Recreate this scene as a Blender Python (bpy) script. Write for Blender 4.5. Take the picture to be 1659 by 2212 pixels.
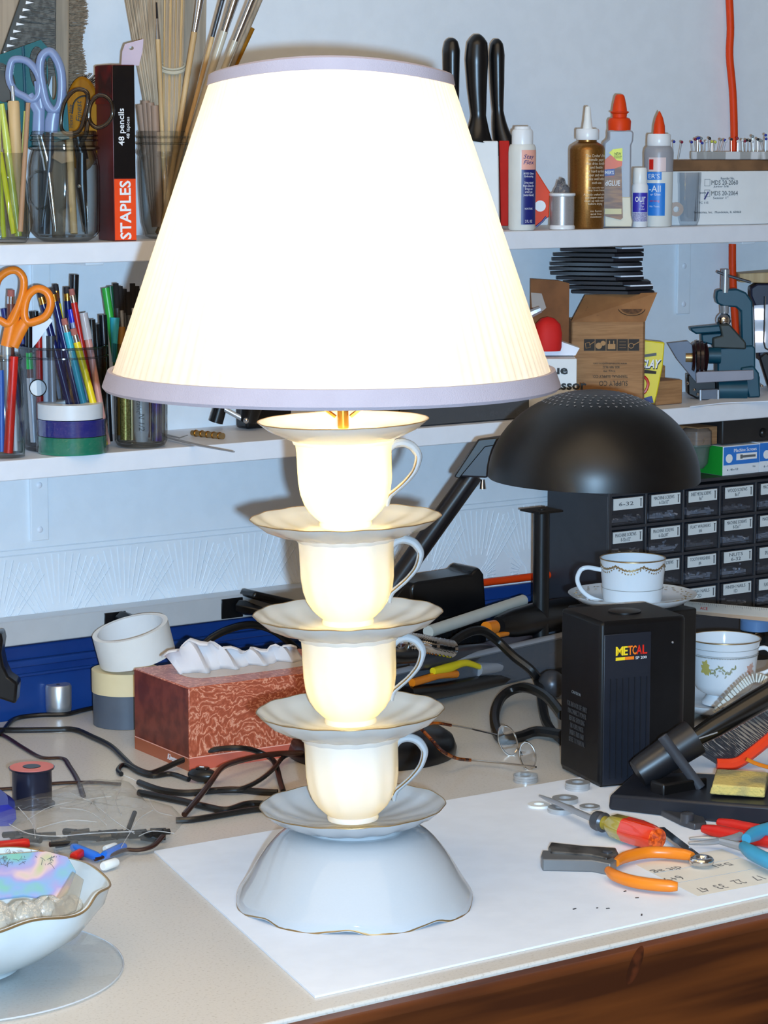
import bpy, math, random
from mathutils import Vector, Matrix
random.seed(7)
for o in list(bpy.data.objects): bpy.data.objects.remove(o)
scene = bpy.context.scene
COL = scene.collection
PI = math.pi
# ---------------------------------------------------------------- camera
FPX = 5700.0; CX, CY = 829.5, 1106.0; HOR = 290.0
TZ = 0.75                                   # worktop height
PITCH = math.atan((CY - HOR) / FPX)
YAW = math.atan(FPX / (8130 * math.cos(PITCH)))
CAM = Vector((0, 0, TZ + 0.62))
R = Vector((math.cos(YAW), -math.sin(YAW), 0))
FH = Vector((math.sin(YAW), math.cos(YAW), 0))
Fv = FH * math.cos(PITCH) - Vector((0, 0, math.sin(PITCH)))
Uv = FH * math.sin(PITCH) + Vector((0, 0, math.cos(PITCH)))
cd = bpy.data.cameras.new('camera'); cam = bpy.data.objects.new('camera', cd); COL.objects.link(cam)
cd.sensor_fit = 'VERTICAL'; cd.sensor_height = 24; cd.lens = 24 * FPX / 2212
cd.clip_start = 0.05; cd.clip_end = 50
cam.matrix_world = Matrix.Translation(CAM) @ Matrix((R, Uv, -Fv)).transposed().to_4x4()
scene.camera = cam
# ---------------------------------------------------------------- light
EXPO = 0.0
vs = scene.view_settings
vs.view_transform = 'Standard'; vs.look = 'None'; vs.gamma = 1; vs.use_curve_mapping = False; vs.exposure = EXPO
def lamp(kind, name, loc, power, col, size):
    l = bpy.data.lights.new(name, kind); l.energy = power; l.color = col
    if kind == 'AREA': l.size = size
    else: l.shadow_soft_size = size
    o = bpy.data.objects.new(name, l); COL.objects.link(o); o.location = loc; return o
# the camera flash: cool, hard, a little right of and below the lens
FLASH = CAM + R * 0.045 - Uv * 0.030 - Fv * 0.02
fl = lamp('SPOT', 'camera_flash', FLASH, 262, (0.43, 0.70, 1.0), 0.012)
fl.data.spot_size = math.radians(70); fl.data.spot_blend = 0.6
fl.rotation_euler = (Fv).to_track_quat('-Z', 'Y').to_euler()
# warm ceiling light of the room
cl = lamp('AREA', 'ceiling_light', (0.1, 0.35, 2.55), 42, (1.0, 0.77, 0.50), 2.8)
w = bpy.data.worlds.new('world'); scene.world = w; w.use_nodes = True
w.node_tree.nodes['Background'].inputs[0].default_value = (1.0, 0.82, 0.66, 1)
w.node_tree.nodes['Background'].inputs[1].default_value = 0.10
# ---------------------------------------------------------------- pixel <-> place
def ray(px, py): return (Fv + R * ((px - CX) / FPX) - Uv * ((py - CY) / FPX))
def T(px, py, z=0.0):
    d = ray(px, py); return CAM + d * ((TZ + z - CAM.z) / d.z)
def P(px, py, Y):
    d = ray(px, py); return CAM + d * (Y / d.y)
def V(px, py, loc, toward=0.0):
    d = ray(px, py); k = ((Vector(loc) - CAM).dot(FH) - toward) / d.dot(FH); return CAM + d * k
def S(loc): return FPX / (Vector(loc) - CAM).dot(Fv)
def col(px, Y, z):
    # point on the line (Y, z) seen in column px
    k = (px - CX) / FPX; a = R - Fv * k; v = Vector((0, Y, z - CAM.z))
    return Vector((-(a.y * v.y + a.z * v.z) / a.x, Y, z))
def zrow(loc, py): return V(project(loc)[0], py, loc).z
def project(p):
    v = Vector(p) - CAM; d = v.dot(Fv); return (CX + FPX * v.dot(R) / d, CY - FPX * v.dot(Uv) / d)
Z3 = Vector((0, 0, 1))
def frame(o, x, y, z): 
    m = Matrix((Vector(x), Vector(y), Vector(z))).transposed().to_4x4(); m.translation = Vector(o); return m
def FM(loc): return frame(loc, R, Z3, -FH)              # upright, facing the room
def WMx(loc): return frame(loc, (1, 0, 0), (0, 0, 1), (0, -1, 0))
def HM(loc, x): 
    x = Vector(x); x.z = 0; x.normalize(); return frame(loc, x, Z3.cross(x), Z3)
def AX(p0, p1):
    z = (Vector(p1) - Vector(p0)).normalized(); x = z.cross(Vector((0.3, 0.9, 0.2))).normalized()
    return frame(p0, x, z.cross(x), z)
# ---------------------------------------------------------------- materials
def lin(c): 
    c = c / 255.0; return c / 12.92 if c <= 0.04045 else ((c + 0.055) / 1.055) ** 2.4
def L3(c): return (lin(c[0]), lin(c[1]), lin(c[2]), 1)
MATS = {}
def mat(name, rgb, rough=0.5, metal=0.0, rgb2=None, scale=40.0, tex='noise', bump=0.0, bscale=200.0, spec=0.5, lo=0.4, hi=0.6, stretch=(1, 1, 1), coat=0.0):
    if name in MATS: return MATS[name]
    m = bpy.data.materials.new(name); m.use_nodes = True; nt = m.node_tree; b = nt.nodes['Principled BSDF']
    b.inputs['Base Color'].default_value = L3(rgb); b.inputs['Roughness'].default_value = rough
    b.inputs['Metallic'].default_value = metal; b.inputs['Specular IOR Level'].default_value = spec
    b.inputs['Coat Weight'].default_value = coat; b.inputs['Coat Roughness'].default_value = 0.05
    tc = nt.nodes.new('ShaderNodeTexCoord'); mp = nt.nodes.new('ShaderNodeMapping')
    nt.links.new(tc.outputs['Object'], mp.inputs[0]); mp.inputs['Scale'].default_value = stretch
    if rgb2 is None:
        rgb2 = tuple(max(0, c - 3) for c in rgb)
    if tex == 'wave':
        t = nt.nodes.new('ShaderNodeTexWave'); t.inputs['Distortion'].default_value = 6; t.inputs['Detail'].default_value = 3
        t.inputs['Detail Scale'].default_value = 1.5
    elif tex == 'voronoi': t = nt.nodes.new('ShaderNodeTexVoronoi')
    else: t = nt.nodes.new('ShaderNodeTexNoise'); t.inputs['Detail'].default_value = 3
    t.inputs['Scale'].default_value = scale; nt.links.new(mp.outputs[0], t.inputs['Vector'])
    rmp = nt.nodes.new('ShaderNodeValToRGB'); rmp.color_ramp.elements[0].position = lo; rmp.color_ramp.elements[1].position = hi
    rmp.color_ramp.elements[0].color = L3(rgb); rmp.color_ramp.elements[1].color = L3(rgb2)
    nt.links.new(t.outputs[0], rmp.inputs[0]); nt.links.new(rmp.outputs[0], b.inputs['Base Color'])
    if bump:
        n2 = nt.nodes.new('ShaderNodeTexNoise'); n2.inputs['Scale'].default_value = bscale; n2.inputs['Detail'].default_value = 4
        nt.links.new(mp.outputs[0], n2.inputs['Vector'])
        bp = nt.nodes.new('ShaderNodeBump'); bp.inputs['Strength'].default_value = bump; bp.inputs['Distance'].default_value = 0.002
        nt.links.new(n2.outputs[0], bp.inputs['Height']); nt.links.new(bp.outputs[0], b.inputs['Normal'])
    MATS[name] = m; return m
def glass(name, tint=(235, 240, 240), edge=(90, 95, 100), rough=0.02, refl=1.0, base=0.06, haze=0.0, hazecol=(220, 225, 230), bump=0.0, bscale=60):
    if name in MATS: return MATS[name]
    m = bpy.data.materials.new(name); m.use_nodes = True; nt = m.node_tree; nt.nodes.clear()
    out = nt.nodes.new('ShaderNodeOutputMaterial'); lw = nt.nodes.new('ShaderNodeLayerWeight'); lw.inputs[0].default_value = 0.5
    pw = nt.nodes.new('ShaderNodeMath'); pw.operation = 'POWER'; pw.inputs[1].default_value = 3.0; nt.links.new(lw.outputs['Facing'], pw.inputs[0])
    fr = nt.nodes.new('ShaderNodeMath'); fr.operation = 'POWER'; fr.inputs[1].default_value = 5.0; nt.links.new(lw.outputs['Facing'], fr.inputs[0])
    mc = nt.nodes.new('ShaderNodeMix'); mc.data_type = 'RGBA'; mc.inputs[6].default_value = L3(tint); mc.inputs[7].default_value = L3(edge)
    nt.links.new(pw.outputs[0], mc.inputs[0])
    tr = nt.nodes.new('ShaderNodeBsdfTransparent'); nt.links.new(mc.outputs[2], tr.inputs[0])
    gl = nt.nodes.new('ShaderNodeBsdfGlossy'); gl.inputs['Roughness'].default_value = rough
    ma = nt.nodes.new('ShaderNodeMath'); ma.operation = 'MULTIPLY_ADD'; ma.use_clamp = True
    nt.links.new(fr.outputs[0], ma.inputs[0]); ma.inputs[1].default_value = refl; ma.inputs[2].default_value = base
    mx = nt.nodes.new('ShaderNodeMixShader'); nt.links.new(ma.outputs[0], mx.inputs[0])
    last = tr
    if haze:
        df = nt.nodes.new('ShaderNodeBsdfDiffuse'); df.inputs[0].default_value = L3(hazecol)
        m2 = nt.nodes.new('ShaderNodeMixShader'); m2.inputs[0].default_value = haze
        nt.links.new(tr.outputs[0], m2.inputs[1]); nt.links.new(df.outputs[0], m2.inputs[2]); last = m2
    if bump:
        n2 = nt.nodes.new('ShaderNodeTexNoise'); n2.inputs['Scale'].default_value = bscale; n2.inputs['Detail'].default_value = 3
        bp = nt.nodes.new('ShaderNodeBump'); bp.inputs['Strength'].default_value = bump; bp.inputs['Distance'].default_value = 0.01
        tc = nt.nodes.new('ShaderNodeTexCoord'); nt.links.new(tc.outputs['Object'], n2.inputs['Vector'])
        nt.links.new(n2.outputs[0], bp.inputs['Height']); nt.links.new(bp.outputs[0], gl.inputs['Normal'])
    nt.links.new(last.outputs[0], mx.inputs[1]); nt.links.new(gl.outputs[0], mx.inputs[2]); nt.links.new(mx.outputs[0], out.inputs[0])
    MATS[name] = m; return m
def china(name, rgb, trans=0.35, rough=0.08, tcol=None):
    if name in MATS: return MATS[name]
    m = bpy.data.materials.new(name); m.use_nodes = True; nt = m.node_tree; b = nt.nodes['Principled BSDF']
    b.inputs['Base Color'].default_value = L3(rgb); b.inputs['Roughness'].default_value = rough; b.inputs['Specular IOR Level'].default_value = 0.3
    n = nt.nodes.new('ShaderNodeTexNoise'); n.inputs['Scale'].default_value = 90
    r = nt.nodes.new('ShaderNodeValToRGB'); r.color_ramp.elements[0].color = L3(rgb); r.color_ramp.elements[1].color = L3(tuple(c - 4 for c in rgb))
    nt.links.new(n.outputs[0], r.inputs[0]); nt.links.new(r.outputs[0], b.inputs['Base Color'])
    if trans:
        t = nt.nodes.new('ShaderNodeBsdfTranslucent'); t.inputs[0].default_value = L3(tcol or rgb)
        mx = nt.nodes.new('ShaderNodeMixShader'); mx.inputs[0].default_value = trans
        nt.links.new(b.outputs[0], mx.inputs[1]); nt.links.new(t.outputs[0], mx.inputs[2])
        nt.links.new(mx.outputs[0], nt.nodes['Material Output'].inputs[0])
    MATS[name] = m; return m
def emit(name, rgb, s):
    if name in MATS: return MATS[name]
    m = bpy.data.materials.new(name); m.use_nodes = True; b = m.node_tree.nodes['Principled BSDF']
    b.inputs['Base Color'].default_value = L3(rgb); b.inputs['Emission Color'].default_value = L3(rgb); b.inputs['Emission Strength'].default_value = s
    MATS[name] = m; return m
# ---------------------------------------------------------------- mesh builder
def spline(pts, k=5, closed=False):
    pts = [Vector(p) for p in pts]; n = len(pts); out = []
    if n < 3: return pts
    for i in range(n if closed else n - 1):
        if closed: a, b, c, d = pts[(i - 1) % n], pts[i], pts[(i + 1) % n], pts[(i + 2) % n]
        else: a, b, c, d = pts[max(i - 1, 0)], pts[i], pts[i + 1], pts[min(i + 2, n - 1)]
        for j in range(k):
            t = j / k
            out.append(0.5 * ((2 * b) + (c - a) * t + (2 * a - 5 * b + 4 * c - d) * t * t + (3 * b - a - 3 * c + d) * t ** 3))
    if not closed: out.append(pts[-1])
    return out
WL = {}
ORD = ['first', 'second', 'third', 'fourth', 'fifth', 'sixth', 'seventh', 'eighth', 'ninth', 'tenth', 'eleventh', 'twelfth', 'thirteenth', 'fourteenth', 'fifteenth', 'sixteenth', 'seventeenth', 'eighteenth', 'nineteenth', 'twentieth', 'twenty-first', 'twenty-second', 'twenty-third', 'twenty-fourth', 'twenty-fifth', 'twenty-sixth', 'twenty-seventh', 'twenty-eighth', 'twenty-ninth', 'thirtieth']
class MB:
    def __init__(s): s.v = []; s.f = []; s.s = []
    def add(s, vs, fs, sm=False, M=None):
        b = len(s.v)
        s.v += [tuple(M @ Vector(v)) if M is not None else tuple(v) for v in vs]
        s.f += [tuple(i + b for i in f) for f in fs]; s.s += [sm] * len(fs); return s
    def bx(s, x0, x1, y0, y1, z0, z1, M=None):
        v = [(x0, y0, z0), (x1, y0, z0), (x1, y1, z0), (x0, y1, z0), (x0, y0, z1), (x1, y0, z1), (x1, y1, z1), (x0, y1, z1)]
        return s.add(v, [(0, 3, 2, 1), (4, 5, 6, 7), (0, 1, 5, 4), (1, 2, 6, 5), (2, 3, 7, 6), (3, 0, 4, 7)], False, M)
    def hull8(s, bot, top):
        return s.add(list(bot) + list(top), [(0, 3, 2, 1), (4, 5, 6, 7), (0, 1, 5, 4), (1, 2, 6, 5), (2, 3, 7, 6), (3, 0, 4, 7)])
    def lathe(s, prof, M=None, n=32, fn=None, caps=True, a0=0.0, a1=2 * PI, sm=True):
        if M is not None and not isinstance(M, Matrix): M = Matrix.Translation(Vector(M))
        full = abs(a1 - a0 - 2 * PI) < 1e-6; m = n if full else n + 1; vs = []; fs = []
        for (r, z) in prof:
            for i in range(m):
                a = a0 + (a1 - a0) * i / n
                rr, zz = fn(r, z, a) if fn else (r, z)
                vs.append((rr * math.cos(a), rr * math.sin(a), zz))
        for j in range(len(prof) - 1):
            for i in range(n):
                i2 = (i + 1) % m
                fs.append((j * m + i, j * m + i2, (j + 1) * m + i2, (j + 1) * m + i))
        s.add(vs, fs, sm, M)
        if caps and full:
            b = len(s.v) - len(vs); k = (len(prof) - 1) * m
            if prof[0][0] > 1e-6: s.f.append(tuple(b + i for i in reversed(range(m)))); s.s.append(False)
            if prof[-1][0] > 1e-6: s.f.append(tuple(b + k + i for i in range(m))); s.s.append(False)
        return s
    def tube(s, pts, r, n=8, closed=False, flat=1.0, up=None, k=0):
        if k: pts = spline(pts, k, closed)
        pts = [Vector(p) for p in pts]; N = len(pts)
        rs = r if isinstance(r, (list, tuple)) else [r] * N
        if len(rs) != N: rs = [rs[min(int(i * (len(rs) - 1) / (N - 1)), len(rs) - 2)] * (1 - (i * (len(rs) - 1) / (N - 1)) % 1) + rs[min(int(i * (len(rs) - 1) / (N - 1)), len(rs) - 2) + 1] * ((i * (len(rs) - 1) / (N - 1)) % 1) if i < N - 1 else rs[-1] for i in range(N)]
        vs = []; fs = []; prev = None
        for i, p in enumerate(pts):
            if closed: t = pts[(i + 1) % N] - pts[i - 1]
            else: t = pts[min(i + 1, N - 1)] - pts[max(i - 1, 0)]
            if t.length < 1e-9: t = Vector((0, 0, 1))
            t.normalize()
            if up is not None: a = t.cross(Vector(up))
            elif prev is None: a = t.cross(Vector((0.31, 0.2, 0.93)))
            else: a = prev - t * prev.dot(t)
            if a.length < 1e-6: a = t.cross(Vector((1, 0.1, 0)))
            a.normalize(); prev = a; b = t.cross(a)
            for j in range(n):
                q = 2 * PI * j / n; vs.append(p + a * (rs[i] * math.cos(q)) + b * (rs[i] * flat * math.sin(q)))
        for i in range(N if closed else N - 1):
            for j in range(n):
                j2 = (j + 1) % n; i2 = (i + 1) % N
                fs.append((i * n + j, i * n + j2, i2 * n + j2, i2 * n + j))
        s.add(vs, fs, True)
        if not closed:
            b = len(s.v) - len(vs); s.f.append(tuple(b + j for j in reversed(range(n)))); s.f.append(tuple(b + (N - 1) * n + j for j in range(n))); s.s += [False, False]
        return s
    def ball(s, c, r, n=12, sq=(1, 1, 1)):
        prof = [(math.sin(PI * i / (n // 2 + 2)) * r, -math.cos(PI * i / (n // 2 + 2)) * r) for i in range(n // 2 + 3)]
        return s.lathe(prof, Matrix.Translation(Vector(c)) @ Matrix.Diagonal((*sq, 1)), n, caps=False)
    def prism(s, poly, t, M=None, sm=False):
        n = len(poly); vs = [(x, y, 0) for x, y in poly] + [(x, y, t) for x, y in poly]
        fs = [tuple(reversed(range(n))), tuple(range(n, 2 * n))]
        s.add(vs, fs, False, M); b = len(s.v) - 2 * n
        for i in range(n):
            j = (i + 1) % n; s.f.append((b + i, b + j, b + n + j, b + n + i)); s.s.append(sm)
        return s
    def pprism(s, pts, off):
        # prism from 3D points swept by a vector
        n = len(pts); off = Vector(off); vs = [Vector(p) for p in pts] + [Vector(p) + off for p in pts]
        fs = [tuple(reversed(range(n))), tuple(range(n, 2 * n))] + [(i, (i + 1) % n, n + (i + 1) % n, n + i) for i in range(n)]
        return s.add(vs, fs)
    def pillow(s, pts, h, rings=7, z0=0.0, rnd=0.0, k=3):
        pts = spline(pts, k, True); n = len(pts); c = sum(pts, Vector()) / n; vs = []; fs = []
        for r in range(rings + 1):
            t = 1 - r / rings
            for p in pts:
                q = c + (p - c) * (t if t > 0.02 else 0.02)
                z = h * math.sqrt(max(0, 1 - t ** 2.4)) * (1 + random.uniform(-rnd, rnd))
                vs.append(Vector((q.x, q.y, p.z * t + c.z * (1 - t) + z + z0)))
        for r in range(rings):
            for i in range(n): fs.append((r * n + i, r * n + (i + 1) % n, (r + 1) * n + (i + 1) % n, (r + 1) * n + i))
        fs.append(tuple(rings * n + i for i in range(n))); fs.append(tuple(reversed(range(n))))
        return s.add(vs, fs, True)
    def build(s, name, m, parent=None, bevel=0.0, label=None, kind=None):
        me = bpy.data.meshes.new(name); o = bpy.data.objects.new(name, me); COL.objects.link(o)
        if parent is not None: w0 = WL[parent.name]
        else:
            xs = [v[0] for v in s.v]; ys = [v[1] for v in s.v]; zs = [v[2] for v in s.v]
            w0 = Vector(((min(xs) + max(xs)) / 2, (min(ys) + max(ys)) / 2, min(zs)))
        me.from_pydata([tuple(Vector(v) - w0) for v in s.v], [], s.f)
        me.polygons.foreach_set('use_smooth', s.s); me.update(); me.set_sharp_from_angle(angle=0.75)
        me.materials.append(m)
        if parent is None: o.location = w0
        else: o.parent = parent
        WL[o.name] = w0
        if bevel:
            b = o.modifiers.new('bevel', 'BEVEL'); b.width = bevel; b.segments = 2; b.limit_method = 'ANGLE'; b.angle_limit = 0.7
        if label: o['label'] = label
        if kind: o['kind'] = kind
        return o
def thing(name, label, cat, loc, group=None):
    o = bpy.data.objects.new(name, None); COL.objects.link(o); o.location = Vector(loc); o.empty_display_size = 0.02
    o['label'] = label; o['category'] = cat
    if group: o['group'] = group
    WL[o.name] = Vector(loc); return o
def tag(o, label, cat, group=None):
    o['label'] = label; o['category'] = cat
    if group: o['group'] = group
    return o
def struct(o): o['kind'] = 'structure'; return o
def flat_curve(splines, t, M, mb):
    cu = bpy.data.curves.new('c', 'CURVE'); cu.dimensions = '2D'; cu.fill_mode = 'BOTH'; cu.extrude = t / 2
    for sp in splines:
        q = cu.splines.new('POLY'); q.points.add(len(sp) - 1)
        for i, (x, y) in enumerate(sp): q.points[i].co = (x, y, 0, 1)
        q.use_cyclic_u = True
    o = bpy.data.objects.new('c', cu); COL.objects.link(o); me = bpy.data.meshes.new_from_object(o)
    mb.add([v.co.copy() for v in me.vertices], [tuple(p.vertices) for p in me.polygons], False, M)
    bpy.data.objects.remove(o); bpy.data.curves.remove(cu); bpy.data.meshes.remove(me); return mb
def text(s, M, wid, hei, m, parent, name='lettering', bend=0.0, bold=0.0, t=0.0003, shear=0.0):
    cu = bpy.data.curves.new('t', 'FONT'); cu.body = s; cu.size = 1; cu.extrude = 0.001; cu.offset = bold; cu.resolution_u = 2; cu.shear = shear
    cu.space_line = 0.95; cu.align_x = 'CENTER'
    o = bpy.data.objects.new('t', cu); COL.objects.link(o); me = bpy.data.meshes.new_from_object(o)
    vs = [v.co.copy() for v in me.vertices]
    x0 = min(v.x for v in vs); x1 = max(v.x for v in vs); y0 = min(v.y for v in vs); y1 = max(v.y for v in vs)
    out = []
    for v in vs:
        x = ((v.x - x0) / (x1 - x0) - 0.5) * wid; y = ((v.y - y0) / (y1 - y0) - 0.5) * hei; z = t if v.z > 0 else 0
        if bend: a = x / bend; x = (bend + z) * math.sin(a); z = (bend + z) * math.cos(a) - bend
        out.append(M @ Vector((x, y, z)))
    mb = MB().add(out, [tuple(p.vertices) for p in me.polygons])
    bpy.data.objects.remove(o); bpy.data.curves.remove(cu); bpy.data.meshes.remove(me)
    return mb.build(name, m, parent)
def rowprof(loc, rows):
    """(image row, half width in px) pairs -> (radius, height above loc)"""
    s = S(loc); c = project(loc)[0]; return [(hw / s, V(c, py, loc).z - loc.z) for py, hw in rows]
def rotZ(M, a): return M @ Matrix.Rotation(a, 4, 'Z')
def TF(loc, up=0.0):
    return Matrix.Translation(Vector(loc)) 
def cface(loc, r, z, off=0.0003):
    """frame tangent to an upright cylinder at loc, facing the room"""
    return frame(Vector(loc) - FH * (r + off) + Z3 * z, R, Z3, -FH)
ANG0 = math.atan2(-FH.y, -FH.x)           # direction from a thing towards the room
def label_patch(loc, r, z0, z1, a, c=0.0):
    """curved paper label on an upright bottle; a = half angle, c = centre angle"""
    return MB().lathe([(r, z0), (r + 0.0004, z0), (r + 0.0004, z1), (r, z1)], Vector(loc), 14, caps=False, a0=ANG0 + c - a, a1=ANG0 + c + a)
# ================================================================ palette
m_wall = mat('wall paint', (236, 240, 244), 0.55, bump=0.05, bscale=300)
m_emb = mat('embossed paper', (226, 232, 238), 0.5)
m_shelf = mat('shelf paint', (232, 234, 240), 0.4, bump=0.03)
m_blue = mat('blue gloss paint', (24, 62, 128), 0.3, rgb2=(20, 54, 116), scale=9)
m_alu = mat('brushed aluminium', (176, 176, 178), 0.45, 0.75, rgb2=(150, 150, 152), scale=60, stretch=(0.05, 1, 1))
m_alu2 = mat('dull aluminium', (168, 168, 172), 0.35, 0.3)
m_top = mat('speckled laminate', (212, 205, 195), 0.28, rgb2=(190, 181, 168), scale=420, lo=0.55, hi=0.72)
m_wood = mat('stained pine', (112, 58, 24), 0.3, rgb2=(66, 32, 16), scale=5, stretch=(0.6, 6, 9), lo=0.35, hi=0.65)
m_white = mat('white plastic', (232, 234, 236), 0.3)
m_cap = mat('ivory plastic', (236, 236, 232), 0.35)
m_black = mat('black plastic', (14, 14, 16), 0.3)
m_blackm = mat('matt black enamel', (12, 11, 12), 0.38)
m_rub = mat('black rubber', (18, 17, 17), 0.35)
m_brown = mat('brown cord vinyl', (52, 26, 18), 0.3)
m_kraft = mat('kraft cardboard', (168, 124, 82), 0.8, rgb2=(150, 108, 70), scale=30, stretch=(1, 1, 12))
m_kraftd = mat('kraft cardboard inside', (140, 88, 50), 0.85, rgb2=(122, 76, 42), scale=30)
m_chrome = mat('chrome', (210, 212, 216), 0.12, 1.0)
m_steel = mat('steel', (170, 172, 176), 0.3, 0.5)
m_dsteel = mat('dark steel', (74, 74, 78), 0.35, 0.4)
m_gold = mat('gold rim', (170, 140, 96), 0.35, 0.7)
m_brass = mat('brass', (190, 140, 60), 0.25, 1.0)
m_orange = mat('orange plastic', (232, 128, 24), 0.35)
m_red = mat('red plastic', (200, 30, 20), 0.35)
m_rorange = mat('red orange plastic', (226, 66, 14), 0.5, spec=.25)
m_navy = mat('navy print', (26, 34, 110), 0.4)
m_dnavy = mat('navy lacquer', (20, 28, 84), 0.2)
m_green = mat('green plastic', (40, 150, 60), 0.4)
m_teal = mat('teal enamel', (8, 66, 84), 0.4)
m_tealp = mat('teal plastic', (24, 92, 98), 0.2)
m_cyan = mat('cyan plastic', (50, 170, 190), 0.35)
m_yellow = mat('yellow plastic', (238, 208, 26), 0.4)
m_lime = mat('lime plastic', (200, 198, 110), 0.35)
m_lblue = mat('pale blue plastic', (126, 142, 178), 0.3)
m_tan = mat('bare wood', (206, 172, 122), 0.55, rgb2=(190, 154, 104), scale=20, stretch=(6, 6, 0.6))
m_bamboo = mat('bamboo', (184, 164, 138), 0.6, rgb2=(156, 134, 108), scale=25, stretch=(8, 8, 0.4))
m_greywood = mat('weathered wood', (158, 140, 118), 0.7, rgb2=(136, 120, 100), scale=20, stretch=(8, 8, 0.4))
m_amber = mat('varnished amber wood', (168, 112, 18), 0.6, spec=.12, rgb2=(140, 88, 12), scale=14, stretch=(6, 6, 1))
m_bris = mat('pale bristle', (170, 146, 120), 0.9, rgb2=(130, 108, 86), scale=300)
m_dbris = mat('dark bristle', (30, 24, 22), 0.9)
m_paper = mat('white paper', (236, 242, 252), 0.7)
m_card = mat('white card', (226, 228, 228), 0.6)
m_pink = mat('lilac card', (190, 170, 182), 0.6)
m_ink = mat('black ink', (20, 20, 22), 0.6)
m_print = mat('grey print', (96, 100, 104), 0.7)
m_winkp = mat('white print', (236, 236, 236), 0.6)
m_glass = glass('jar glass', tint=(240, 243, 244), edge=(112, 116, 120), rough=.04, base=.05)
m_plas = glass('clear plastic', tint=(225, 228, 232), edge=(120, 124, 130), rough=0.15, haze=0.10)
m_cup = china('decorated china', (232, 236, 240), 0.0, 0.1)
# ================================================================ the room
Yw = T(150, 1530).y
zmid = P(506, 918, Yw).z
Yf = T(506, 957, zmid - TZ).y
zup = P(1100, 500, Yf).z
print('Yw', Yw, 'Yf', Yf, 'zmid', zmid, 'zup', zup)
XL, XR = -1.6, 4.2
struct(MB().bx(XL, XR, Yw, Yw + 0.1, 0, 2.6).build('wall_back', m_wall))
struct(MB().bx(XL, XR, -1.6, Yw, -0.05, 0).build('floor', mat('floor boards', (120, 96, 74), 0.5)))
struct(MB().bx(XL, XR, -1.6, Yw, 2.6, 2.65).build('ceiling', mat('ceiling paint', (225, 222, 215), 0.8)))
struct(MB().bx(XL - 0.1, XL, -1.6, Yw + 0.1, 0, 2.6).build('wall_left', m_wall))
struct(MB().bx(XR, XR + 0.1, -1.6, Yw + 0.1, 0, 2.6).build('wall_right', m_wall))
struct(MB().bx(XL, XR, -1.7, -1.6, 0, 2.6).build('wall_front', mat('warm wall paint', (200, 190, 176), 0.7)))
# wall paper border line and embossed fans
zline = P(330, 1170, Yw).z; zstrip = P(100, 1252 + 60, Yw).z
zb = P(1100, 1262, Yw).z                                 # where blue board begins
e = MB()
for dz in (0, 0.006): e.tube([(XL + .2, Yw - .0002, zline + dz), (XR - .5, Yw - .0002, zline + dz)], 0.0008, 5)
def wpt(cx, x, z): return Vector((cx + x, Yw - 0.0002, z))
x_a = col(127, Yw, zline).x; pitch = (col(1144, Yw, zline).x - x_a) / 8.0
fan = (zline - zb) 
for k in range(-3, 18):
    cx = x_a + pitch * k
    for i in range(-8, 9):
        a = i * 0.085
        r0, r1 = (0.42 * fan, fan * .93) if i % 2 == 0 else (0.5 * fan, fan * .94)
        e.tube([wpt(cx, math.sin(a) * r0 * 1.15, zb + r0 * math.cos(a)), wpt(cx, math.sin(a * 1.1) * r1 * 1.02, zb + 0.004 + r1 * math.cos(a))], 0.00065, 4)
    for sg in (-1, 1):
        for i in range(7):
            a = 0.62 + i * 0.12
            e.tube([wpt(cx, sg * math.sin(a) * 0.018, zb + 0.008 + 0.018 * math.cos(a)), wpt(cx, sg * math.sin(a) * (0.041 - i * 0.002), zb + 0.004 + (0.052 - i * .004) * math.cos(a))], 0.00065, 4)
        e.tube([wpt(cx, sg * 0.003, zb), wpt(cx, sg * 0.006, zb + 0.02), wpt(cx, sg * 0.02, zb + 0.034)], 0.0007, 4, k=4)
        e.tube([wpt(cx, sg * 0.012, zb), wpt(cx, sg * 0.016, zb + 0.014), wpt(cx, sg * 0.026, zb + 0.022)], 0.0006, 4, k=4)
        e.tube([wpt(cx, sg * 0.0255, zb + .002), wpt(cx, sg * 0.0255, zb + 0.016)], 0.0006, 4)
struct(e.build('trim_1', m_emb))
# blue board between wall paper and worktop
bb = MB().bx(XL, XR, Yw - 0.008, Yw, TZ - 0.02, zb)
bb.bx(XL, XR, Yw - 0.016, Yw, zb - 0.022, zb - 0.014)
bb.bx(XL, XR, Yw - 0.011, Yw, zb - 0.034, zb - 0.030)
struct(bb.build('trim_2', m_blue, bevel=0.002))
# ---- workbench
pf = T(1000, 2112)
Yt = (pf.y + T(1659, 1965).y) / 2
wb = thing('workbench', 'speckled beige workbench top with a stained pine front apron', 'workbench', (1.2, (Yt + Yw) / 2, 0))
MB().bx(XL + .3, XR - .4, Yt, Yw - 0.0165, TZ - 0.025, TZ).build('worktop', m_top, wb, bevel=0.002)
MB().bx(XL + .3, XR - .4, Yt - 0.022, Yt - 0.0005, TZ - 0.093, TZ - 0.001).build('wooden_apron', m_wood, wb, bevel=0.006, label='knotty reddish brown pine apron')
kc = P(1372, 2085, Yt - 0.0221)
MB().lathe([(0, 0), (.006, 0.0001), (.0105, .0001)], WMx(kc) @ Matrix.Rotation(-.45, 4, 'Z') @ Matrix.Diagonal((.55, 1.5, 1, 1)), 20, caps=False).build('wood_knot', mat('pine knot', (92, 42, 20), 0.4, rgb2=(58, 26, 12), scale=90), wb)
MB().bx(XL + .35, XR - .45, Yt + 0.03, Yt + 0.05, 0.08, TZ - 0.094).build('lower_panel', m_blue, wb, label='blue panel under the apron')
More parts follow.
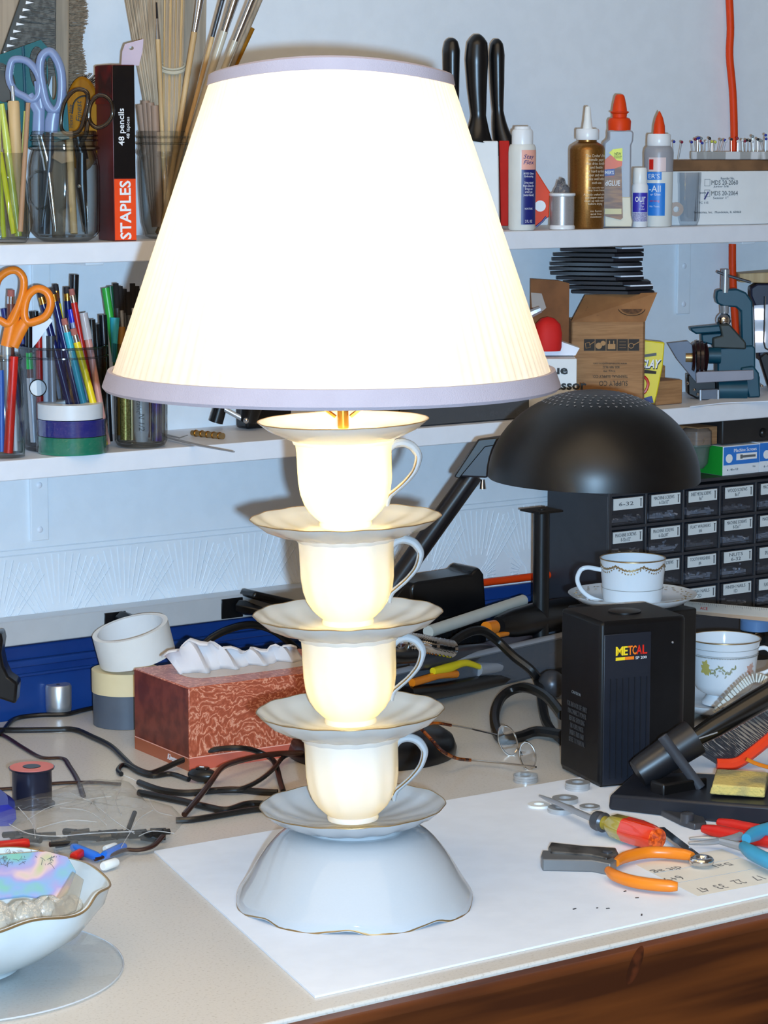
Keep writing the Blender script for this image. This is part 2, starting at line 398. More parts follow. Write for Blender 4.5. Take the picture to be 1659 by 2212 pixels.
for lx, ly in ((XL + .34, Yt + .02), (XR - .52, Yt + .02), (XL + .34, Yw - .1), (XR - .52, Yw - .1)):
    MB().bx(lx, lx + .07, ly, ly + .07, 0, TZ - 0.025).build('leg', m_wood, wb)
# ---- shelves
def shelf(z, label, brk):
    t = thing('wall_shelf', label, 'shelf', (1.2, Yw, z - 0.0205))
    MB().bx(XL + .1, XR - .3, Yf, Yw, z - 0.0205, z).build('shelf_board', m_shelf, t, bevel=0.0012)
    for (px, py, w_, h_) in brk:
        a = P(px, py, Yw); ww = w_
        b = MB().bx(a.x, a.x + ww, Yw - 0.004, Yw, a.z - h_, z - 0.0205)
        b.bx(a.x, a.x + ww, Yw - 0.12, Yw, z - 0.0245, z - 0.0205)
        br = b.build('bracket', m_wall, t, bevel=0.0008)
        for zz in (a.z - h_ + 0.012, a.z - h_ + 0.06):
            if zz < z - .03: MB().ball((a.x + ww / 2, Yw - 0.004, zz), 0.0035, 10, (1, 0.4, 1)).build('screw', m_shelf, br)
zt = P(78, 1169, Yw).z; hb = lambda px, y0, y1: P(px, y0, Yw).z - P(px, y1, Yw).z
bw = col(98, Yw, zmid).x - col(60, Yw, zmid).x
shelf(zmid, 'lower white painted wall shelf holding the pen jars and the teal vise', [(62, 1035, bw, hb(62, 1035, 1169))])
shelf(zup, 'upper white painted wall shelf holding the glue bottles and the brush jars', [(1461, 530, bw, hb(1461, 530, 678)), (66, 570, bw, 0.06)])
# ================================================================ the teacup lamp
LB = T(767, 1949); sL = S(LB)
lampT = thing('table_lamp', 'lit table lamp made of four stacked white teacups and saucers under a cream pleated shade', 'lamp', LB)
def lz(row): return V(767, row, LB).z - LB.z
RL = Matrix.Translation(LB) @ frame((0, 0, 0), R, FH, Z3)          # local x = right, y = away
LEAN = RL @ Matrix.Rotation(-0.0225, 4, 'Y')
m_base = china('white china', (188, 190, 192), 0.0, 0.06)
m_china = china('bone china', (240, 240, 240), 0.30, 0.07, (255, 240, 190))
m_sauc = china('saucer china', (214, 214, 212), 0.2, 0.07, (255, 240, 205))
def pr(rows): return [(hw / sL, lz(r)) for r, hw in rows]
# inverted bowl
def scal(r, z, a):
    k = max(0.0, 1 - z / 0.018); w_ = 0.5 + 0.5 * math.cos(8 * a + 0.6); w2 = 0.5 + 0.5 * math.cos(24 * a)
    return r * (1 - 0.020 * k * w_ ), z + k * (0.0042 * w_ ** 2 + 0.0008 * w2)
outer = pr([(1949, 258), (1936, 258), (1924, 252), (1908, 241), (1890, 229), (1870, 217), (1850, 204), (1830, 189), (1812, 173), (1799, 158), (1791, 142), (1787, 122), (1786, 0)])
inner = [(max(r - 0.0025, 0), z - (0.0025 if r < 0.08 else 0)) for r, z in reversed(outer)]
MB().lathe(inner + outer, RL, 96, scal, caps=False).build('base_bowl', m_base, lampT, label='upturned white bowl with a scalloped gilt rim')
rim = []
for i in range(192):
    a = 2 * PI * i / 192; r, z = scal(outer[0][0], 0.0, a); rim.append(RL @ Vector(((r - .0008) * math.cos(a), (r - .0008) * math.sin(a), z + 0.0012)))
MB().tube(rim, 0.0013, 6, True).build('gilt_rim', m_gold, lampT)
MB().lathe(pr([(1800, 95), (1785, 98)]), RL, 48).build('foot_ring', m_base, lampT)
def saucer(row, cx, hw, low, foot, mm, fl=1.0):
    # row: row of the rim's centre; low: row of the underside of the foot
    zr = lz(row); zl = lz(low); r = hw / sL; x0 = 0
    def fn(rr, z, a):
        k = (rr / r) ** 2
        return rr * (1 + 0.006 * k * math.cos(12 * a) * fl), z + 0.0009 * k * math.sin(16 * a + 60 * rr) * fl * (1 if rr < r * .985 else 0.3)
    h = zr - zl
    prof = [(foot / sL * 0.96, 0), (foot / sL, 0), (foot / sL * 1.03, h * 0.16), (r * 0.72, h * 0.34), (r * 0.88, h * 0.62), (r * 0.985, h * 0.93), (r, h),
            (r * 0.99, h * 1.0), (r * 0.90, h * 0.76), (r * 0.80, h * 0.56), (r * 0.66, h * 0.42), (r * 0.50, h * 0.30), (r * 0.30, h * 0.27), (0.0, h * 0.27)]
    prof = [(a, b + zl) for a, b in prof]
    s_ = MB().lathe(prof, LEAN, 144, fn, caps=False).build('saucer', mm, lampT)
    g = []
    for i in range(96):
        a = 2 * PI * i / 96; rr, z = fn(r, zr, a); g.append(LEAN @ Vector((rr * math.cos(a), rr * math.sin(a), z)))
    MB().tube(g, 0.00045, 6, True).build('gilt_rim', m_gold, s_)
def cup(top, bot, mm):
    zt_, zb_ = lz(top), lz(bot); h = zt_ - zb_
    def fn(rr, z, a):
        k = (z - zb_) / h; f_ = min(1, max(0, (k - 0.08) / 0.3)) * min(1, max(0.15, (1.02 - k) / 0.4))
        return rr * (1 + 0.013 * f_ * math.sin(13 * a + 2.6 * k)), z
    P_ = [(0.54, 0), (0.55, 0.03), (0.53, 0.06), (0.62, 0.10), (0.76, 0.18), (0.87, 0.28), (0.94, 0.40), (0.975, 0.55), (0.985, 0.72), (0.99, 0.88), (1.01, 1.0)]
    o_ = [(101 * a / sL, zb_ + b * h) for a, b in P_]; i_ = [(r - 0.0016, max(z, zb_ + .004)) for r, z in reversed(o_)]
    c = MB().lathe([(0, zb_)] + o_ + i_[:-3] + [(0, zb_ + 0.004)], LEAN, 104, fn, caps=False).build('cup', mm, lampT)
    hp = [(97, 31), (92, 28), (91, 15), (98, 0), (108, -9), (124, -12), (141, -6), (152, 6), (157, 20), (152, 40), (144, 55), (126, 75), (106, 92), (96, 100), (90, 110), (89, 124)]
    pts = [LEAN @ Vector((x / sL, 0, lz(top + 6 + y))) for x, y in [(p[0], p[1] + 10) for p in hp]]
    h_ = MB().tube(pts, [0.0032, 0.0028, 0.0024, 0.0026, 0.0032, 0.0036, 0.0036, 0.0034, 0.0030, 0.0026, 0.0024, 0.0022, 0.0022, 0.0024, 0.0026, 0.0014], 10, k=4, flat=1.3, up=(FH.x, FH.y, 0)).build('handle', m_base, c)
    g = [p - FH * 0.0030 + LEAN.to_3x3() @ Vector((-0.0012, 0, 0)) for p in pts[2:15]]
    MB().tube(g, 0.0006, 5, k=3).build('gilt_line', m_gold, h_)
for i, (t_, b_) in enumerate([(955, 1136), (1164, 1346), (1376, 1560), (1592, 1768)]): cup(t_, b_, m_china)
saucer(1738, 762, 199, 1790, 110, m_base)
saucer(1533, 758, 200, 1594, 106, m_sauc)
saucer(1324, 752, 201, 1378, 106, m_sauc)
saucer(1117, 750, 202, 1166, 104, m_sauc)
saucer(907, 742, 180, 956, 106, m_sauc, 0.3)
# stem, socket, harp, bulb
MB().lathe([(0.0045, lz(925)), (0.0045, lz(850)), (0.012, lz(848)), (0.013, lz(760)), (0.016, lz(700)), (0.016, lz(640))], LEAN, 24).build('socket', m_brass, lampT)
hp = MB()
for sg in (-1, 1): hp.tube([LEAN @ Vector((sg * x, 0, lz(r))) for x, r in ((0.006, 900), (0.022, 860), (0.055, 740), (0.062, 560), (0.045, 380), (0.004, 250))], 0.0016, 6, k=5)
hp.build('harp', m_brass, lampT)
SHX = (720 - 767) / sL
SH = RL @ Matrix.Translation((SHX, 0, 0))
bulbc = SH @ Vector((0, 0, lz(520)))
MB().ball(bulbc, 0.026, 20).build('bulb', emit('lit bulb', (255, 214, 150), 6), lampT)
def mshade():
    m = bpy.data.materials.new('pleated shade cloth'); m.use_nodes = True; nt = m.node_tree; nt.nodes.clear()
    out = nt.nodes.new('ShaderNodeOutputMaterial'); d = nt.nodes.new('ShaderNodeBsdfDiffuse'); t = nt.nodes.new('ShaderNodeBsdfTranslucent')
    n = nt.nodes.new('ShaderNodeTexNoise'); n.inputs['Scale'].default_value = 30
    r = nt.nodes.new('ShaderNodeValToRGB'); r.color_ramp.elements[0].color = (0.90, 0.88, 0.82, 1); r.color_ramp.elements[1].color = (0.82, 0.79, 0.72, 1)
    nt.links.new(n.outputs[0], r.inputs[0]); nt.links.new(r.outputs[0], d.inputs[0]); nt.links.new(r.outputs[0], t.inputs[0])
    mx = nt.nodes.new('ShaderNodeMixShader'); mx.inputs[0].default_value = 0.5
    nt.links.new(d.outputs[0], mx.inputs[1]); nt.links.new(t.outputs[0], mx.inputs[2]); nt.links.new(mx.outputs[0], out.inputs[0]); return m
zT, zB = lz(165), lz(830); rT, rB = 246 / sL, 466 / sL
ARCH = 0.011
def pleat(r, z, a):
    k = (z - zB) / (zT - zB)
    return r * (1 + 0.0035 * math.sin(110 * a) + 0.002 * math.sin(41 * a + 3)), z + ARCH * max(0, k) ** 3 * math.sin(a) ** 2
def plain(r, z, a):
    k = (z - zB) / (zT - zB); return r, z + ARCH * max(0, min(k, 1)) ** 3 * math.sin(a) ** 2
shd = MB().lathe([(rB + (rT - rB) * i / 10, zB + (zT - zB) * i / 10) for i in range(11)], SH, 440, pleat, caps=False).build('lamp_shade', mshade(), lampT)
m_trim = mat('lilac white ribbon', (186, 174, 182), 0.8, bump=0.3, bscale=900)
MB().lathe([(rB + .0035, zB - .0025), (rB + .0055, zB), (rB + 0.001, zB + 0.0125), (rB - .002, zB + 0.0125), (rB + .0015, zB - 0.0025), (rB + .0035, zB - .0025)], SH, 96, plain, caps=False).build('bottom_trim', m_trim, shd)
MB().lathe([(rT + .004, zT - .007), (rT + .0025, zT + 0.001), (rT, zT + .0025), (rT - .003, zT), (rT - .001, zT - .007), (rT + .004, zT - .007)], SH, 96, plain, caps=False).build('top_trim', m_trim, shd)
bl = lamp('POINT', 'lamp_bulb_light', bulbc, 14, (1.0, 0.80, 0.52), 0.028)
for row, pw in ((1050, 4.2), (1262, 0.60), (1475, 0.20), (1690, 0.09)):
    lamp('POINT', 'cup_bulb_light', LEAN @ Vector((0, 0, lz(row))), pw, (1.0, 0.90, 0.66), 0.012)
# ================================================================ things on the worktop
def prow(px, y, z=0.0): return T(px, y, z)
def cable(name, pts, r, m, label, cat='cord', parent=None, k=6, flat=1.0, n=8):
    """pts: (px, py[, height of the axis])"""
    q = [T(p[0], p[1], (p[2] if len(p) > 2 else r * flat + 0.0003)) for p in pts]
    o = MB().tube(q, r, n, k=k, flat=flat, up=(0, 0, 1) if flat != 1 else None)
    if parent: return o.build(name, m, parent)
    return tag(o.build(name, m), label, cat)
# white sheet
sa, sb = T(333, 1842), T(680, 2157)
fd = (T(1659, 1935) - sb).normalized(); bd = (T(1238, 1685) - sa).normalized()
sc_, sd = sb + fd * 1.0, sa + bd * 1.05
MBs = MB().pprism([p + Z3 * .0002 for p in (sa, sb, sc_, sd)], (0, 0, 0.0016))
tag(MBs.build('mat_board', m_paper), 'large white mat board lying under the teacup lamp and the pliers', 'board')
SZ = 0.0018
# scraps
for i, (x, y, l, a) in enumerate([(1241, 1964, .0035, 0.2), (1313, 1963, .003, -.3), (1386, 1977, .004, .8), (1350, 1926, .003, .3), (1376, 1940, .003, -.4), (1290, 1962, .0016, 0.4)]):
    p = T(x, y, SZ); M = HM(p, (math.cos(a), math.sin(a), 0))
    tag(MB().bx(-l / 2, l / 2, -.0006, .0006, 0.0001, .0006, M).build('wire_snipping', m_dsteel), ['leftmost dark wire snipping on the white board in front of the pliers', 'dark wire snipping on the board, just right of the leftmost pair', 'wire snipping nearest the front edge of the board, lower right one', 'wire snipping closest behind to the lower orange grip', 'wire snipping below the end of the lower orange grip', 'smallest wire snipping, between the two leftmost ones'][i], 'scrap', 'snippings on the board')
# note paper
npq = [T(1372, 1868, SZ), T(1507, 1937, SZ), T(1700, 1900, SZ), T(1560, 1835, SZ)]
npo = thing('note_paper', 'lined cream note paper with pencil writing under the wrench', 'paper', (npq[0] + npq[2]) / 2)
MB().pprism([q + Z3 * 0.0002 for q in npq], (0, 0, 0.0002)).build('sheet', mat('cream note paper', (232, 226, 214), 0.7), npo)
ex = (npq[2] - npq[1]).normalized(); 
m_pencil = mat('pencil marks', (120, 116, 112), 0.8)
ln = MB()
for k in (0.3, 0.62):
    a = npq[0].lerp(npq[1], k) + Z3 * .0005; b = npq[3].lerp(npq[2], k) + Z3 * .0005; ln.tube([a, b], 0.00012, 4)
ln.build('ruled_lines', mat('ruled blue', (150, 170, 190), 0.8), npo)
for s_, x, y, w_ in (('47', 1518, 1922, .010), ('33', 1556, 1915, .010), ('22', 1596, 1905, .010), ('17', 1636, 1897, .010), ('6+9', 1455, 1898, .018), ('5aj', 1560, 1868, .018), ('dit ag', 1440, 1878, .03)):
    text(s_, HM(T(x, y, SZ + .0005), ex) @ Matrix.Rotation(PI, 4, 'Z'), w_, .012, m_pencil, npo, 'pencil_writing', t=.0001)
# ---- pliers
def grip(mb, pts, r, z): return mb.tube([T(x, y, z) for x, y in pts], r, 12, k=5)
pc = T(1315, 1868, .008)
pl = thing('pliers', 'flat-nose pliers with bright orange grips, open on the white board', 'pliers', T(1315, 1868, SZ))
zg = SZ + .0075
def sheet_poly(pts, z, t): 
    q = [T(x, y, z) for x, y in pts]; return MB().pprism(q, (0, 0, t))
b = sheet_poly([(1168, 1874), (1172, 1862), (1270, 1866), (1316, 1870), (1332, 1884), (1318, 1892), (1278, 1884), (1172, 1882)], SZ, .0105)
b.build('lower_jaw', mat('plier steel', (122, 122, 122), .35, .4), pl, bevel=.001)
b = sheet_poly([(1184, 1853), (1190, 1842), (1262, 1850), (1330, 1854), (1336, 1866), (1310, 1876), (1272, 1868), (1190, 1862)], SZ + .003, .0095)
b.build('upper_jaw', mat('worn plier steel', (104, 100, 96), .4, .4, rgb2=(52, 48, 46), scale=60), pl, bevel=.001)
MB().lathe([(0.0045, 0), (0.0045, .0135), (0.0035, .0142)], T(1312, 1872, SZ), 20).build('pivot', m_dsteel, pl)
for nm, pts in (('grip', [(1330, 1864), (1350, 1852), (1395, 1842), (1440, 1842), (1478, 1846), (1496, 1850)]), ('grip', [(1314, 1880), (1330, 1892), (1366, 1904), (1410, 1911), (1446, 1914), (1464, 1915)])):
    q = [T(x, y, zg) for x, y in pts]; MB().tube(q, [.0035, .0050, .0052, .0052, .005, .0035], 12, k=6).build(nm, m_orange, pl)
# ---- wrench
wr = MB(); a_ = T(1425, 1795, SZ + .004); c_ = T(1515, 1864, SZ + .004)
d_ = (c_ - a_); d_.z = 0; d_.normalize(); s_ = Z3.cross(d_)
wr.pprism([a_ + s_ * .0045, a_ - s_ * .0045, c_ - d_ * .006 - s_ * .0042, c_ - d_ * .006 + s_ * .0042], (0, 0, .0035))
wr.tube([c_ + Vector((math.cos(t * PI / 12), math.sin(t * PI / 12), .0)) * .0075 + Z3 * .002 for t in range(24)], .0036, 8, True)
tag(wr.build('ring_wrench', m_chrome, bevel=.0006), 'chrome ring wrench end poking out from under the screwdriver', 'wrench')
# ---- screwdriver
s0 = T(1166, 1719, SZ + .0085); s1 = T(1288, 1772, SZ + .0125); s2 = T(1312, 1764, SZ + .0135); s3 = T(1421, 1812, SZ + .013)
sd_ = thing('screwdriver', 'flat-blade screwdriver with a clear red and yellow fluted handle', 'screwdriver', s2 - Z3 * .013)
M = AX(s1, s3); Lh = (s3 - s1).length
def flu(r, z, a): return r * (1 + (0.05 * math.cos(6 * a) if Lh * 0.25 < z < Lh * 0.9 else 0)), z
m_sdr = mat('clear red acetate', (226, 52, 18), 0.12, coat=1.0); m_sdy = mat('clear yellow acetate', (170, 150, 40), 0.12, coat=1.0)
MB().tube([s0, s0.lerp(s1, .25), s0.lerp(s1, .4), s1], [.0012, .0026, .0027, .0030], 10).build('blade', m_steel, sd_)
MB().lathe([(0.004, -.002), (0.0085, 0), (.009, .004), (.0082, .007), (.009, .010), (.007, .012)], M, 28).build('collar', m_dsteel, sd_)
MB().lathe([(.0066, .011), (.0068, Lh * .22), (.0105, Lh * .30), (.0112, Lh * .5)], M, 48, flu).build('handle_front', m_sdy, sd_)
MB().lathe([(.0112, Lh * .5), (.0115, Lh * .7), (.0108, Lh * .9), (.0095, Lh * .98)], M, 48, flu).build('handle', m_sdr, sd_)
MB().lathe([(.0096, Lh * .98), (.009, Lh * 1.01), (.0, Lh * 1.035)], M, 48).build('end_cap', mat('bright orange acetate', (255, 104, 30), 0.2, rgb2=(190, 60, 14), scale=300, coat=1), sd_)
# ---- washers
m_w = mat('zinc washer', (186, 188, 190), 0.3, 0.45)
def washer(x, y, r, n, label, m_=m_w, z=0.0):
    for k in range(n):
        c = T(x, y, z)
        ir = r * .46; t = .0022
        o = MB().lathe([(ir, 0), (r, 0), (r, t), (ir, t), (ir, 0)], Matrix.Translation(c + Z3 * (.0001 + k * (t + .0001)) + Vector((random.uniform(-.0006, .0006), random.uniform(-.0006, .0006), 0))), 40, caps=False, sm=False)
        lab = label if n == 1 else (label + (', bottom one of the pile' if k == 0 else ', top one of the pile' if k == n - 1 else ', middle one of the pile'))
        tag(o.build('washer', m_), lab, 'washer', 'washers on the bench')
washer(1135, 1688, .0118, 3, 'zinc washer piled below the eyeglasses')
washer(1248, 1704, .0118, 3, 'zinc washer piled beside the black power supply', z=SZ)
washer(1221, 1733, .0122, 2, 'zinc washer piled behind the screwdriver blade', z=SZ)
washer(1212, 1754, .0122, 2, 'zinc washer piled in front of the screwdriver blade', z=SZ)
washer(1272, 1746, .0095, 1, 'small flat washer next to the screwdriver collar', z=SZ)
washer(1163, 1742, .0105, 1, 'translucent white nylon washer by the screwdriver tip', m_cap, z=SZ)
# ---- red pliers and blue pliers
rp = thing('cutting_pliers', 'black cutting pliers with red grips beside the soldering stand', 'pliers', T(1530, 1780))
sheet_poly([(1415, 1757), (1424, 1752), (1470, 1764), (1520, 1778), (1526, 1790), (1500, 1794), (1470, 1784)], SZ, .006).build('jaws', m_dsteel, rp, bevel=.001)
MB().lathe([(.006, 0), (.006, .008), (.004, .009)], T(1484, 1776, SZ + .004), 20).build('pivot', m_dsteel, rp)
for pts in ([(1518, 1790), (1545, 1795), (1590, 1804), (1675, 1822)], [(1552, 1776), (1580, 1782), (1620, 1790), (1680, 1800)]):
    MB().tube([T(x, y, SZ + .0055) for x, y in pts], [.0035, .0055, .0056, .0054], 12, k=5).build('grip', m_red, rp)
bp = thing('needle_nose_pliers', 'small needle-nose pliers with sky blue grips lying over the red-handled ones', 'pliers', T(1600, 1830))
for pts in ([(1488, 1822), (1530, 1820), (1580, 1812), (1600, 1806)], [(1490, 1812), (1530, 1812), (1575, 1822), (1604, 1830)]):
    MB().tube([T(x, y, SZ + .009) for x, y in pts], [.0012, .0024, .0034, .004], 8, k=4).build('jaw', m_steel, bp)
m_sky = mat('sky blue grip', (60, 150, 186), 0.4)
for pts in ([(1612, 1812), (1630, 1802), (1655, 1794), (1700, 1782)], [(1606, 1828), (1625, 1842), (1660, 1860), (1700, 1874)]):
    MB().tube([T(x, y, SZ + .0125) for x, y in pts], [.0045, .0065, .0068, .0066], 12, k=5).build('grip', m_sky, bp)
# ---- soldering stand
st0 = T(1312, 1748)
ss = thing('soldering_iron_stand', 'black soldering iron stand with tube holder on the right of the board', 'stand', T(1480, 1745))
def q3(pts, z): return [T(x, y, 0) + Z3 * z for x, y in pts]
foot = [(1313, 1754), (1700, 1800), (1800, 1735), (1370, 1700)]
MB().hull8(q3(foot, .0019), [T(x, y) + Z3 * h + R * .0015 for (x, y), h in zip(foot, (.0165, .0235, .0235, .0165))]).build('base', mat('blue black enamel', (26, 29, 38), .42), ss, bevel=.003)
tz = .016
tb = MB().lathe([(.0, 0), (.0175, 0), (.0185, .01), (.0195, .060), (.0195, .066), (.0165, .066), (.0155, .01), (0, .008)], AX(T(1370, 1716, .026), T(1478, 1640, .066)), 36, caps=False)
ax0 = V(1378, 1672, T(1400, 1740)); ax1 = V(1500, 1592, T(1478, 1733))
tb = MB(); La = (ax1 - ax0).length
tb.lathe([(.0, 0), (.0135, 0), (.0148, .006), (.0170, La * .7), (.0178, La), (.0150, La), (.0135, .02), (0, .018)], AX(ax0, ax1), 36, caps=False).build('tube_holder', mat('satin black tube', (30, 29, 32), 0.38), ss)
for d_ in (0,):
    p = V(1430, 1590, T(1440, 1738), .018); q = V(1514, 1703, T(1514, 1738), .018)
    MB().tube([p, q], .0052, 6, flat=.4, up=-FH).build('strut', mat('dark grey bar', (52, 53, 58), 0.4), ss, bevel=.0006)
MB().bx(-.012, .040, -.010, .010, 0, .014, HM(T(1440, 1718, .015), ex)).build('rear_block', m_blackm, ss, bevel=.002)
iron = thing('soldering_iron', 'black soldering iron resting in the tube of the stand', 'soldering iron', ax1)
i0 = ax1 - (ax1 - ax0) * .35; i1 = V(1700, 1478, ax1 + R * .06 + FH * .02)
MB().tube([i0, i0.lerp(i1, .35), i0.lerp(i1, .7), i1], [.006, .0105, .0115, .0115], 20).build('grip', mat('glossy black grip', (20, 18, 16), 0.22), iron)
MB().tube([V(1502, 1598, ax1, .012), V(1550, 1582, ax1, .012)], .0007, 6).build('wire_clip', m_steel, iron)
# sponge
sp0 = [(1530, 1716), (1652, 1724), (1700, 1712), (1560, 1704)]
spb = [T(1532, 1716, .0232), T(1652, 1724, .0238)]
dz_ = .0
sv = spb[0]; ev = spb[1]; back = (FH * .060 + R * .012)
tag(MB().hull8([sv, ev, ev + back, sv + back], [p + Z3 * .0095 for p in (sv + R * .003, ev, ev + back, sv + back + R * .002)]).build('sponge', mat('yellow sponge', (214, 190, 110), 0.95, rgb2=(150, 142, 104), scale=30, bump=1.0, bscale=350, lo=.42, hi=.62), bevel=.0015), 'worn yellow cellulose sponge on the soldering stand', 'sponge')
# wire comb and orange thing
cb = thing('wire_brush', 'wire-bristled brush with a red orange plastic spine behind the sponge', 'brush', T(1600, 1690))
sp_ = [V(x, y, T(1600, 1665)) for x, y in ((1548, 1650), (1590, 1648), (1625, 1625), (1690, 1572))]
MB().tube(sp_, .0075, 8, k=5, flat=.8).build('spine', mat('flame orange plastic', (240, 62, 20), .4), cb)
wi = MB(); sq = spline(sp_, 12)
for i, p in enumerate(sq):
    for j in range(2):
        o_ = -R * (.030 - .003 * j) + Z3 * (.020 + .004 * j) + R * random.uniform(-.002, .002)
        wi.tube([p + FH * .004 * j, p + o_ * .9 + FH * .004 * j, p + o_ + Z3 * .003], .0005, 4)
wi.build('wire_bristles', m_dsteel, cb)
yw = MB().tube([V(x, y, T(1640, 1690)) for x, y in ((1612, 1640), (1640, 1652), (1700, 1668))], .002, 6, k=4)
tag(yw.build('yellow_wire', m_orange), 'short orange yellow wire behind the sponge', 'wire')
# segmented cream strip
sg = MB(); st_ = [V(x, y, T(1560, 1640)) for x, y in ((1545, 1544), (1580, 1510), (1610, 1486), (1632, 1474), (1652, 1480))]
sq = spline(st_, 5)
for i in range(len(sq) - 1):
    d = (sq[i + 1] - sq[i]); n_ = d.cross(FH).normalized(); w_ = .004 + .005 * min(1, i / 12)
    sg.pprism([sq[i] + n_ * .0, sq[i] + d * .86, sq[i] + d * .86 + n_ * w_, sq[i] + n_ * w_], FH * .006)
tag(sg.build('connector_strip', mat('cream nylon', (206, 208, 200), .5), bevel=.0005), 'cream segmented plastic strip standing behind the soldering iron', 'strip')
# ---- power supply
A, B = T(1208, 1663), T(1294, 1706)
dAB = (A - B); n_ = Vector((-dAB.y, dAB.x, 0)).normalized()
if n_.dot(R) < 0: n_ = -n_
# depth direction B->A ; front edge along n_ to column 1485
t = 0.05
for _ in range(30):
    t += 0.0015
    if project(B + n_ * t)[0] > 1484: break
Cc = B + n_ * t; Dd = A + n_ * t
hB = V(1294, 1345, B).z
ps = thing('power_supply', 'tall black soldering power supply with a fire-coloured maker logo', 'power supply', (A + Cc) / 2)
bot = [B, Cc, Dd, A]; top_ = [Vector((p.x, p.y, hB)) for p in bot]
body = MB()
# plan outline with rounded front corner on the right
def outline(k=8, rr=.012):
    out = [B, B + n_ * .004]
    d = (A - B).normalized()
    cc = Cc - n_ * rr + d * rr
    for i in range(k + 1):
        a = -PI / 2 + i * (PI / 2) / k; out.append(cc + n_ * (rr * math.cos(a)) + d * (rr * math.sin(a)))
    out += [Dd, A]; return out
ol = [Vector((p.x, p.y, TZ + .003)) for p in outline()]
body.pprism(ol, (0, 0, hB - TZ - .003)).build('body', mat('black power supply shell', (15, 14, 16), 0.45, spec=.3), ps, bevel=.004)
MB().pprism([Vector((p.x, p.y, TZ + .0019)) + (( (A + Cc) / 2 - p) * .05 if True else Vector()) for p in ol], (0, 0, .004)).build('feet', m_rub, ps)
fn_ = (B - A).normalized()                                       # outward normal of the front face
fr = MB().pprism([B + n_ * .003 + Z3 * .004, B + n_ * (t * .56) + Z3 * .004, B + n_ * (t * .56) + Z3 * (hB - TZ - .012), B + n_ * .003 + Z3 * (hB - TZ - .012)], fn_ * .0015)
fr.build('front_panel', mat('navy black panel', (28, 32, 42), 0.4), ps, bevel=.0006)
rb = MB()
for i in range(7):
    x = t * (.10 + .068 * i)
    q = B + n_ * x + fn_ * .0015
    rb.pprism([q + Z3 * .01, q + n_ * .0012 + Z3 * .01, q + n_ * .0012 + Z3 * (hB - TZ - .055), q + Z3 * (hB - TZ - .055)], fn_ * .0012)
rb.build('ribs', mat('rib black', (22, 24, 32), 0.45), ps)
FPm = frame(B + fn_ * .0018, n_, Z3, fn_)
def onfront(x, y):
    # nearest point on the front face seen at pixel x,y -> local coords
    d = ray(x, y); k = ((B + fn_ * .0018) - CAM).dot(fn_) / d.dot(fn_); p = CAM + d * k; q = p - B; return q.dot(n_), q.z
l0 = onfront(1330, 1416); l1 = onfront(1398, 1393)
wl = l1[0] - l0[0]
m_fy = mat('logo yellow', (250, 214, 40), .4); m_fo = mat('logo orange', (250, 130, 30), .4); m_fr = mat('logo red', (220, 40, 24), .4)
ly = (l0[1] + l1[1]) / 2 
for s_, x0, x1, mm in (('M', 0, .24, m_fy), ('E', .25, .38, m_fy), ('T', .39, .53, m_fo), ('C', .53, .66, m_fo), ('A', .66, .83, m_fr), ('L', .85, 1.0, m_fr)):
    text(s_, FPm @ Matrix.Translation((l0[0] + wl * (x0 + x1) / 2, ly, 0)), wl * (x1 - x0), .0088, mm, ps, 'logo_letter', bold=.02)
for k, mm in enumerate((m_fy, m_fo)):
    MB().bx(l0[0] + wl * (.29 * k), l0[0] + wl * .29 * (k + 1), ly - .0090, ly - .0060, 0, .0004, FPm).build('logo_bar', mm, ps)
text('SP 200', FPm @ Matrix.Translation((l0[0] + wl * .81, ly - .0078, 0)), wl * .36, .0026, m_winkp, ps, 'lettering')
LFm = frame(A - n_ * .0005, (B - A).normalized(), Z3, -n_)
hAB = dAB.length
text('CAUTION', LFm @ Matrix.Translation((hAB * .42, hB - TZ - .078, 0)), hAB * .22, .003, m_print, ps, 'warning_print')
text('\n'.join(['FOR INDOOR USE ONLY', 'DISCONNECT POWER', 'BEFORE SERVICING', 'NO USER PARTS', 'INSIDE THIS UNIT', 'REFER TO MANUAL']), LFm @ Matrix.Translation((hAB * .45, hB - TZ - .108, 0)), hAB * .5, .040, mat('faint print', (52, 50, 50), .7), ps, 'warning_print')
MB().ball(FPm @ Vector((onfront(1454, 1388)[0], onfront(1454, 1388)[1], -.001)), .0012, 8).build('indicator_lamp', m_steel, ps)
MB().lathe([(0, 0), (.016, 0), (.016, .0012), (.012, .0018), (0, .0018)], Matrix.Translation((A + B + Cc + Dd) / 4 + Z3 * (hB - TZ)), 32).build('top_knob', m_blackm, ps)
# ---- thick cables
cable('power_cable', [(920, 1430, .045), (960, 1402, .060), (1000, 1372, .072), (1040, 1362, .075), (1075, 1385, .06), (1110, 1418, .045), (1150, 1450, .03), (1165, 1480, .015), (1180, 1560, .006), (1215, 1600, .006)], .0052, m_rub, 'thick black cable arching over the clear plastic tray')
cable('power_cable', [(1215, 1545, .030), (1180, 1505, .028), (1130, 1485, .022), (1085, 1505, .012), (1068, 1550, .007), (1082, 1595, .0055), (1120, 1592, .0055), (1160, 1580, .0075), (1215, 1587, .012)], .0055, m_rub, 'thick black cable looping out of the left side of the power supply')
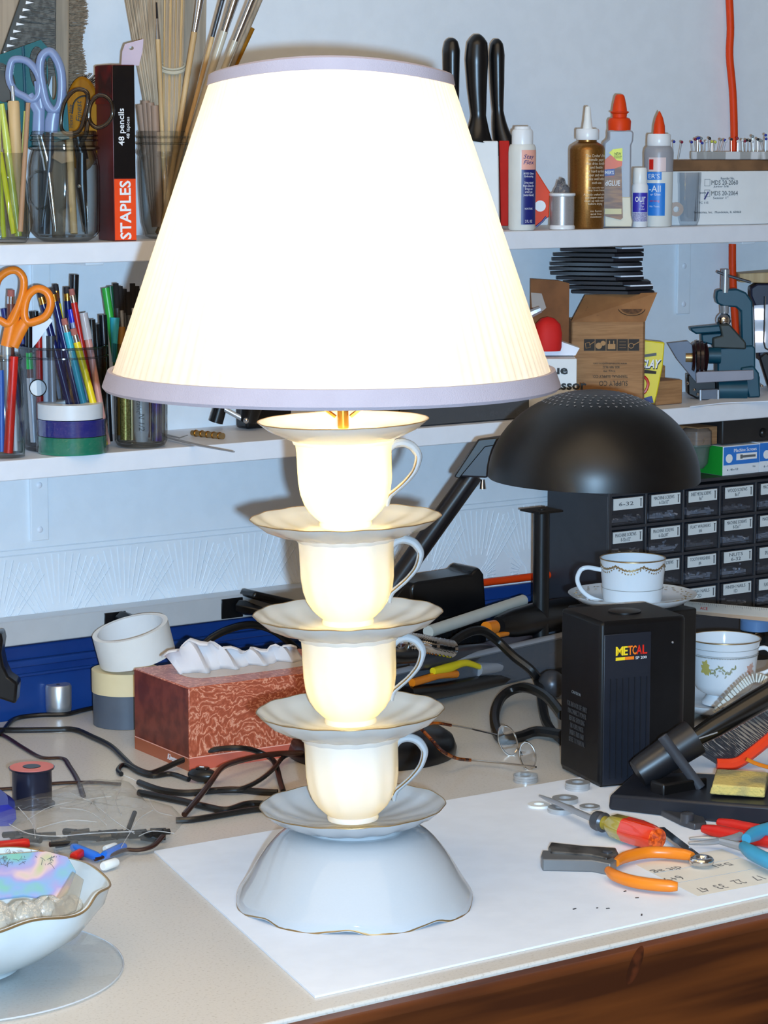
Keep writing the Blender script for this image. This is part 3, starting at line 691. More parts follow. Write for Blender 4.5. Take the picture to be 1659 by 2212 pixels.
# ---- eyeglasses
gz = .012
eg = thing('eyeglasses', 'thin-rimmed oval eyeglasses with tortoiseshell temple tips lying beside the desk lamp base', 'eyeglasses', T(1110, 1640))
m_wire = mat('silver wire', (196, 190, 182), .2, 1.0); m_tort = mat('tortoiseshell', (150, 74, 20), .25, rgb2=(60, 22, 10), scale=120, lo=.45, hi=.55)
lg = glass('lens glass', tint=(250, 250, 250), edge=(235, 235, 235), refl=.4, base=.06)
def lens(cx, cy, rx, ry, tilt, lc):
    pts = [V(cx + rx * math.cos(a) * math.cos(tilt) - ry * math.sin(a) * math.sin(tilt), cy + rx * math.cos(a) * math.sin(tilt) + ry * math.sin(a) * math.cos(tilt), lc) for a in [2 * PI * i / 28 for i in range(28)]]
    MB().tube(pts, .0009, 6, True).build('rim', m_wire, eg)
    MB().pprism(pts, -FH * .0012).build('lens', lg, eg)
lens(1097, 1600, 19, 34, -.35, T(1100, 1632)); lens(1140, 1633, 17, 30, -.18, T(1140, 1663))
MB().tube([V(1112, 1626, T(1112, 1640)), V(1120, 1618, T(1112, 1640)), V(1128, 1632, T(1128, 1652))], .0009, 6, k=4).build('bridge', m_wire, eg)
MB().tube([T(1076, 1588, .018), T(1020, 1575, .018), T(975, 1567, .030)], .0009, 6).build('temple', m_wire, eg)
MB().tube([T(975, 1567, .030), T(935, 1562, .034), T(900, 1575, .032)], .0016, 6, k=4).build('temple_tip', m_tort, eg)
MB().tube([T(1158, 1657, .010), T(1080, 1648, .006), T(1016, 1642, .006)], .0011, 6).build('temple', m_wire, eg)
MB().tube([T(1016, 1642, .006), T(985, 1638, .014), T(955, 1622, .026), T(930, 1595, .032), T(908, 1572, .036)], .0018, 6, k=4).build('temple_tip', m_tort, eg)
# ---- desk lamp
dlc = T(803, 1625); 
dl = thing('desk_lamp', 'black desk lamp with a perforated dome shade on a slanting arm', 'lamp', dlc)
sD = S(dlc)
MB().lathe([(.0, 0), (182 / sD, 0), (184 / sD, .006), (176 / sD, .016), (150 / sD, .024), (60 / sD, .028), (0, .028)], Matrix.Translation(dlc + Z3 * .0003), 72, caps=False).build('round_base', m_black, dl)
armd = -.08                                            # the arm stands a little behind
P0 = dlc + FH * .03 + Z3 * .02 - R * .02
pa = V(862, 1248, dlc, armd); pb = V(1022, 1024, dlc, armd); lowr = V(770, 1375, dlc, armd)
MB().tube([P0, lowr, pa, pb], .0105, 16).build('arm', mat('black arm tube', (20, 17, 20), .3), dl)
hq = [V(x, y, dlc, armd + .012) for x, y in ((981, 1030), (1052, 1033), (1100, 960), (1088, 945), (1035, 953))]
MB().pprism(hq, FH * .024).build('hinge_block', mat('black hinge', (30, 30, 38), .35), dl, bevel=.002)
hq = [V(x, y, dlc, armd + .016) for x, y in ((981, 1030), (992, 1034), (1048, 966), (1096, 958), (1088, 944), (1034, 950))]
MB().pprism(hq, FH * .004).build('hinge_flange', m_blackm, dl, bevel=.001)
MB().tube([V(1043, 1036, dlc, armd), V(1043, 1056, dlc, armd)], [.0022, .0036], 10).build('thumb_screw', m_chrome, dl)
dc = V(1283, 1033, dlc, 0.03); rd = 229.5 / S(dc); hd = V(1283, 842, dc).z - dc.z
DM = Matrix.Translation(dc) @ Matrix.Rotation(math.radians(1.0), 4, FH)
rows_ = [(math.cos(a) * rd, max(0, math.sin(a)) * hd) for a in [i * (PI / 2) / 16 for i in range(17)]]
MB().lathe([(r, z) for r, z in rows_[:-1]] + [(0, hd)] + [(max(r - .0012, 0), z - .0012) for r, z in reversed(rows_[:-1])], DM, 72, caps=False).build('dome_shade', m_blackm, dl)
pf_ = MB()
for j, (ang, n) in enumerate(((60, 40), (63.5, 38), (67, 34), (70.5, 28), (74, 22))):
    for i in range(n):
        a = 2 * PI * (i + .5 * (j % 2)) / n; e_ = math.radians(ang)
        p = Vector((math.cos(e_) * rd * math.cos(a), math.cos(e_) * rd * math.sin(a), math.sin(e_) * hd + .0002))
        nx = Vector((p.x / rd ** 2, p.y / rd ** 2, p.z / hd ** 2)).normalized()
        x_ = nx.cross(Z3).normalized(); 
        pf_.prism([(-.0013, -.0008), (.0013, -.0008), (0, .0015)], .0003, DM @ frame(p, x_, nx.cross(x_), nx))
pf_.build('perforations', mat('pierced holes', (132, 128, 126), .5), dl, kind='stuff')
for (x, y) in ((1318, 1003),):
    p = V(x, y, dc); 
# ---- post with square plate
po = col(1167, Yw - .15, TZ); 
pst = thing('post', 'slim black post with a square top plate beside the drawer cabinet', 'post', po)
zt_ = V(1167, 1105, po).z
MB().lathe([(.0095, 0), (.0095, zt_ - TZ)], Matrix.Translation(po), 24).build('tube', mat('satin black post', (16, 16, 18), .35), pst)
MB().bx(-.0178, .0178, -.0178, .0178, 0, .0025, frame(Vector((po.x, po.y, zt_)), (1, 0, 0), (0, 1, 0), (0, 0, 1))).build('top_plate', m_blackm, pst, bevel=.0005)
MB().lathe([(.0045, 0), (.0045, .0008)], Matrix.Translation((po.x, po.y, zt_ + .0025)), 16).build('bolt_hole', m_rub, pst)
MB().lathe([(.03, 0), (.03, .004)], Matrix.Translation(po + Z3 * .0003), 24).build('foot_plate', m_blackm, pst)
# ================================================================ drawer cabinet
cy = Yw - .135
cl_ = col(1317, cy, TZ + .2); ctop = P(1561, 1030, cy).z
XC0 = cl_.x
px_row = lambda x, y: P(x, y, cy)
rowpitch = (P(1483, 1058, cy).z - P(1483, 1269, cy).z) / 3.0
colpitch = (P(1644, 1120, cy).x - P(1326, 1120, cy).x) / 4.0
lab0 = P(1326, 1150, cy)                      # left edge of row-2 labels
NC, NR = 6, int((ctop - TZ - .02) / rowpitch)
cab = thing('drawer_cabinet', 'dark grey parts cabinet of clear labelled screw drawers', 'cabinet', (XC0 + .2, cy + .06, TZ))
m_cab = mat('charcoal cabinet plastic', (50, 52, 58), .45)
XC1 = XC0 + .012 + colpitch * NC
f = MB()
f.bx(XC0 - .001, XC0 + .004, cy, Yw - .02, TZ + .0005, ctop); f.bx(XC1, XC1 + .006, cy, Yw - .02, TZ + .0005, ctop)
f.bx(XC0, XC1, cy, Yw - .02, ctop - .004, ctop); f.bx(XC0, XC1, Yw - .024, Yw - .02, TZ + .0005, ctop)
zr0 = ctop - .010
dx0 = lab0.x - colpitch * .06
for r in range(NR + 1): f.bx(XC0, XC1, cy + .001, Yw - .021, zr0 - rowpitch * r - .0012, zr0 - rowpitch * r + .0022)
for c in range(NC + 1): f.bx(dx0 - .0035 + colpitch * c - .0015, dx0 - .0035 + colpitch * c + .0015, cy + .002, Yw - .022, TZ + .001, zr0)
f.bx(XC0, XC1, cy, Yw - .021, TZ + .0006, zr0 - rowpitch * NR)
f.build('frame', m_cab, cab, bevel=.0005)
m_drw = glass('drawer plastic', tint=(228, 231, 236), edge=(130, 134, 142), rough=.15, base=.05, haze=.10, hazecol=(96, 102, 114))
LBL = [['', 'MACHINE SCREWS\n6-32x1/2"', 'SHEET METAL SCREWS\n8x1"', 'WOOD SCREWS\n8x1"', 'MACHINE SCREWS\n8-32x2"', ''],
       ['MACHINE SCREWS\n8-32x1/2"', 'MACHINE SCREWS\n6-32x3/8"', 'FLAT WASHERS\n#6', 'MACHINE SCREWS\n8-32x1"', 'MACHINE SCREWS\n6', ''],
       ['', 'SHEET METAL SCREWS\n6x1/2"', 'TOOTH WASHERS\n#6', 'NUTS\n6-32', 'SPLIT WASHERS\n', ''],
       ['', '', 'FINISH NAILS\n2D', 'FINISH NAILS\n1D', 'FLAT WASHERS\n', ''],
       ['', '', 'WOOD SCREWS\n6x1/2"', '', '', '']]
LBL[0][0] = '\n6-32'
m_lbl = mat('drawer label card', (214, 222, 224), .6)
rr_ = random.Random(3)
for r in range(NR):
    for c in range(NC):
        x0 = dx0 + colpitch * c; x1 = x0 + colpitch - .0075; z1 = zr0 - rowpitch * r - .003; z0 = z1 - rowpitch + .0065
        if project((x0, cy, z0))[0] > 1690: continue
        d = MB().bx(x0, x1, cy + .002, cy + .0035, z0, z1); d.bx(x0, x1, cy + .002, Yw - .03, z0, z0 + .0015); d.bx(x0, x0 + .0012, cy + .002, Yw - .03, z0, z1 - .006); d.bx(x1 - .0012, x1, cy + .002, Yw - .03, z0, z1 - .006)
        dr = d.build('drawer', m_drw, cab)
        if project((x0, cy, z1))[1] > 1430: continue
        lx0 = x0 + colpitch * .06; lx1 = lx0 + colpitch * .76; lz1 = z1 - .001; lz0 = lz1 - rowpitch * .34
        MB().bx(lx0, lx1, cy + .0005, cy + .0018, lz0, lz1).build('label_card', m_lbl, dr)
        if r < len(LBL) and LBL[r][c].strip():
            s_ = LBL[r][c]; two = '\n' in s_ and s_.split('\n')[0] and s_.split('\n')[1]
            W_ = (lx1 - lx0) * (.72 if len(s_) > 14 else .5)
            text(s_.strip(), WMx(((lx0 * .58 + lx1 * .42), cy + .0004, (lz0 + lz1) / 2)), W_, (lz1 - lz0) * (.72 if two else .32), m_print, dr, 'lettering', t=.0002)
            k = MB(); xx = lx1 - .004
            k.bx(xx, xx + .0014, cy + .0001, cy + .0005, lz0 + .002, lz1 - .003); k.bx(xx - .0006, xx + .002, cy + .0001, cy + .0005, lz1 - .003, lz1 - .002)
            k.build('screw_drawing', m_print, dr)
        scw = MB()
        for i in range(26):
            px_ = rr_.uniform(x0 + .002, x1 - .002); zz = z0 + .0025 + abs(rr_.gauss(0, .0025)); yy = cy + .005 + rr_.uniform(0, .012)
            a = rr_.uniform(0, PI); L_ = rr_.uniform(.002, .005)
            scw.tube([(px_ - L_ * math.cos(a), yy, zz + .001), (px_ + L_ * math.cos(a), yy + L_ * .5, zz + .001 + L_ * .4 * math.sin(a))], [.0017, .0011], 5)
        scw.bx(x0 + .002, x1 - .002, cy + .012, cy + .04, z0 + .002, z0 + .006)
        scw.build('screws', mat('bright screws', (236, 238, 242), .25, .35) if (r + c) % 3 else m_steel, dr, kind='stuff')
# things on the cabinet
zc = ctop
def onc(px, dy): return col(px, cy + dy, zc)
a = onc(1561, .004)
gb = thing('screw_box', 'green-ended blue and white machine screw box on the drawer cabinet', 'box', a)
hgb = P(1561, 965, cy + .004).z - zc
x1b = P(1640, 990, cy + .004).x
m_wb = mat('white box card', (226, 232, 238), .5)
MB().bx(a.x, x1b, a.y, a.y + .085, zc + .0003, zc + hgb).build('carton', m_wb, gb, bevel=.0004)
MB().bx(a.x - .0006, a.x, a.y + .0005, a.y + .0845, zc + .0006, zc + hgb - .0003).build('green_end', mat('green carton end', (22, 150, 50), .45), gb)
MB().bx(a.x + .001, x1b, a.y - .0005, a.y, zc + hgb * .36, zc + hgb * .97).build('blue_band', mat('carton blue', (44, 120, 206), .45), gb)
fm = lambda x, z: WMx((x, a.y - .0006, z))
wb_ = x1b - a.x
text('Machine Screws', fm(a.x + wb_ * .60, zc + hgb * .84), wb_ * .62, hgb * .12, m_winkp, gb)
text('6 - 40 x 1/2', fm(a.x + wb_ * .26, zc + hgb * .2), wb_ * .3, hgb * .07, m_print, gb)
text('Qty', fm(a.x + wb_ * .85, zc + hgb * .24), wb_ * .08, hgb * .06, m_print, gb)
MB().lathe([(0, 0), (hgb * .15, 0), (hgb * .15, .0004)], WMx((a.x + wb_ * .16, a.y - .0005, zc + hgb * .58)), 24).build('round_seal', m_winkp, gb)
MB().bx(a.x + wb_ * .36, a.x + wb_ * .92, a.y - .0009, a.y - .0005, zc + hgb * .50, zc + hgb * .72).build('picture_panel', m_winkp, gb)
MB().bx(a.x + wb_ * .52, a.x + wb_ * .88, a.y - .0012, a.y - .0009, zc + hgb * .57, zc + hgb * .65).bx(a.x + wb_ * .46, a.x + wb_ * .52, a.y - .0012, a.y - .0009, zc + hgb * .54, zc + hgb * .68).build('screw_picture', m_print, gb)
x2b = x1b + .001; g2 = thing('screw_box', 'second blue and white machine screw box at the right edge, beside the green-ended one', 'box', (x2b, a.y, zc))
MB().bx(x2b, x2b + wb_, a.y, a.y + .085, zc + .0003, zc + hgb * 1.02).build('carton', m_wb, g2, bevel=.0004)
MB().bx(x2b, x2b + wb_, a.y - .0005, a.y, zc + hgb * .38, zc + hgb).build('blue_band', MATS['carton blue'], g2)
MB().lathe([(0, 0), (hgb * .15, 0), (hgb * .15, .0004)], WMx((x2b + wb_ * .18, a.y - .0005, zc + hgb * .60)), 24).build('round_seal', m_winkp, g2)
text('6 - 40 x', fm(x2b + wb_ * .22, zc + hgb * .2), wb_ * .22, hgb * .07, m_print, g2)
# black box + kraft box on them
zk = zc + hgb * 1.02 + .0005
k0 = col(1468, cy + .03, zk); k1 = col(1559, cy + .012, zk)
kb = MB().bx(k0.x + .02, k1.x, cy + .02, cy + .10, zk, P(1530, 922, cy + .02).z)
tag(kb.build('carton', m_kraft, bevel=.001), 'small open kraft box on top of the screw boxes', 'box')
bkb = thing('black_case', 'black case with a round knob under the lower shelf', 'case', (k1.x + .05, cy + .05, zk))
MB().bx(k1.x + .0008, k1.x + .12, cy + .012, cy + .10, zk, zmid - .022).build('case_body', mat('charcoal case', (38, 36, 36), .5), bkb, bevel=.002)
kp = P(1648, 935, cy + .012)
MB().ball(kp, .0062, 16, (1, .8, 1)).build('knob', m_black, bkb)
# clear tub with brass pins, partly behind the dome
cc_ = onc(1503, .03)
tub = thing('clear_tub', 'clear plastic tub of brass pins beside the screw box', 'tub', cc_)
MB().lathe(rowprof(cc_, [(1012, 16), (1000, 26), (966, 30), (962, 34), (930, 33), (924, 26), (924, 0)]), cc_, 24, caps=False).build('tub_wall', m_plas, tub)
pn = MB()
for i in range(7):
    p = cc_ + R * random.uniform(-.009, .009) - FH * random.uniform(0, .01) + Z3 * (zrow(cc_, 955) - cc_.z + random.uniform(-.004, .004)); a_ = random.uniform(0, 3)
    pn.tube([p, p + (R * math.cos(a_) + Z3 * math.sin(a_)) * .008], .0006, 5)
pn.build('brass_pins', m_brass, tub)
# ================================================================ cups on the right
def teacup(name, label, loc, rows, foot, handle_pts, bands, deco, t=.0014):
    th = thing(name, label, 'cup', loc)
    pr_ = rowprof(loc, rows); inn = [(max(r - t, 0), z + (t if i < 2 else 0)) for i, (r, z) in enumerate(pr_)]
    MB().lathe([(0, pr_[0][1])] + pr_ + list(reversed(inn)) + [(0, inn[0][1] + .001)], loc, 56, caps=False).build('cup_body', m_cup, th)
    MB().tube([V(x, y, loc) for x, y in handle_pts], .0020, 10, k=5, flat=1.2).build('handle', m_cup, th)
    rt = pr_[-1]; g = [Vector(loc) + Vector((rt[0] * math.cos(a), rt[0] * math.sin(a), rt[1])) for a in [2 * PI * i / 48 for i in range(48)]]
    MB().tube(g, .0006, 5, True).build('gilt_rim', m_gold, th)
    return th, pr_
def surf(pr_, z):
    for (r0, z0), (r1, z1) in zip(pr_, pr_[1:]):
        if min(z0, z1) <= z <= max(z0, z1) and abs(z1 - z0) > 1e-6: return r0 + (r1 - r0) * (z - z0) / (z1 - z0)
    return pr_[-1][0]
def on_cup(loc, pr_, a, z, off=.0002):
    r = surf(pr_, z) + off; aa = ANG0 + a; return Vector(loc) + Vector((r * math.cos(aa), r * math.sin(aa), z)), Vector((math.cos(aa), math.sin(aa), 0))
def leaf(mb, loc, pr_, a, z, L_, W_, rot):
    p, n = on_cup(loc, pr_, a, z); x = Z3.cross(n); M = frame(p, x, Z3, n) @ Matrix.Rotation(rot, 4, 'Z')
    mb.prism([(-L_, 0), (-L_ * .3, W_), (L_ * .4, W_ * .7), (L_, 0), (L_ * .4, -W_ * .7), (-L_ * .3, -W_)], .0002, M)
# floral cup with foot, on the worktop's saucer
fc = T(1562, 1532, .012)
sc2 = thing('saucer', 'white saucer under the floral cup behind the power supply', 'saucer', T(1562, 1541))
MB().lathe([(.0, 0), (.028, 0), (.030, .004), (.052, .008), (.068, .017), (.069, .019), (.066, .0185), (.05, .0115), (.03, .0095), (0, .0095)], Matrix.Translation(T(1562, 1541) + Z3 * .0005), 56, caps=False).build('plate', m_cup, sc2)
fc = T(1562, 1541) + Z3 * .0105
fcup, fpr = teacup('teacup', 'white footed teacup with a band of pastel flowers', fc, [(1518, 47), (1514, 47), (1507, 40), (1498, 35), (1494, 46), (1487, 57), (1475, 64), (1450, 68), (1420, 71), (1395, 74), (1378, 78)], 0,
    [(1634, 1402), (1655, 1400), (1672, 1420), (1664, 1446), (1640, 1456), (1630, 1458)], 0, 0)
H = fpr[-1][1]
for (mm, nm, items) in ((mat('floral yellow', (190, 176, 96), .5), 'yellow_flower', [(-.75, .60, .006), (-.72, .66, .005), (-.66, .58, .004)]), (mat('floral pink', (206, 166, 150), .5), 'pink_flower', [(.75, .60, .0045), (.82, .56, .004), (.84, .63, .003)])):
    b_ = MB()
    for a_, k, sz in items:
        for j in range(5): leaf(b_, fc, fpr, a_ + .06 * math.cos(j * 1.256), H * k + .003 * math.sin(j * 1.256), sz * .7, sz * .45, j * 1.256)
    b_.build(nm, mm, fcup)
b_ = MB(); b2 = MB()
for j in range(13):
    leaf(b_, fc, fpr, -.62 + j * .07, H * (.60 - .05 * math.sin(j * .9)), .0028, .0011, j * 1.7)
for j in range(8): leaf(b2, fc, fpr, -.5 + j * .085, H * (.55 + .05 * math.cos(j * 1.9)), .0022, .001, j * 2.1)
b_.build('leaves', mat('floral olive', (150, 150, 110), .5), fcup); b2.build('blossoms', mat('floral grey', (168, 166, 150), .5), fcup)
for kk in (.80, .885):
    z = H * kk; r = surf(fpr, z) + .0003
    MB().tube([Vector(fc) + Vector((r * math.cos(2 * PI * i / 48), r * math.sin(2 * PI * i / 48), z)) for i in range(48)], .0003, 4, True).build('grey_line', mat('grey enamel line', (150, 146, 138), .4), fcup)
zg_ = MB()
for i in range(60):
    aa = -1.4 + i * .047; p, n = on_cup(fc, fpr, aa, H * .775); x = Z3.cross(n); zg_.prism([(-.0011, .0008), (.0011, .0008), (0, -.0009)], .0002, frame(p, x, Z3, n))
zg_.build('zigzag_border', MATS['grey enamel line'], fcup)
# gold decorated cup + saucer on a small box behind the power supply
g0 = col(1362, (A.y + Dd.y) / 2 + .10, TZ); sg0 = S(g0)
zs_ = V(1362, 1303, g0).z
MB0 = MB().bx(-.05, .05, -.045, .045, 0, zs_ - TZ - .004, frame(Vector((g0.x, g0.y, TZ + .0005)), (1, 0, 0), (0, 1, 0), (0, 0, 1)))
tag(MB0.build('storage_box', m_blackm, bevel=.002), 'plain dark box hidden behind the power supply, under the gold-trimmed cup', 'box')
gs = Vector((g0.x, g0.y, zs_ - .003))
gsc = thing('saucer', 'white saucer with a grey scroll border under the gold-trimmed cup', 'saucer', gs)
MB().lathe([(0, 0), (.03, 0), (.032, .003), (.055, .006), (.0655, .0125), (.067, .014), (.064, .0138), (.05, .009), (.03, .0065), (0, .0065)], Matrix.Translation(gs), 56, caps=False).build('plate', m_cup, gsc)
sc_b = MB(); rs_ = random.Random(5)
for i in range(90):
    a_ = 2 * PI * i / 90; r = .057 + .004 * math.sin(i * 2.3); p = gs + Vector((r * math.cos(a_), r * math.sin(a_), .0102 + (r - .05) * .25)); 
    sc_b.prism([(-.0016, 0), (0, .0009), (.0016, 0), (0, -.0009)], .0003, Matrix.Translation(p) @ Matrix.Rotation(rs_.uniform(0, 3), 4, 'Z'))
sc_b.build('scroll_border', m_gold, gsc)
gc = gs + Z3 * .0075
gcup, gpr = teacup('teacup', 'white teacup with a gold scroll border standing behind the power supply', gc, [(1296, 62), (1290, 64), (1260, 66), (1230, 69), (1205, 70.5)], 0,
    [(1300, 1231), (1284, 1228), (1268, 1226), (1254, 1232), (1247, 1252), (1256, 1274), (1275, 1290), (1302, 1300)], 0, 0)
H2 = gpr[-1][1]
z = H2 * .30; r = surf(gpr, z) + .0002
MB().tube([Vector(gc) + Vector((r * math.cos(2 * PI * i / 48), r * math.sin(2 * PI * i / 48), z)) for i in range(48)], .00035, 4, True).build('grey_line', MATS['grey enamel line'], gcup)
b_ = MB()
for i in range(64):
    aa = -1.5 + i * .047; ww = .004 * abs(math.sin(i * .17)); 
    leaf(b_, gc, gpr, aa, H2 * .9 - ww * 1.1, .0018, .0009, i * 1.3)
    if i % 2: leaf(b_, gc, gpr, aa, H2 * .86 - ww * 1.6, .0013, .0007, i * 2.1)
b_.build('scroll_border', m_gold, gcup)
# ruler
r0 = V(1478, 1318, g0, -.05); r1 = V(1680, 1336, g0, .10)
dr_ = (r1 - r0).normalized(); 
rul = thing('ruler', 'white steel-edged ruler leaning across the drawer cabinet', 'ruler', (r0 + r1) / 2)
MB().pprism([r0, r1, r1 + Z3 * .0085 + FH * .006, r0 + Z3 * .0085 + FH * .006], (FH * .0015)).build('blade', mat('ruler white', (206, 200, 190), .5), rul)
MB().pprism([r0 - Z3 * .003 - FH * .001, r1 - Z3 * .004 - FH * .001, r1 - FH * .001, r0 - FH * .001], (FH * .003)).build('edge_strip', mat('ruler edge', (214, 186, 160), .5), rul)
tk = MB()
for i in range(44):
    p = r0.lerp(r1, i / 44) + Z3 * .0084 + FH * .0055; h_ = .0026 if i % 4 == 0 else .0014
    tk.pprism([p, p + dr_ * .0004, p + dr_ * .0004 - Z3 * h_ - FH * .002, p - Z3 * h_ - FH * .002], -FH * .0002)
tk.build('tick_marks', m_ink, rul)
text('ACE', frame(r0.lerp(r1, .22) + Z3 * .0035 + FH * .0015, dr_, Z3, -FH), .014, .003, m_red, rul)
# blue lidded jar behind the floral cup
bj = T(1632, 1420)
jb = thing('jar', 'small jar with a blue lid behind the floral teacup', 'jar', bj)
MB().lathe([(0, 0), (.018, 0), (.019, .004), (.019, .03), (.016, .036)], Matrix.Translation(bj + Z3 * .0003), 28, caps=False).build('body', glass('teal glass', tint=(40, 120, 150), edge=(10, 30, 50)), jb)
MB().lathe([(0.0, .034), (.019, .034), (.019, .046), (.017, .048), (0, .048)], Matrix.Translation(bj), 28).build('lid', mat('slate blue lid', (90, 130, 180), .35), jb)
# shelf liner paper bits behind the power supply
tag(MB().pprism([T(1486, 1575, .0005), T(1540, 1600, .0005), T(1600, 1570, .0005), T(1560, 1545, .0005)], (0, 0, .0004)).build('folded_paper', m_paper), 'creased white paper lying between the saucer and the soldering iron', 'paper')
# ================================================================ middle of the bench, behind the lamp
# black hopper
hx = MB(); hl = col(965, Yw - .10, TZ)
q = [P(x, y, Yw - .10) for x, y in ((898, 1400), (1052, 1400), (1052, 1330), (1046, 1240), (1036, 1226), (1026, 1232), (1020, 1240), (905, 1257), (892, 1262), (888, 1275))]
bh = thing('black_bin', 'black plastic bin with a rounded top behind the teacup lamp', 'bin', (hl.x, Yw - .07, TZ))
MB().pprism([p for p in q], Vector((0, .05, 0))).build('bin_body', m_black, bh, bevel=.003)
rbz = MB()
for i in range(12):
    x = P(925 + i * 10, 1345, Yw - .103).x; z1 = P(925 + i * 10, 1332, Yw - .103).z
    rbz.bx(x, x + .002, Yw - .1035, Yw - .1, z1 - .035, z1)
rbz.build('ribs', m_rub, bh)
MB().bx(q[0].x + .002, q[1].x - .002, Yw - .098, Yw - .052, TZ + .0003, q[0].z).build('bin_foot', m_black, bh)
# orange hose along the wall
hq_ = [P(x, y, Yw - .024) for x, y in ((820, 1300), (900, 1285), (1000, 1265), (1100, 1252), (1200, 1240), (1330, 1224))]
oc = thing('extension_cord', 'orange extension cord running along the foot of the wall', 'cord', hq_[2])
MB().tube(hq_, .0045, 12, k=4).build('cord_run', m_rorange, oc)
vq = [P(x, y, Yw - .012) for x, y in ((1574, -30), (1578, 60), (1576, 120), (1583, 200), (1586, 300), (1584, 420), (1582, 560), (1585, 640), (1590, 720), (1596, 790), (1600, 830))]
tag(MB().tube(vq, .0048, 12, k=4).build('extension_cord', m_rorange), 'orange extension cord hanging down the wall on the right', 'cord')
# clear tray
ty0 = T(880, 1530); ty1 = T(1215, 1450)
dT = (ty1 - ty0).normalized(); nT = Z3.cross(dT)
hT = V(1215, 1372, ty1).z - TZ
ty0 = ty0 - dT * .06; ty1 = ty1 + dT * .03
tr = thing('clear_tray', 'clear plastic tray full of tools behind the teacup lamp', 'tray', (ty0 + ty1) / 2)
dep = .10
wal = MB()
for a_, b_ in ((ty0, ty1), (ty0 + nT * dep, ty1 + nT * dep), (ty0, ty0 + nT * dep), (ty1, ty1 + nT * dep)):
    d = (b_ - a_).normalized(); m_ = Z3.cross(d) * .0015
    wal.hull8([a_ + Z3 * .001, b_ + Z3 * .001, b_ + m_ + Z3 * .001, a_ + m_ + Z3 * .001], [a_ + Z3 * hT, b_ + Z3 * hT, b_ + m_ + Z3 * hT, a_ + m_ + Z3 * hT])
wal.pprism([ty0 + Z3 * .001, ty1 + Z3 * .001, ty1 + nT * dep + Z3 * .001, ty0 + nT * dep + Z3 * .001], (0, 0, .0015))
wal.build('tray_walls', glass('tray plastic', tint=(178, 184, 194), edge=(110, 114, 122), rough=.18, base=.06, haze=.30, hazecol=(140, 144, 152), bump=.4, bscale=25), tr)
rimt = MB().tube([ty0 + Z3 * hT, ty1 + Z3 * hT], .0068, 8, flat=.5, up=(0, 0, 1)); rimt.tube([ty0 + nT * dep + Z3 * hT, ty1 + nT * dep + Z3 * hT], .003, 6)
rimt.build('tray_rim', mat('frosted rim', (150, 152, 158), .4), tr)
inT = lambda px, py, off: V(px, py, ty0.lerp(ty1, (px - 880) / 335.) + nT * off)
def tool(name, pts, r, m_, label, off=.03, cat='tool', k=5, n=10):
    return tag(MB().tube([inT(x, y, off) for x, y in pts], r, n, k=k).build(name, m_), label, cat)
tool('yellow_cable', [(935, 1450), (970, 1442), (1005, 1432), (1040, 1442)], [.004, .0055, .004, .003], m_yellow, 'yellow cable end seen through the clear tray', .012, 'cable')
tool('orange_lead', [(890, 1475), (915, 1468), (950, 1458), (985, 1456)], .0045, m_orange, 'orange lead lying left of the yellow cable in the clear tray', .015, 'cable')
tag(MB().hull8([inT(1120, 1452, .04), inT(1215, 1432, .04), inT(1215, 1432, .06), inT(1120, 1452, .06)], [inT(1105, 1428, .04), inT(1215, 1405, .04), inT(1215, 1405, .06), inT(1105, 1428, .06)]).build('red_case', mat('dark red case', (150, 20, 24), .4), bevel=.002), 'dark red case seen through the right end of the clear tray', 'case')
tool('steel_tube', [(900, 1430), (960, 1420), (1040, 1412), (1070, 1418)], [.010, .012, .012, .009], m_dsteel, 'shiny dark steel tube in the clear tray', .045, 'tube')
tool('grey_roll', [(1030, 1446), (1075, 1440)], .008, m_alu2, 'pale grey roll in the middle of the clear tray', .02, 'roll')
tool('black_grip', [(880, 1500), (960, 1490), (1060, 1470), (1120, 1462)], .009, m_black, 'black tool grip along the bottom of the clear tray', .02)
# duct spiral on the tray
sp = [inT(x, y, -.0) for x, y in ((872, 1385), (900, 1388), (930, 1394), (975, 1402))]
spm = MB(); s2_ = spline(sp, 12)
spm.tube(s2_, [.0078 + (.0024 if i % 2 else 0) for i in range(len(s2_))], 16)
tag(spm.build('flexible_conduit', m_chrome), 'ribbed shiny metal conduit lying on the tray rim', 'conduit')
tag(MB().tube([inT(828, 1412, .0), inT(860, 1418, 0), inT(905, 1414, 0)], .0085, 12, k=4).build('black_hose', m_black), 'short black hose end in front of the metal conduit', 'hose')
# pale tube
w0 = inT(925, 1365, .05); w1 = inT(1130, 1297, .07)
pt = thing('pale_tube', 'pale grey-white tube leaning across the tray', 'tube', w0)
MB().tube([w0, w1], .0068, 18).build('tube_wall', mat('ivory tube', (196, 196, 186), .5), pt)
# black handled chisel + orange cap
hn0 = inT(1075, 1352, .02); hn1 = inT(1230, 1322, .04)
ch = thing('file_handle', 'big black bulbous tool handle with an orange collar leaning on the tray', 'tool', hn0)
MB().tube([hn0, hn0.lerp(hn1, .2), hn0.lerp(hn1, .55), hn1], [.010, .0165, .019, .018], 24, k=4).build('handle', m_black, ch)
MB().tube([inT(1050, 1357, .0), inT(1068, 1354, .0)], [.0075, .0078], 16).build('orange_cap', m_orange, ch)
MB().tube([inT(1076, 1372, .0), inT(1096, 1368, .0)], [.003, .003], 10).build('orange_tip', m_orange, ch)
tag(MB().bx(-.05, .03, -.015, .015, 0, hT - .004, HM(inT(1110, 1400, .06) * 1 - Z3 * (inT(1110, 1400, .06).z - TZ - .003), dT)).build('black_block', m_blackm), 'matt black block standing in the back of the clear tray', 'block')
tag(MB().ball(T(1192, 1478, .016), .0158, 18).build('steel_ball_knob', m_dsteel), 'dark steel ball knob just left of the power supply', 'knob')
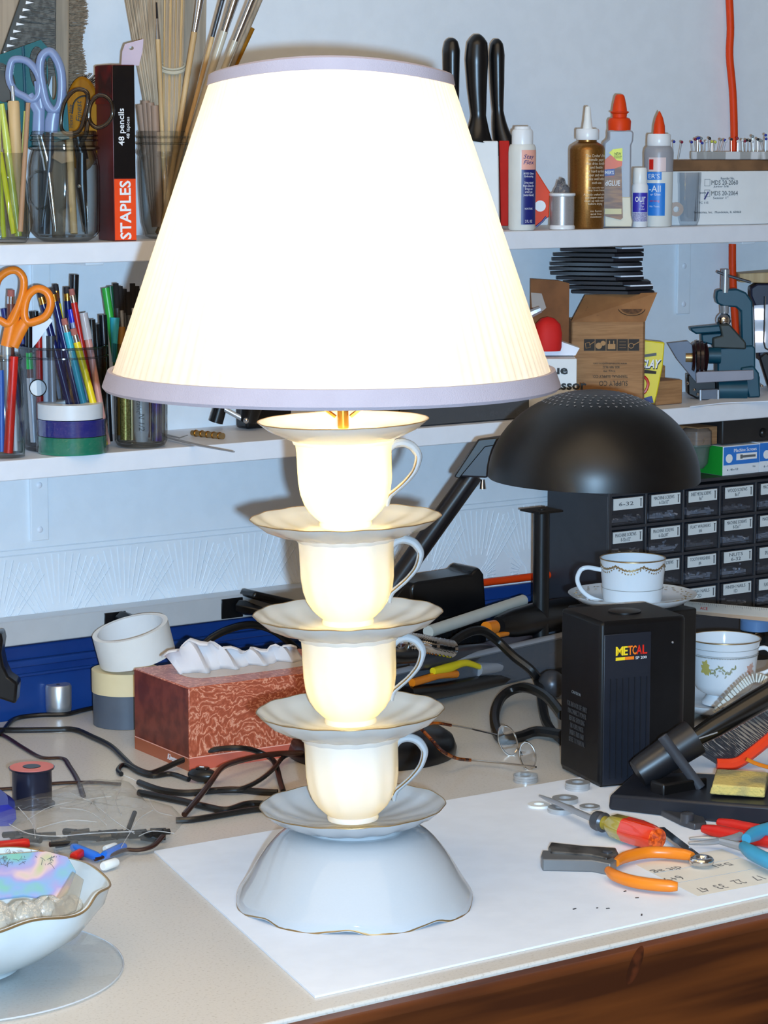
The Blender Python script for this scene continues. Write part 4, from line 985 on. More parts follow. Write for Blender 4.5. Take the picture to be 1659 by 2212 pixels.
# ================================================================ left side of the bench
# outlet strip
zs0, zs1 = P(0, 1395, Yw - .028).z, P(0, 1344, Yw - .028).z
zs1 = P(300, 1310, Yw - .028).z; zs0 = P(300, 1362, Yw - .028).z
xe = P(700, 1280, Yw - .028).x
ost = thing('outlet_strip', 'long aluminium power outlet strip along the foot of the wall', 'outlet strip', (0, Yw - .014, zs0))
MB().bx(XL + .5, xe, Yw - .028, Yw - .0005, zs0, zs1).build('strip_body', mat('pale aluminium', (206, 208, 210), .4, .25), ost, bevel=.001)
for px in (250, 503, -60):
    p = P(px, 1335, Yw - .028)
    x = P(px - 25, 1335, Yw - .028).x; x2 = P(px + 22, 1335, Yw - .028).x
    MB().bx(x, x2, Yw - .0287, Yw - .027, zs0 + .001, zs1 - .003).build('socket_face', m_black, ost, bevel=.001)
def plug(name, label, px, py, L_, sc=1.0, side=0.0):
    p = P(px, py, Yw - .0287); th = thing(name, label, 'plug', p)
    e_ = p + Vector((side * L_, -L_, -.004))
    MB().tube([p - Vector((0, .0 + .0002, 0)), p.lerp(e_, .25), p.lerp(e_, .6), e_], [.011 * sc, .012 * sc, .009 * sc, .006 * sc], 6, flat=.8).build('plug_body', m_black, th, bevel=.001)
    return e_
e1 = plug('power_plug', 'black plug in the outlet strip above the standing tape rolls', 262, 1336, .030, 1.0, .25)
e2 = plug('power_plug', 'black angled plug in the outlet strip left of the teacup lamp', 515, 1310, .030, .9, .6)
tag(MB().tube([e2, e2 + Vector((.03, -.01, -.008)), e2 + Vector((.06, .0, -.02))], .004, 8, k=4).build('plug_cable', m_rub), 'black cord leaving the angled plug behind the lamp', 'cord')
adp = MB(); aq = [P(x, y, Yw - .05) for x, y in ((552, 1277), (600, 1288), (655, 1300), (655, 1320), (590, 1306), (545, 1293))]
adp.pprism(aq, (0, .03, 0)); tag(adp.build('power_adapter', m_black, bevel=.003), 'black block adapter resting on the outlet strip beside the lamp', 'adapter')
# black adapter at the left edge
la = T(15, 1600)
lad = thing('power_adapter', 'black angular power adapter standing at the left edge of the picture', 'adapter', la)
MB().pprism([V(x, y, la) for x, y in ((-40, 1380), (2, 1366), (6, 1385), (2, 1412), (8, 1440), (18, 1462), (38, 1476), (34, 1522), (4, 1512), (-40, 1500))], FH * .03).build('adapter_body', m_black, lad, bevel=.003)
# aluminium knob
ak = T(127, 1540); akt = thing('aluminium_spacer', 'short knurled aluminium cylinder standing by the blue board', 'spacer', ak)
rp_ = rowprof(ak, [(1533, 26), (1528, 28), (1482, 28.5), (1478, 26)]); rp_[0] = (rp_[0][0], .0002)
MB().lathe(rp_, ak, 40).build('cylinder', mat('bright aluminium', (205, 206, 208), .35, .8), akt)
MB().ball(ak + Z3 * (rp_[-1][1]) - FH * .002, .0022, 8, (1, 1, .4)).build('set_screw', m_dsteel, akt)
# tape rolls stack (grey, cream) and the white one leaning on top
t0 = T(272, 1562)
def roll(name, label, loc, r0, r1, h, m_out, m_side, m_core, M=None, core=.0):
    th = thing(name, label, 'tape roll', loc); Mx = M if M is not None else Matrix.Translation(Vector(loc))
    MB().lathe([(r0 + core, 0), (r1, 0), (r1, h), (r0 + core, h)], Mx, 64, caps=False).build('tape', m_out, th)
    MB().lathe([(r0 + core, 0.0001), (r0, 0.0001), (r0, h - .0001), (r0 + core, h - .0001)], Mx, 64, caps=False).build('core', m_core, th)
    return th
st_s = S(t0); rg = 70 / st_s
m_core = mat('cardboard core', (196, 180, 156), .8)
hg = zrow(t0, 1492) - TZ
roll('duct_tape_roll', 'grey duct tape roll at the bottom of the stack by the tissue box', t0 + Z3 * .0003, .018, rg, hg, mat('duct tape grey', (84, 92, 104), .45), 0, m_core, core=.003)
h2_ = zrow(t0, 1445) - zrow(t0, 1492)
roll('masking_tape_roll', 'cream masking tape roll stacked on the grey duct tape', t0 + Z3 * (hg + .0006), .018, rg * 1.03, h2_, mat('masking tape cream', (224, 206, 162), .6), 0, m_core, core=.003)
wc = V(297, 1418, t0); axw = (Z3 * 1.0 - FH * .16 - R * .22).normalized(); Mw = frame(wc, R - axw * R.dot(axw), (0, 0, 0), axw)
xw = (R - axw * R.dot(axw)).normalized(); Mw = frame(wc - axw * .0, xw, axw.cross(xw), axw)
roll('white_tape_roll', 'white tape roll lying tilted on top of the cream masking tape', wc, 72 / st_s, 83 / st_s, .033, mat('white cloth tape', (232, 230, 224), .5), 0, mat('white tape core', (226, 226, 226), .6), Mw, core=.0018)
# tissue box
A2, B2 = T(293, 1617), T(409, 1666)
d2 = (A2 - B2).normalized(); n2 = Vector((-d2.y, d2.x, 0))
if n2.dot(R) < 0: n2 = -n2
Lb = .195; hb2 = V(404, 1487, B2).z; wd = (A2 - B2).length
tbx = thing('tissue_box', 'copper-coloured feather-patterned tissue box with a white tissue pulled out', 'tissue box', (A2 + B2) / 2 + n2 * Lb / 2)
def mtissue():
    m = mat('copper marbled card', (190, 96, 66), .3); nt = m.node_tree; b = nt.nodes['Principled BSDF']
    tc = nt.nodes.new('ShaderNodeTexCoord')
    n = nt.nodes.new('ShaderNodeTexNoise'); n.inputs['Scale'].default_value = 9; nt.links.new(tc.outputs['Object'], n.inputs['Vector'])
    mx = nt.nodes.new('ShaderNodeVectorMath'); mx.operation = 'MULTIPLY_ADD'; mx.inputs[1].default_value = (.10, .10, .10); nt.links.new(n.outputs[1], mx.inputs[0]); nt.links.new(tc.outputs['Object'], mx.inputs[2])
    wv = nt.nodes.new('ShaderNodeTexWave'); wv.wave_type = 'RINGS'; wv.inputs['Scale'].default_value = 34; wv.inputs['Distortion'].default_value = 14; wv.inputs['Detail'].default_value = 4; wv.inputs['Detail Scale'].default_value = 3.0
    nt.links.new(mx.outputs[0], wv.inputs['Vector'])
    r = nt.nodes.new('ShaderNodeValToRGB'); el = r.color_ramp.elements
    el[0].position = .05; el[0].color = L3((164, 78, 52)); el[1].position = 1.0; el[1].color = L3((226, 160, 130)); e_ = el.new(.5); e_.color = L3((184, 94, 66)); e_ = el.new(.9); e_.color = L3((192, 104, 76))
    nt.links.new(wv.outputs[1], r.inputs[0]); nt.links.new(r.outputs[0], b.inputs['Base Color']); return m
m_tb = mtissue()
bt = [B2, B2 + n2 * Lb, A2 + n2 * Lb, A2]
hgt = hb2 - TZ
wal = MB().pprism([p + Z3 * .0003 for p in bt], (0, 0, hgt)); bxo = wal.build('carton', m_tb, tbx, bevel=.001)
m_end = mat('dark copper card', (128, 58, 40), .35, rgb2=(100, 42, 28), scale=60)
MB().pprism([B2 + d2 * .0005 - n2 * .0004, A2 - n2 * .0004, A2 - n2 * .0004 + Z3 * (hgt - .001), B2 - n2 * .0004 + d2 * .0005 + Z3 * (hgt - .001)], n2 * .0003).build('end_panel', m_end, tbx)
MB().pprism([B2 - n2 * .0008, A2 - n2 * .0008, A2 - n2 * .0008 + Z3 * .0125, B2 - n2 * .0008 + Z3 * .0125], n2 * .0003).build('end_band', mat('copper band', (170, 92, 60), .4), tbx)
m_pl = mat('pink line', (236, 170, 150), .5)
l_ = MB().pprism([B2 - n2 * .001 + Z3 * .0125, A2 - n2 * .001 + Z3 * .0125, A2 - n2 * .001 + Z3 * .0135, B2 - n2 * .001 + Z3 * .0135], n2 * .0002)
l_.pprism([B2 - d2 * .0004 + Z3 * .0125, B2 - d2 * .0004 + n2 * Lb + Z3 * .0125, B2 - d2 * .0004 + n2 * Lb + Z3 * .0135, B2 - d2 * .0004 + Z3 * .0135], d2 * .0003)
l_.build('border_line', m_pl, tbx)
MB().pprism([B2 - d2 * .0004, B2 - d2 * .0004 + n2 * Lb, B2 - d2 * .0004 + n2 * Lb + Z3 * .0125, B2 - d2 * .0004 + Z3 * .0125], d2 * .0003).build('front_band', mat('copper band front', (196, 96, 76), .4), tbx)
text('Kleenex', frame(B2.lerp(A2, .28) - n2 * .0011 + Z3 * .0068, -d2, Z3, -n2), .022, .006, m_winkp, tbx, 'lettering', shear=.3)
slot = []
ct = (A2 + B2) / 2 + n2 * (Lb * .5)
for i in range(32):
    a_ = 2 * PI * i / 32; cx_ = math.copysign(abs(math.cos(a_)) ** .5, math.cos(a_)); sy_ = math.copysign(abs(math.sin(a_)) ** .6, math.sin(a_))
    slot.append(ct + n2 * (cx_ * Lb * .38) + d2 * (sy_ * wd * .24) + Z3 * (hgt + .0004))
MB().pprism(slot, (0, 0, .0003)).build('film_window', mat('cloudy film', (200, 186, 174), .25), tbx)
# tissue
ts = MB(); gr = random.Random(2); NU, NVv = 30, 12; vs_ = []
tl = V(350, 1408, ct + Z3 * hgt); 
for i in range(NU + 1):
    u = i / NU
    for j in range(NVv + 1):
        v = j / NVv
        base = ct + n2 * (Lb * (-.38 + .74 * u)) + Z3 * (hgt + .001)
        fold = .006 * math.sin(u * 26 + v * 3) * (1 - .3 * v) + .003 * math.sin(u * 55 + 1)
        spread = n2 * (-.020 * v * (1 - u) - .012 * v * u)
        env = .020 + .012 * math.sin(PI * min(1, u * 1.3)) - .010 * u + .006 * math.sin(u * 9)
        vs_.append(base + spread + d2 * (fold + .016 * v * math.cos(v * 1.5)) + Z3 * (env * math.sin(v * PI * .62) + .0025 * math.sin(u * 40) * v))
fs_ = [(i * (NVv + 1) + j, (i + 1) * (NVv + 1) + j, (i + 1) * (NVv + 1) + j + 1, i * (NVv + 1) + j + 1) for i in range(NU) for j in range(NVv)]
ts.add(vs_, fs_, True)
ti = ts.build('tissue', china('soft tissue', (244, 240, 240), .3, .9), tbx); sm_ = ti.modifiers.new('thick', 'SOLIDIFY'); sm_.thickness = .0008
# ---- cords
cable('power_cable', [(-40, 1600), (0, 1585), (30, 1554), (80, 1545), (140, 1543), (175, 1535), (215, 1525), (260, 1505)], .0024, m_rub, 'black cord curving past the aluminium cylinder towards the tape rolls')
cable('power_cable', [(-40, 1577), (40, 1577), (110, 1576), (160, 1576), (200, 1592), (240, 1612), (270, 1640), (290, 1658), (320, 1670), (345, 1664), (400, 1640, .010), (460, 1620, .018), (520, 1616, .020), (560, 1625, .012), (592, 1645, .006), (606, 1690, .003), (612, 1710)], .0028, m_rub, 'black cord crossing the bench and looping up beside the tissue box')
cable('lamp_cable', [(-30, 1575), (10, 1590), (50, 1615), (90, 1636), (135, 1638), (150, 1655), (168, 1685), (180, 1720)], .0026, m_brown, 'brown flat lamp cord running into the plastic bag', flat=.6)
cable('switch_cable', [(262, 1672), (255, 1664), (262, 1654), (276, 1654), (300, 1668), (330, 1676), (370, 1672), (408, 1684)], .0024, m_rub, 'short black cord loop leading to the inline switch')
isw = thing('inline_switch', 'black oval inline rocker switch on the cord in front of the tissue box', 'switch', T(438, 1690))
ic = T(438, 1690); ie = R * .93 - FH * .36; ie.normalize()
MB().ball(ic + Z3 * .0072, 1, 20, (.0155, .0072, .0065)) if False else None
mm_ = MB().lathe([(math.cos(a_) * 1.0, math.sin(a_)) for a_ in [i * PI / 12 - PI / 2 for i in range(13)]], HM(ic + Z3 * .0072, ie) @ Matrix.Diagonal((.0155, .0095, .0070, 1)), 24, caps=False)
mm_.build('switch_body', m_rub, isw)
MB().bx(-.006, .006, -.004, .004, .006, .0085, HM(ic + Z3 * .0065, ie)).build('rocker', m_blackm, isw, bevel=.001)
MB().lathe([(.0022, 0), (.0027, 0), (.0027, .0004), (.0022, .0004), (.0022, 0)], HM(ic + Z3 * .0152 - ie * .001, ie) @ Matrix.Diagonal((1, .5, 1, 1)), 16, caps=False).build('off_mark', m_winkp, isw)
cable('lamp_cable', [(398, 1760, .004), (430, 1722, .012), (455, 1690, .018), (478, 1660, .018), (510, 1646, .016), (560, 1634, .014), (610, 1628, .012), (680, 1626, .010)], .0028, m_brown, 'brown cord rising out of the bag and passing over the inline switch')
cable('power_cable', [(300, 1690), (345, 1706), (400, 1713), (460, 1708), (510, 1706), (560, 1710), (600, 1712)], .0031, m_rub, 'heavy black cord running under the inline switch')
cable('power_cable', [(300, 1712), (350, 1722), (400, 1732), (450, 1744), (490, 1750), (530, 1738), (560, 1736), (600, 1740), (640, 1742)], .0033, m_rub, 'heavy black cord with small white print, nearer than the one under the switch')
cable('power_cable', [(380, 1772), (420, 1770), (480, 1760), (540, 1750), (590, 1746), (640, 1748)], .0028, m_rub, 'nearest of the black cords, running from the bag to behind the lamp base')
cable('power_cable', [(470, 1708, .004), (520, 1704, .006), (560, 1686, .008), (592, 1660, .009), (612, 1636, .008), (640, 1624, .005)], .0022, m_rub, 'thin black cord curving up from the inline switch to the lamp')
cable('lamp_cable', [(-20, 1706), (60, 1700), (120, 1692), (200, 1690), (260, 1694)], .0028, m_brown, 'brown cord passing behind the ribbon spool', flat=.6)
cable('lamp_cable', [(352, 1806, .0105), (330, 1828, .006), (300, 1836, .0045), (270, 1836, .0045), (240, 1846, .0045), (205, 1856, .004)], .0026, m_brown, 'brown cord end lying in front of the plastic bag', flat=.7)
cbk = [P(x, y, Yw - .05) for x, y in ((425, 1412), (455, 1380), (500, 1358), (545, 1350), (590, 1362), (630, 1392), (660, 1420))]
tag(MB().tube(cbk, .0042, 10, k=5).build('power_cable', m_rub), 'thick black cord arching against the blue board behind the tissue box', 'cord')
# ---- spool
spc = T(70, 1740); zsp = zrow(spc, 1716) - TZ
spl = thing('wire_spool', 'wire spool with a coral pink paper flange partly under the plastic bag', 'spool', spc)
MB().lathe([(0, 0), (.021, 0), (.021, .002), (.0185, .003), (.0185, .034), (.021, .035), (.0215, .0365)], Matrix.Translation(spc + Z3 * .0003), 40).build('reel', mat('dark wound wire', (40, 42, 60), .25, .4), spl)
MB().lathe([(.0085, 0), (.0205, 0), (.0205, .0006), (.0085, .0006), (.0085, 0)], Matrix.Translation(spc + Z3 * .0368), 40, caps=False).build('paper_flange', mat('coral paper', (214, 120, 112), .6), spl)
MB().lathe([(.0, 0), (.0082, 0), (.0082, .0010), (0, .0010)], Matrix.Translation(spc + Z3 * .0368), 24).build('hub_hole', m_rub, spl)
cable('blue_reel', [(-20, 1722, .012), (6, 1740, .012), (10, 1762, .010)], .011, mat('royal blue', (30, 36, 140), .3), 'royal blue rounded item at the left edge behind the bag', 'reel')
# ---- plastic bag and what is in it
bag = MB().pillow([T(x, y, .0006) for x, y in ((-40, 1830), (-30, 1768), (40, 1742), (110, 1720), (190, 1700), (262, 1700), (300, 1712), (330, 1748), (396, 1766), (376, 1800), (338, 1826), (280, 1850), (240, 1868), (150, 1850), (60, 1840))], .020, 8, rnd=.10)
m_bag = glass('thin polybag', tint=(250, 250, 250), edge=(246, 246, 244), rough=.05, base=.03, refl=.20, haze=.07, hazecol=(250, 250, 246), bump=.7, bscale=26)
bg = tag(bag.build('plastic_bag', m_bag), 'crumpled clear zip bag full of small black and coloured bits', 'bag')
WL_b = WL[bg.name]
zp = MB()
for k in range(4): zp.tube([V(x + k * 5, y + k * 1.2, T(x, y)) for x, y in ((268, 1675), (298, 1690), (318, 1720), (338, 1752), (372, 1762))], .0004, 5, k=5)
zp.build('zip_lines', mat('zip seal', (226, 226, 226), .3), bg)
cr = MB()
for pts in ([(60, 1770), (110, 1742), (180, 1728), (240, 1720)], [(150, 1712), (200, 1735), (250, 1775), (290, 1800)], [(80, 1790), (150, 1772), (210, 1776)], [(130, 1745), (190, 1752), (230, 1782)], [(262, 1702), (250, 1730), (262, 1760)], [(20, 1780), (60, 1800), (120, 1806), (200, 1800), (290, 1796)], [(330, 1750), (300, 1770), (280, 1800), (262, 1830)], [(376, 1800), (330, 1795), (300, 1806)], [(220, 1705), (232, 1740), (226, 1770)], [(40, 1744), (70, 1780), (76, 1810)]):
    cr.tube([T(x, y, .019) for x, y in pts], .00045, 5, k=4)
cr.build('crease_highlights', glass('crease highlight film', tint=(250, 250, 250), edge=(230, 230, 230), base=.15, refl=.3, haze=.28, hazecol=(255, 255, 252)), bg)  # creases drawn as whitish hazy lines that stand in for highlights on the film
rk = random.Random(9)
for i in range(40):
    px = rk.uniform(150, 350) if i < 27 else rk.uniform(20, 150); py = rk.uniform(1796, 1815) if i < 27 else rk.uniform(1800, 1824); p = T(px, py, .002 + rk.uniform(0, .008)); a_ = rk.uniform(-.6, .6); L_ = rk.uniform(.006, .013)
    d = (R * math.cos(a_) + FH * math.sin(a_) + Z3 * rk.uniform(-.1, .25)) * L_
    tag(MB().tube([p - d, p + d], rk.uniform(.0018, .0034), 8).build('black_sleeve', m_rub), 'small piece of black sleeving inside the plastic bag', 'sleeving', 'black sleeving pieces in the bag')
p = T(277, 1792, .006)
tag(MB().tube([p, V(291, 1755, T(288, 1790))], .0022, 8).build('black_sleeve', m_rub), 'black sleeve piece sticking up inside the right half of the bag', 'sleeving', 'black sleeving pieces in the bag')
def capt(x0, y0, x1, y1, r, m_, label):
    a_, b_ = T(x0, y0, r + .001), T(x1, y1, r + .001)
    tag(MB().tube([a_, a_.lerp(b_, .1), a_.lerp(b_, .9), b_], [r * .8, r, r, r * .8], 12).build('pen_cap', m_), label, 'cap')
m_mb = mat('azure plastic', (30, 110, 214), .35)
capt(158, 1830, 212, 1852, .0042, m_mb, 'azure blue pen cap pointing to the upper left under the bag')
capt(222, 1850, 268, 1828, .0040, m_mb, 'azure blue pen cap pointing to the upper right under the bag')
capt(222, 1872, 252, 1862, .0042, m_cap, 'white pen cap below the blue ones beside the bowl')
capt(226, 1834, 250, 1826, .0030, m_cap, 'small white pen cap between the blue caps')
capt(158, 1852, 176, 1842, .0042, m_red, 'red pen cap just above the bowl rim')
capt(-10, 1830, 62, 1822, .0050, m_red, 'long red cap at the left edge under the bag')
# ---- bowl with shards
bz = .058; bc = T(-105, 1935, bz); bl0 = Vector((bc.x, bc.y, TZ)); sb_ = S(bc); rb_ = 342 / sb_
bo = thing('bowl', 'pale china bowl with a scalloped gilt rim in the lower left corner', 'bowl', bl0)
def sc8(r, z, a):
    k = max(0, (z - .03) / .03); w_ = .5 + .5 * math.cos(9 * a + .9); return r * (1 - .045 * k * w_), z + .004 * k * w_
pb_ = [(0, .004), (.046, .004), (.050, .0), (.052, .004), (.075, .014), (.098, .030), (.114, .046), (rb_, bz)]
MB().lathe(pb_ + [(rb_ - .002, bz + .0008)] + [(r - .003, z + .003) for r, z in reversed(pb_[4:-1])] + [(.05, .0095), (0, .008)], Matrix.Translation(bl0 + Z3 * .0034), 108, sc8, caps=False).build('bowl_body', mat('bowl glaze', (206, 214, 216), .12), bo)
g = []
for i in range(160):
    a_ = 2 * PI * i / 160; r, z = sc8(rb_, bz, a_); g.append(bl0 + Vector((r * math.cos(a_), r * math.sin(a_), z + .0036)))
MB().tube(g, .0009, 6, True).build('gilt_rim', m_gold, bo)
gp = MB().lathe([(0, 0), (.126, 0), (.1275, .0012), (.126, .0024), (0, .0024)], Matrix.Translation(bl0 + Z3 * .0004), 96, caps=False)
gpo = tag(gp.build('glass_plate', glass('plate glass', tint=(252, 253, 254), edge=(244, 248, 250), refl=.10, base=.02, haze=.05)), 'thin round glass plate under the china bowl', 'plate')
MB().tube([bl0 + Vector((.1270 * math.cos(2 * PI * i / 96), .1270 * math.sin(2 * PI * i / 96), .0018)) for i in range(96)], .0007, 6, True).build('plate_rim', glass('plate rim glass', tint=(250, 252, 255), edge=(235, 240, 245), base=.2, refl=.5, haze=.45, hazecol=(250, 252, 255)), gpo)
def mirid():
    m = mat('mother of pearl', (226, 214, 220), .4, coat=.15); nt = m.node_tree; b = nt.nodes['Principled BSDF']
    tc = nt.nodes.new('ShaderNodeTexCoord'); n = nt.nodes.new('ShaderNodeTexNoise'); n.inputs['Scale'].default_value = 34; nt.links.new(tc.outputs['Object'], n.inputs['Vector'])
    r = nt.nodes.new('ShaderNodeValToRGB'); el = r.color_ramp.elements; el[0].position = .32; el[0].color = L3((176, 182, 130)); el[1].position = .68; el[1].color = L3((120, 178, 160))
    for p_, c_ in ((.42, (206, 176, 172)), (.5, (160, 148, 190)), (.58, (128, 160, 196))): e_ = el.new(p_); e_.color = L3(c_)
    nt.links.new(n.outputs[0], r.inputs[0]); nt.links.new(r.outputs[0], b.inputs['Base Color']); return m
m_ir = mirid()
def shard(pts, z, tilt, m_, label, name='shard', th_=.0025, cat='shard', marks=0):
    q = [V(x, y, bc + FH * (.055 - .0) if False else bc + FH * dd) for x, y, dd in pts]
    u = (q[1] - q[0]); v_ = (q[-1] - q[0]); n = u.cross(v_).normalized()
    if n.dot(FH) > 0: n = -n
    th2 = thing(name, label, cat, sum(q, Vector()) / len(q))
    MB().pprism(q, -n * th_).build('plate', m_, th2, bevel=.0006)
    if marks:
        mk = MB(); rr = random.Random(4)
        c = sum(q, Vector()) / len(q); uu = (q[2] - q[0]).normalized(); vv = n.cross(uu)
        for i in range(marks):
            t1, t2 = rr.random(), rr.random(); a_ = q[0].lerp(q[2], t1 * .9 + .05).lerp(c, .1) + vv * rr.uniform(-.008, .008) + n * .0006; d = uu * rr.uniform(-.003, .003) + vv * rr.uniform(-.003, .003)
            mk.tube([a_ - d, a_ + vv * .0006, a_ + d], .0002, 4)
        mk.build('engraved_marks', m_print, th2)
shard([(-60, 1850, .062), (100, 1838, .055), (146, 1850, .052), (163, 1880, .045), (146, 1924, .030), (128, 1942, .025), (50, 1934, .025), (0, 1940, .025), (-60, 1936, .025)], 0, 0, m_ir, 'large iridescent scalloped shell shard standing in the bowl', 'pearl_shard', marks=70)
m_gs = glass('smoky shard glass', tint=(240, 236, 228), edge=(214, 206, 190), refl=.3, base=.08, haze=.12)
shard([(158, 1882, .02), (182, 1900, .02), (166, 1965, -.02), (110, 1990, -.04), (120, 1945, -.01)], 0, 0, m_gs, 'clear triangular glass shard on the right side of the bowl', 'glass_shard', cat='shard')
m_cel = glass('cellophane', tint=(240, 236, 228), edge=(200, 190, 170), rough=.05, refl=.8, base=.16, haze=.30, hazecol=(238, 232, 220), bump=1.0, bscale=90)
for (x, y, rp2, lab) in ((50, 1988, 33, 'round crumpled cellophane ball in the middle of the bowl'), (105, 1975, 30, 'crumpled cellophane wrapper right of the round one'), (-12, 1995, 36, 'crumpled cellophane wrapper at the left edge of the bowl'), (150, 1968, 24, 'small cellophane wrapper against the right wall of the bowl')):
    c = T(x, y - 8, .050); r = 1.2 * rp2 / S(c)
    o = MB(); rr = random.Random(x)
    prof = [(math.sin(PI * i / 12) * r, -math.cos(PI * i / 12) * r * .8) for i in range(13)]
    def nf(rr_, z, a, s=x): return rr_ * (1 + .14 * math.sin(5 * a + s) * math.sin(z * 300) + .08 * math.sin(11 * a + z * 500)), z + .0015 * math.sin(7 * a)
    o.lathe(prof, Matrix.Translation(c), 26, nf, caps=False)
    tag(o.build('cellophane_wrapper', m_cel), lab, 'wrapper')
# ================================================================ shelf helpers
def UL(px, dy): return col(px, Yf + dy, zup)
def ML(px, dy): return col(px, Yf + dy, zmid)
def jar(loc, rows, label, cat='jar', name='glass_jar', m_=None, sh=None):
    th = thing(name, label, cat, loc); pr_ = rowprof(loc, rows)
    z0 = pr_[0][1]; pr_ = [(r, max(z - 0, .0004) if i else .0004) for i, (r, z) in enumerate(pr_)]
    inn = [(max(r - .0022, .001), max(z, .005)) for r, z in reversed(pr_)]
    MB().lathe([(0, .0004)] + pr_ + inn + [(0, .005)], loc, 48, caps=False).build('jar_wall', m_ or m_glass, th)
    for k in (sh or []):
        z = zrow(loc, k[0]) - loc.z; r = k[1] / S(loc)
        MB().tube([Vector(loc) + Vector((r * math.cos(2 * PI * i / 40), r * math.sin(2 * PI * i / 40), z)) for i in range(40)], .0012, 6, True).build('thread_ring', m_ or m_glass, th)
    return th
def stick(name, label, cat, loc, p0, p1, parts, group=None, d0=0.0, d1=0.0, n=10):
    """parts: (part name, material, t0, t1, radius px at t0, radius px at t1)"""
    a = V(p0[0], p0[1], loc, d0); b = V(p1[0], p1[1], loc, d1); s = S(loc)
    if a.z < loc.z + .004: a.z = loc.z + .0055
    if len(parts) == 1:
        _, m_, t0, t1, r0, r1 = parts[0]
        return tag(MB().tube([a.lerp(b, t0), a.lerp(b, t1)], [r0 / s, r1 / s], n).build(name, m_), label, cat, group)
    th = thing(name, label, cat, a, group)
    for pn, m_, t0, t1, r0, r1 in parts: MB().tube([a.lerp(b, t0), a.lerp(b, t1)], [r0 / s, r1 / s], n).build(pn, m_, th)
    return th
def scissors(name, label, loc, loops, blades, m_h, m_b, rpx, d=0.0):
    th = thing(name, label, 'scissors', loc); s = S(loc)
    for lp, rr in loops: MB().tube([V(x, y, loc, d) for x, y in lp], rr / s, 10, True, k=5, flat=1.1).build('handle_loop', m_h, th)
    for sh in blades: MB().tube([V(x, y, loc, d) for x, y in sh[0]], [r / s for r in sh[1]], 10, k=0, flat=.55, up=-FH).build(sh[2], sh[3], th)
    return th
# ================================================================ upper shelf, left
# bench brush behind
lb_ = UL(150, .125)
bb_ = thing('bench_brush', 'long bench brush with a tan wooden back and brown bristles, leaning on the wall', 'brush', lb_)
q = [V(x, y, lb_) for x, y in ((119, -60), (150, -60), (148, 170), (146, 260), (138, 512), (112, 512), (113, 118), (116, 30))]
MB().pprism(q, FH * .014).build('wooden_back', m_greywood, bb_, bevel=.002)
br = MB(); rr = random.Random(11)
for i in range(900):
    y = rr.uniform(-60, 205); x0 = 148; dd = rr.uniform(.001, .013)
    L_ = 34 + 6 * math.sin(y * .05) - max(0, y - 120) * .12
    p = V(x0, y, lb_) + FH * dd; e_ = V(x0 + L_ * rr.uniform(.7, 1.05), y - rr.uniform(-6, 9), lb_) + FH * (dd + rr.uniform(-.003, .003)); br.tube([p, e_], .0004, 3)
br.build('bristles', m_bris, bb_, kind='stuff')
lg_ = UL(60, .10)
gb_ = thing('wide_brush', 'wide brush with grey bristles and a tan board handle in the top left corner', 'brush', lg_)
br = MB()
for i in range(520):
    y = rr.uniform(-50, 150); x0 = 62 - y * .42; p = V(x0, y, lg_) + FH * rr.uniform(.003, .009); e_ = V(118, y + rr.uniform(2, 16), lg_) + FH * rr.uniform(.002, .010); br.tube([p, e_], .0006, 3)
br.build('bristles', mat('grey bristle', (128, 124, 116), .9, rgb2=(96, 92, 86), scale=200), gb_, kind='stuff')
MB().pprism([V(x, y, lg_, -.0) + FH * .011 for x, y in ((-30, -60), (118, -60), (117, 130), (70, 300), (-30, 300))], FH * .004).build('backing_felt', mat('grey felt', (98, 94, 88), .9), gb_)
MB().pprism([V(x, y, lg_) for x, y in ((-40, -60), (62, -60), (0, 118), (-40, 200))], FH * .010).build('board_handle', m_greywood, gb_, bevel=.001)
fe = MB()
for i in range(9):
    y = 4 + i * 15.5; x = 60 - y * .44; fe.pprism([V(x - 2, y - 2, lg_, .001), V(x + 15, y + 2, lg_, .001), V(x - 3, y + 5, lg_, .001)], FH * .001)
fe.build('white_tufts', m_winkp, gb_)
MB().pprism([V(x, y, lg_, .0) for x, y in ((-40, 200), (-20, 200), (70, 480), (60, 512), (-40, 512))], FH * .008).build('lower_handle', m_greywood, gb_)
# oval wooden brush
lo_ = UL(176, .085)
ob = thing('oval_brush', 'oval varnished wooden brush with black bristles standing behind the scissors jar', 'brush', lo_)
pts = [V(177 + 41 * math.cos(a_), 268 + 103 * math.sin(a_), lo_) for a_ in [2 * PI * i / 32 for i in range(32)]]
MB().pprism(pts, FH * .012).build('wooden_back', m_amber, ob, bevel=.003)
MB().tube([V(lo[0], lo[1], lo_, .0006) for lo in ((156, 246), (160, 222), (172, 210), (186, 208), (194, 220), (190, 250), (180, 275))], .0009, 5, k=4).build('stamped_mark', m_ink, ob)
text('Finest', frame(V(170, 240, lo_, .0004), Z3, -R, -FH), .022, .006, m_ink, ob, 'stamped_mark', shear=.3)
text('Horse Hair', frame(V(153, 250, lo_, .0004), Z3, -R, -FH), .024, .004, m_ink, ob, 'stamped_mark')
br = MB()
for i in range(420):
    a_ = rr.uniform(0, 2 * PI); k = math.sqrt(rr.random()); p = V(182 + 36 * k * math.cos(a_), 262 + 96 * k * math.sin(a_), lo_) + FH * .012; e_ = p + FH * .010 + R * (.003 * k * math.cos(a_) + .003) + Z3 * (.003 * math.sin(-a_) * k + rr.uniform(0, .002)); br.tube([p, e_], .0005, 3)
br.build('bristles', m_dbris, ob, kind='stuff')
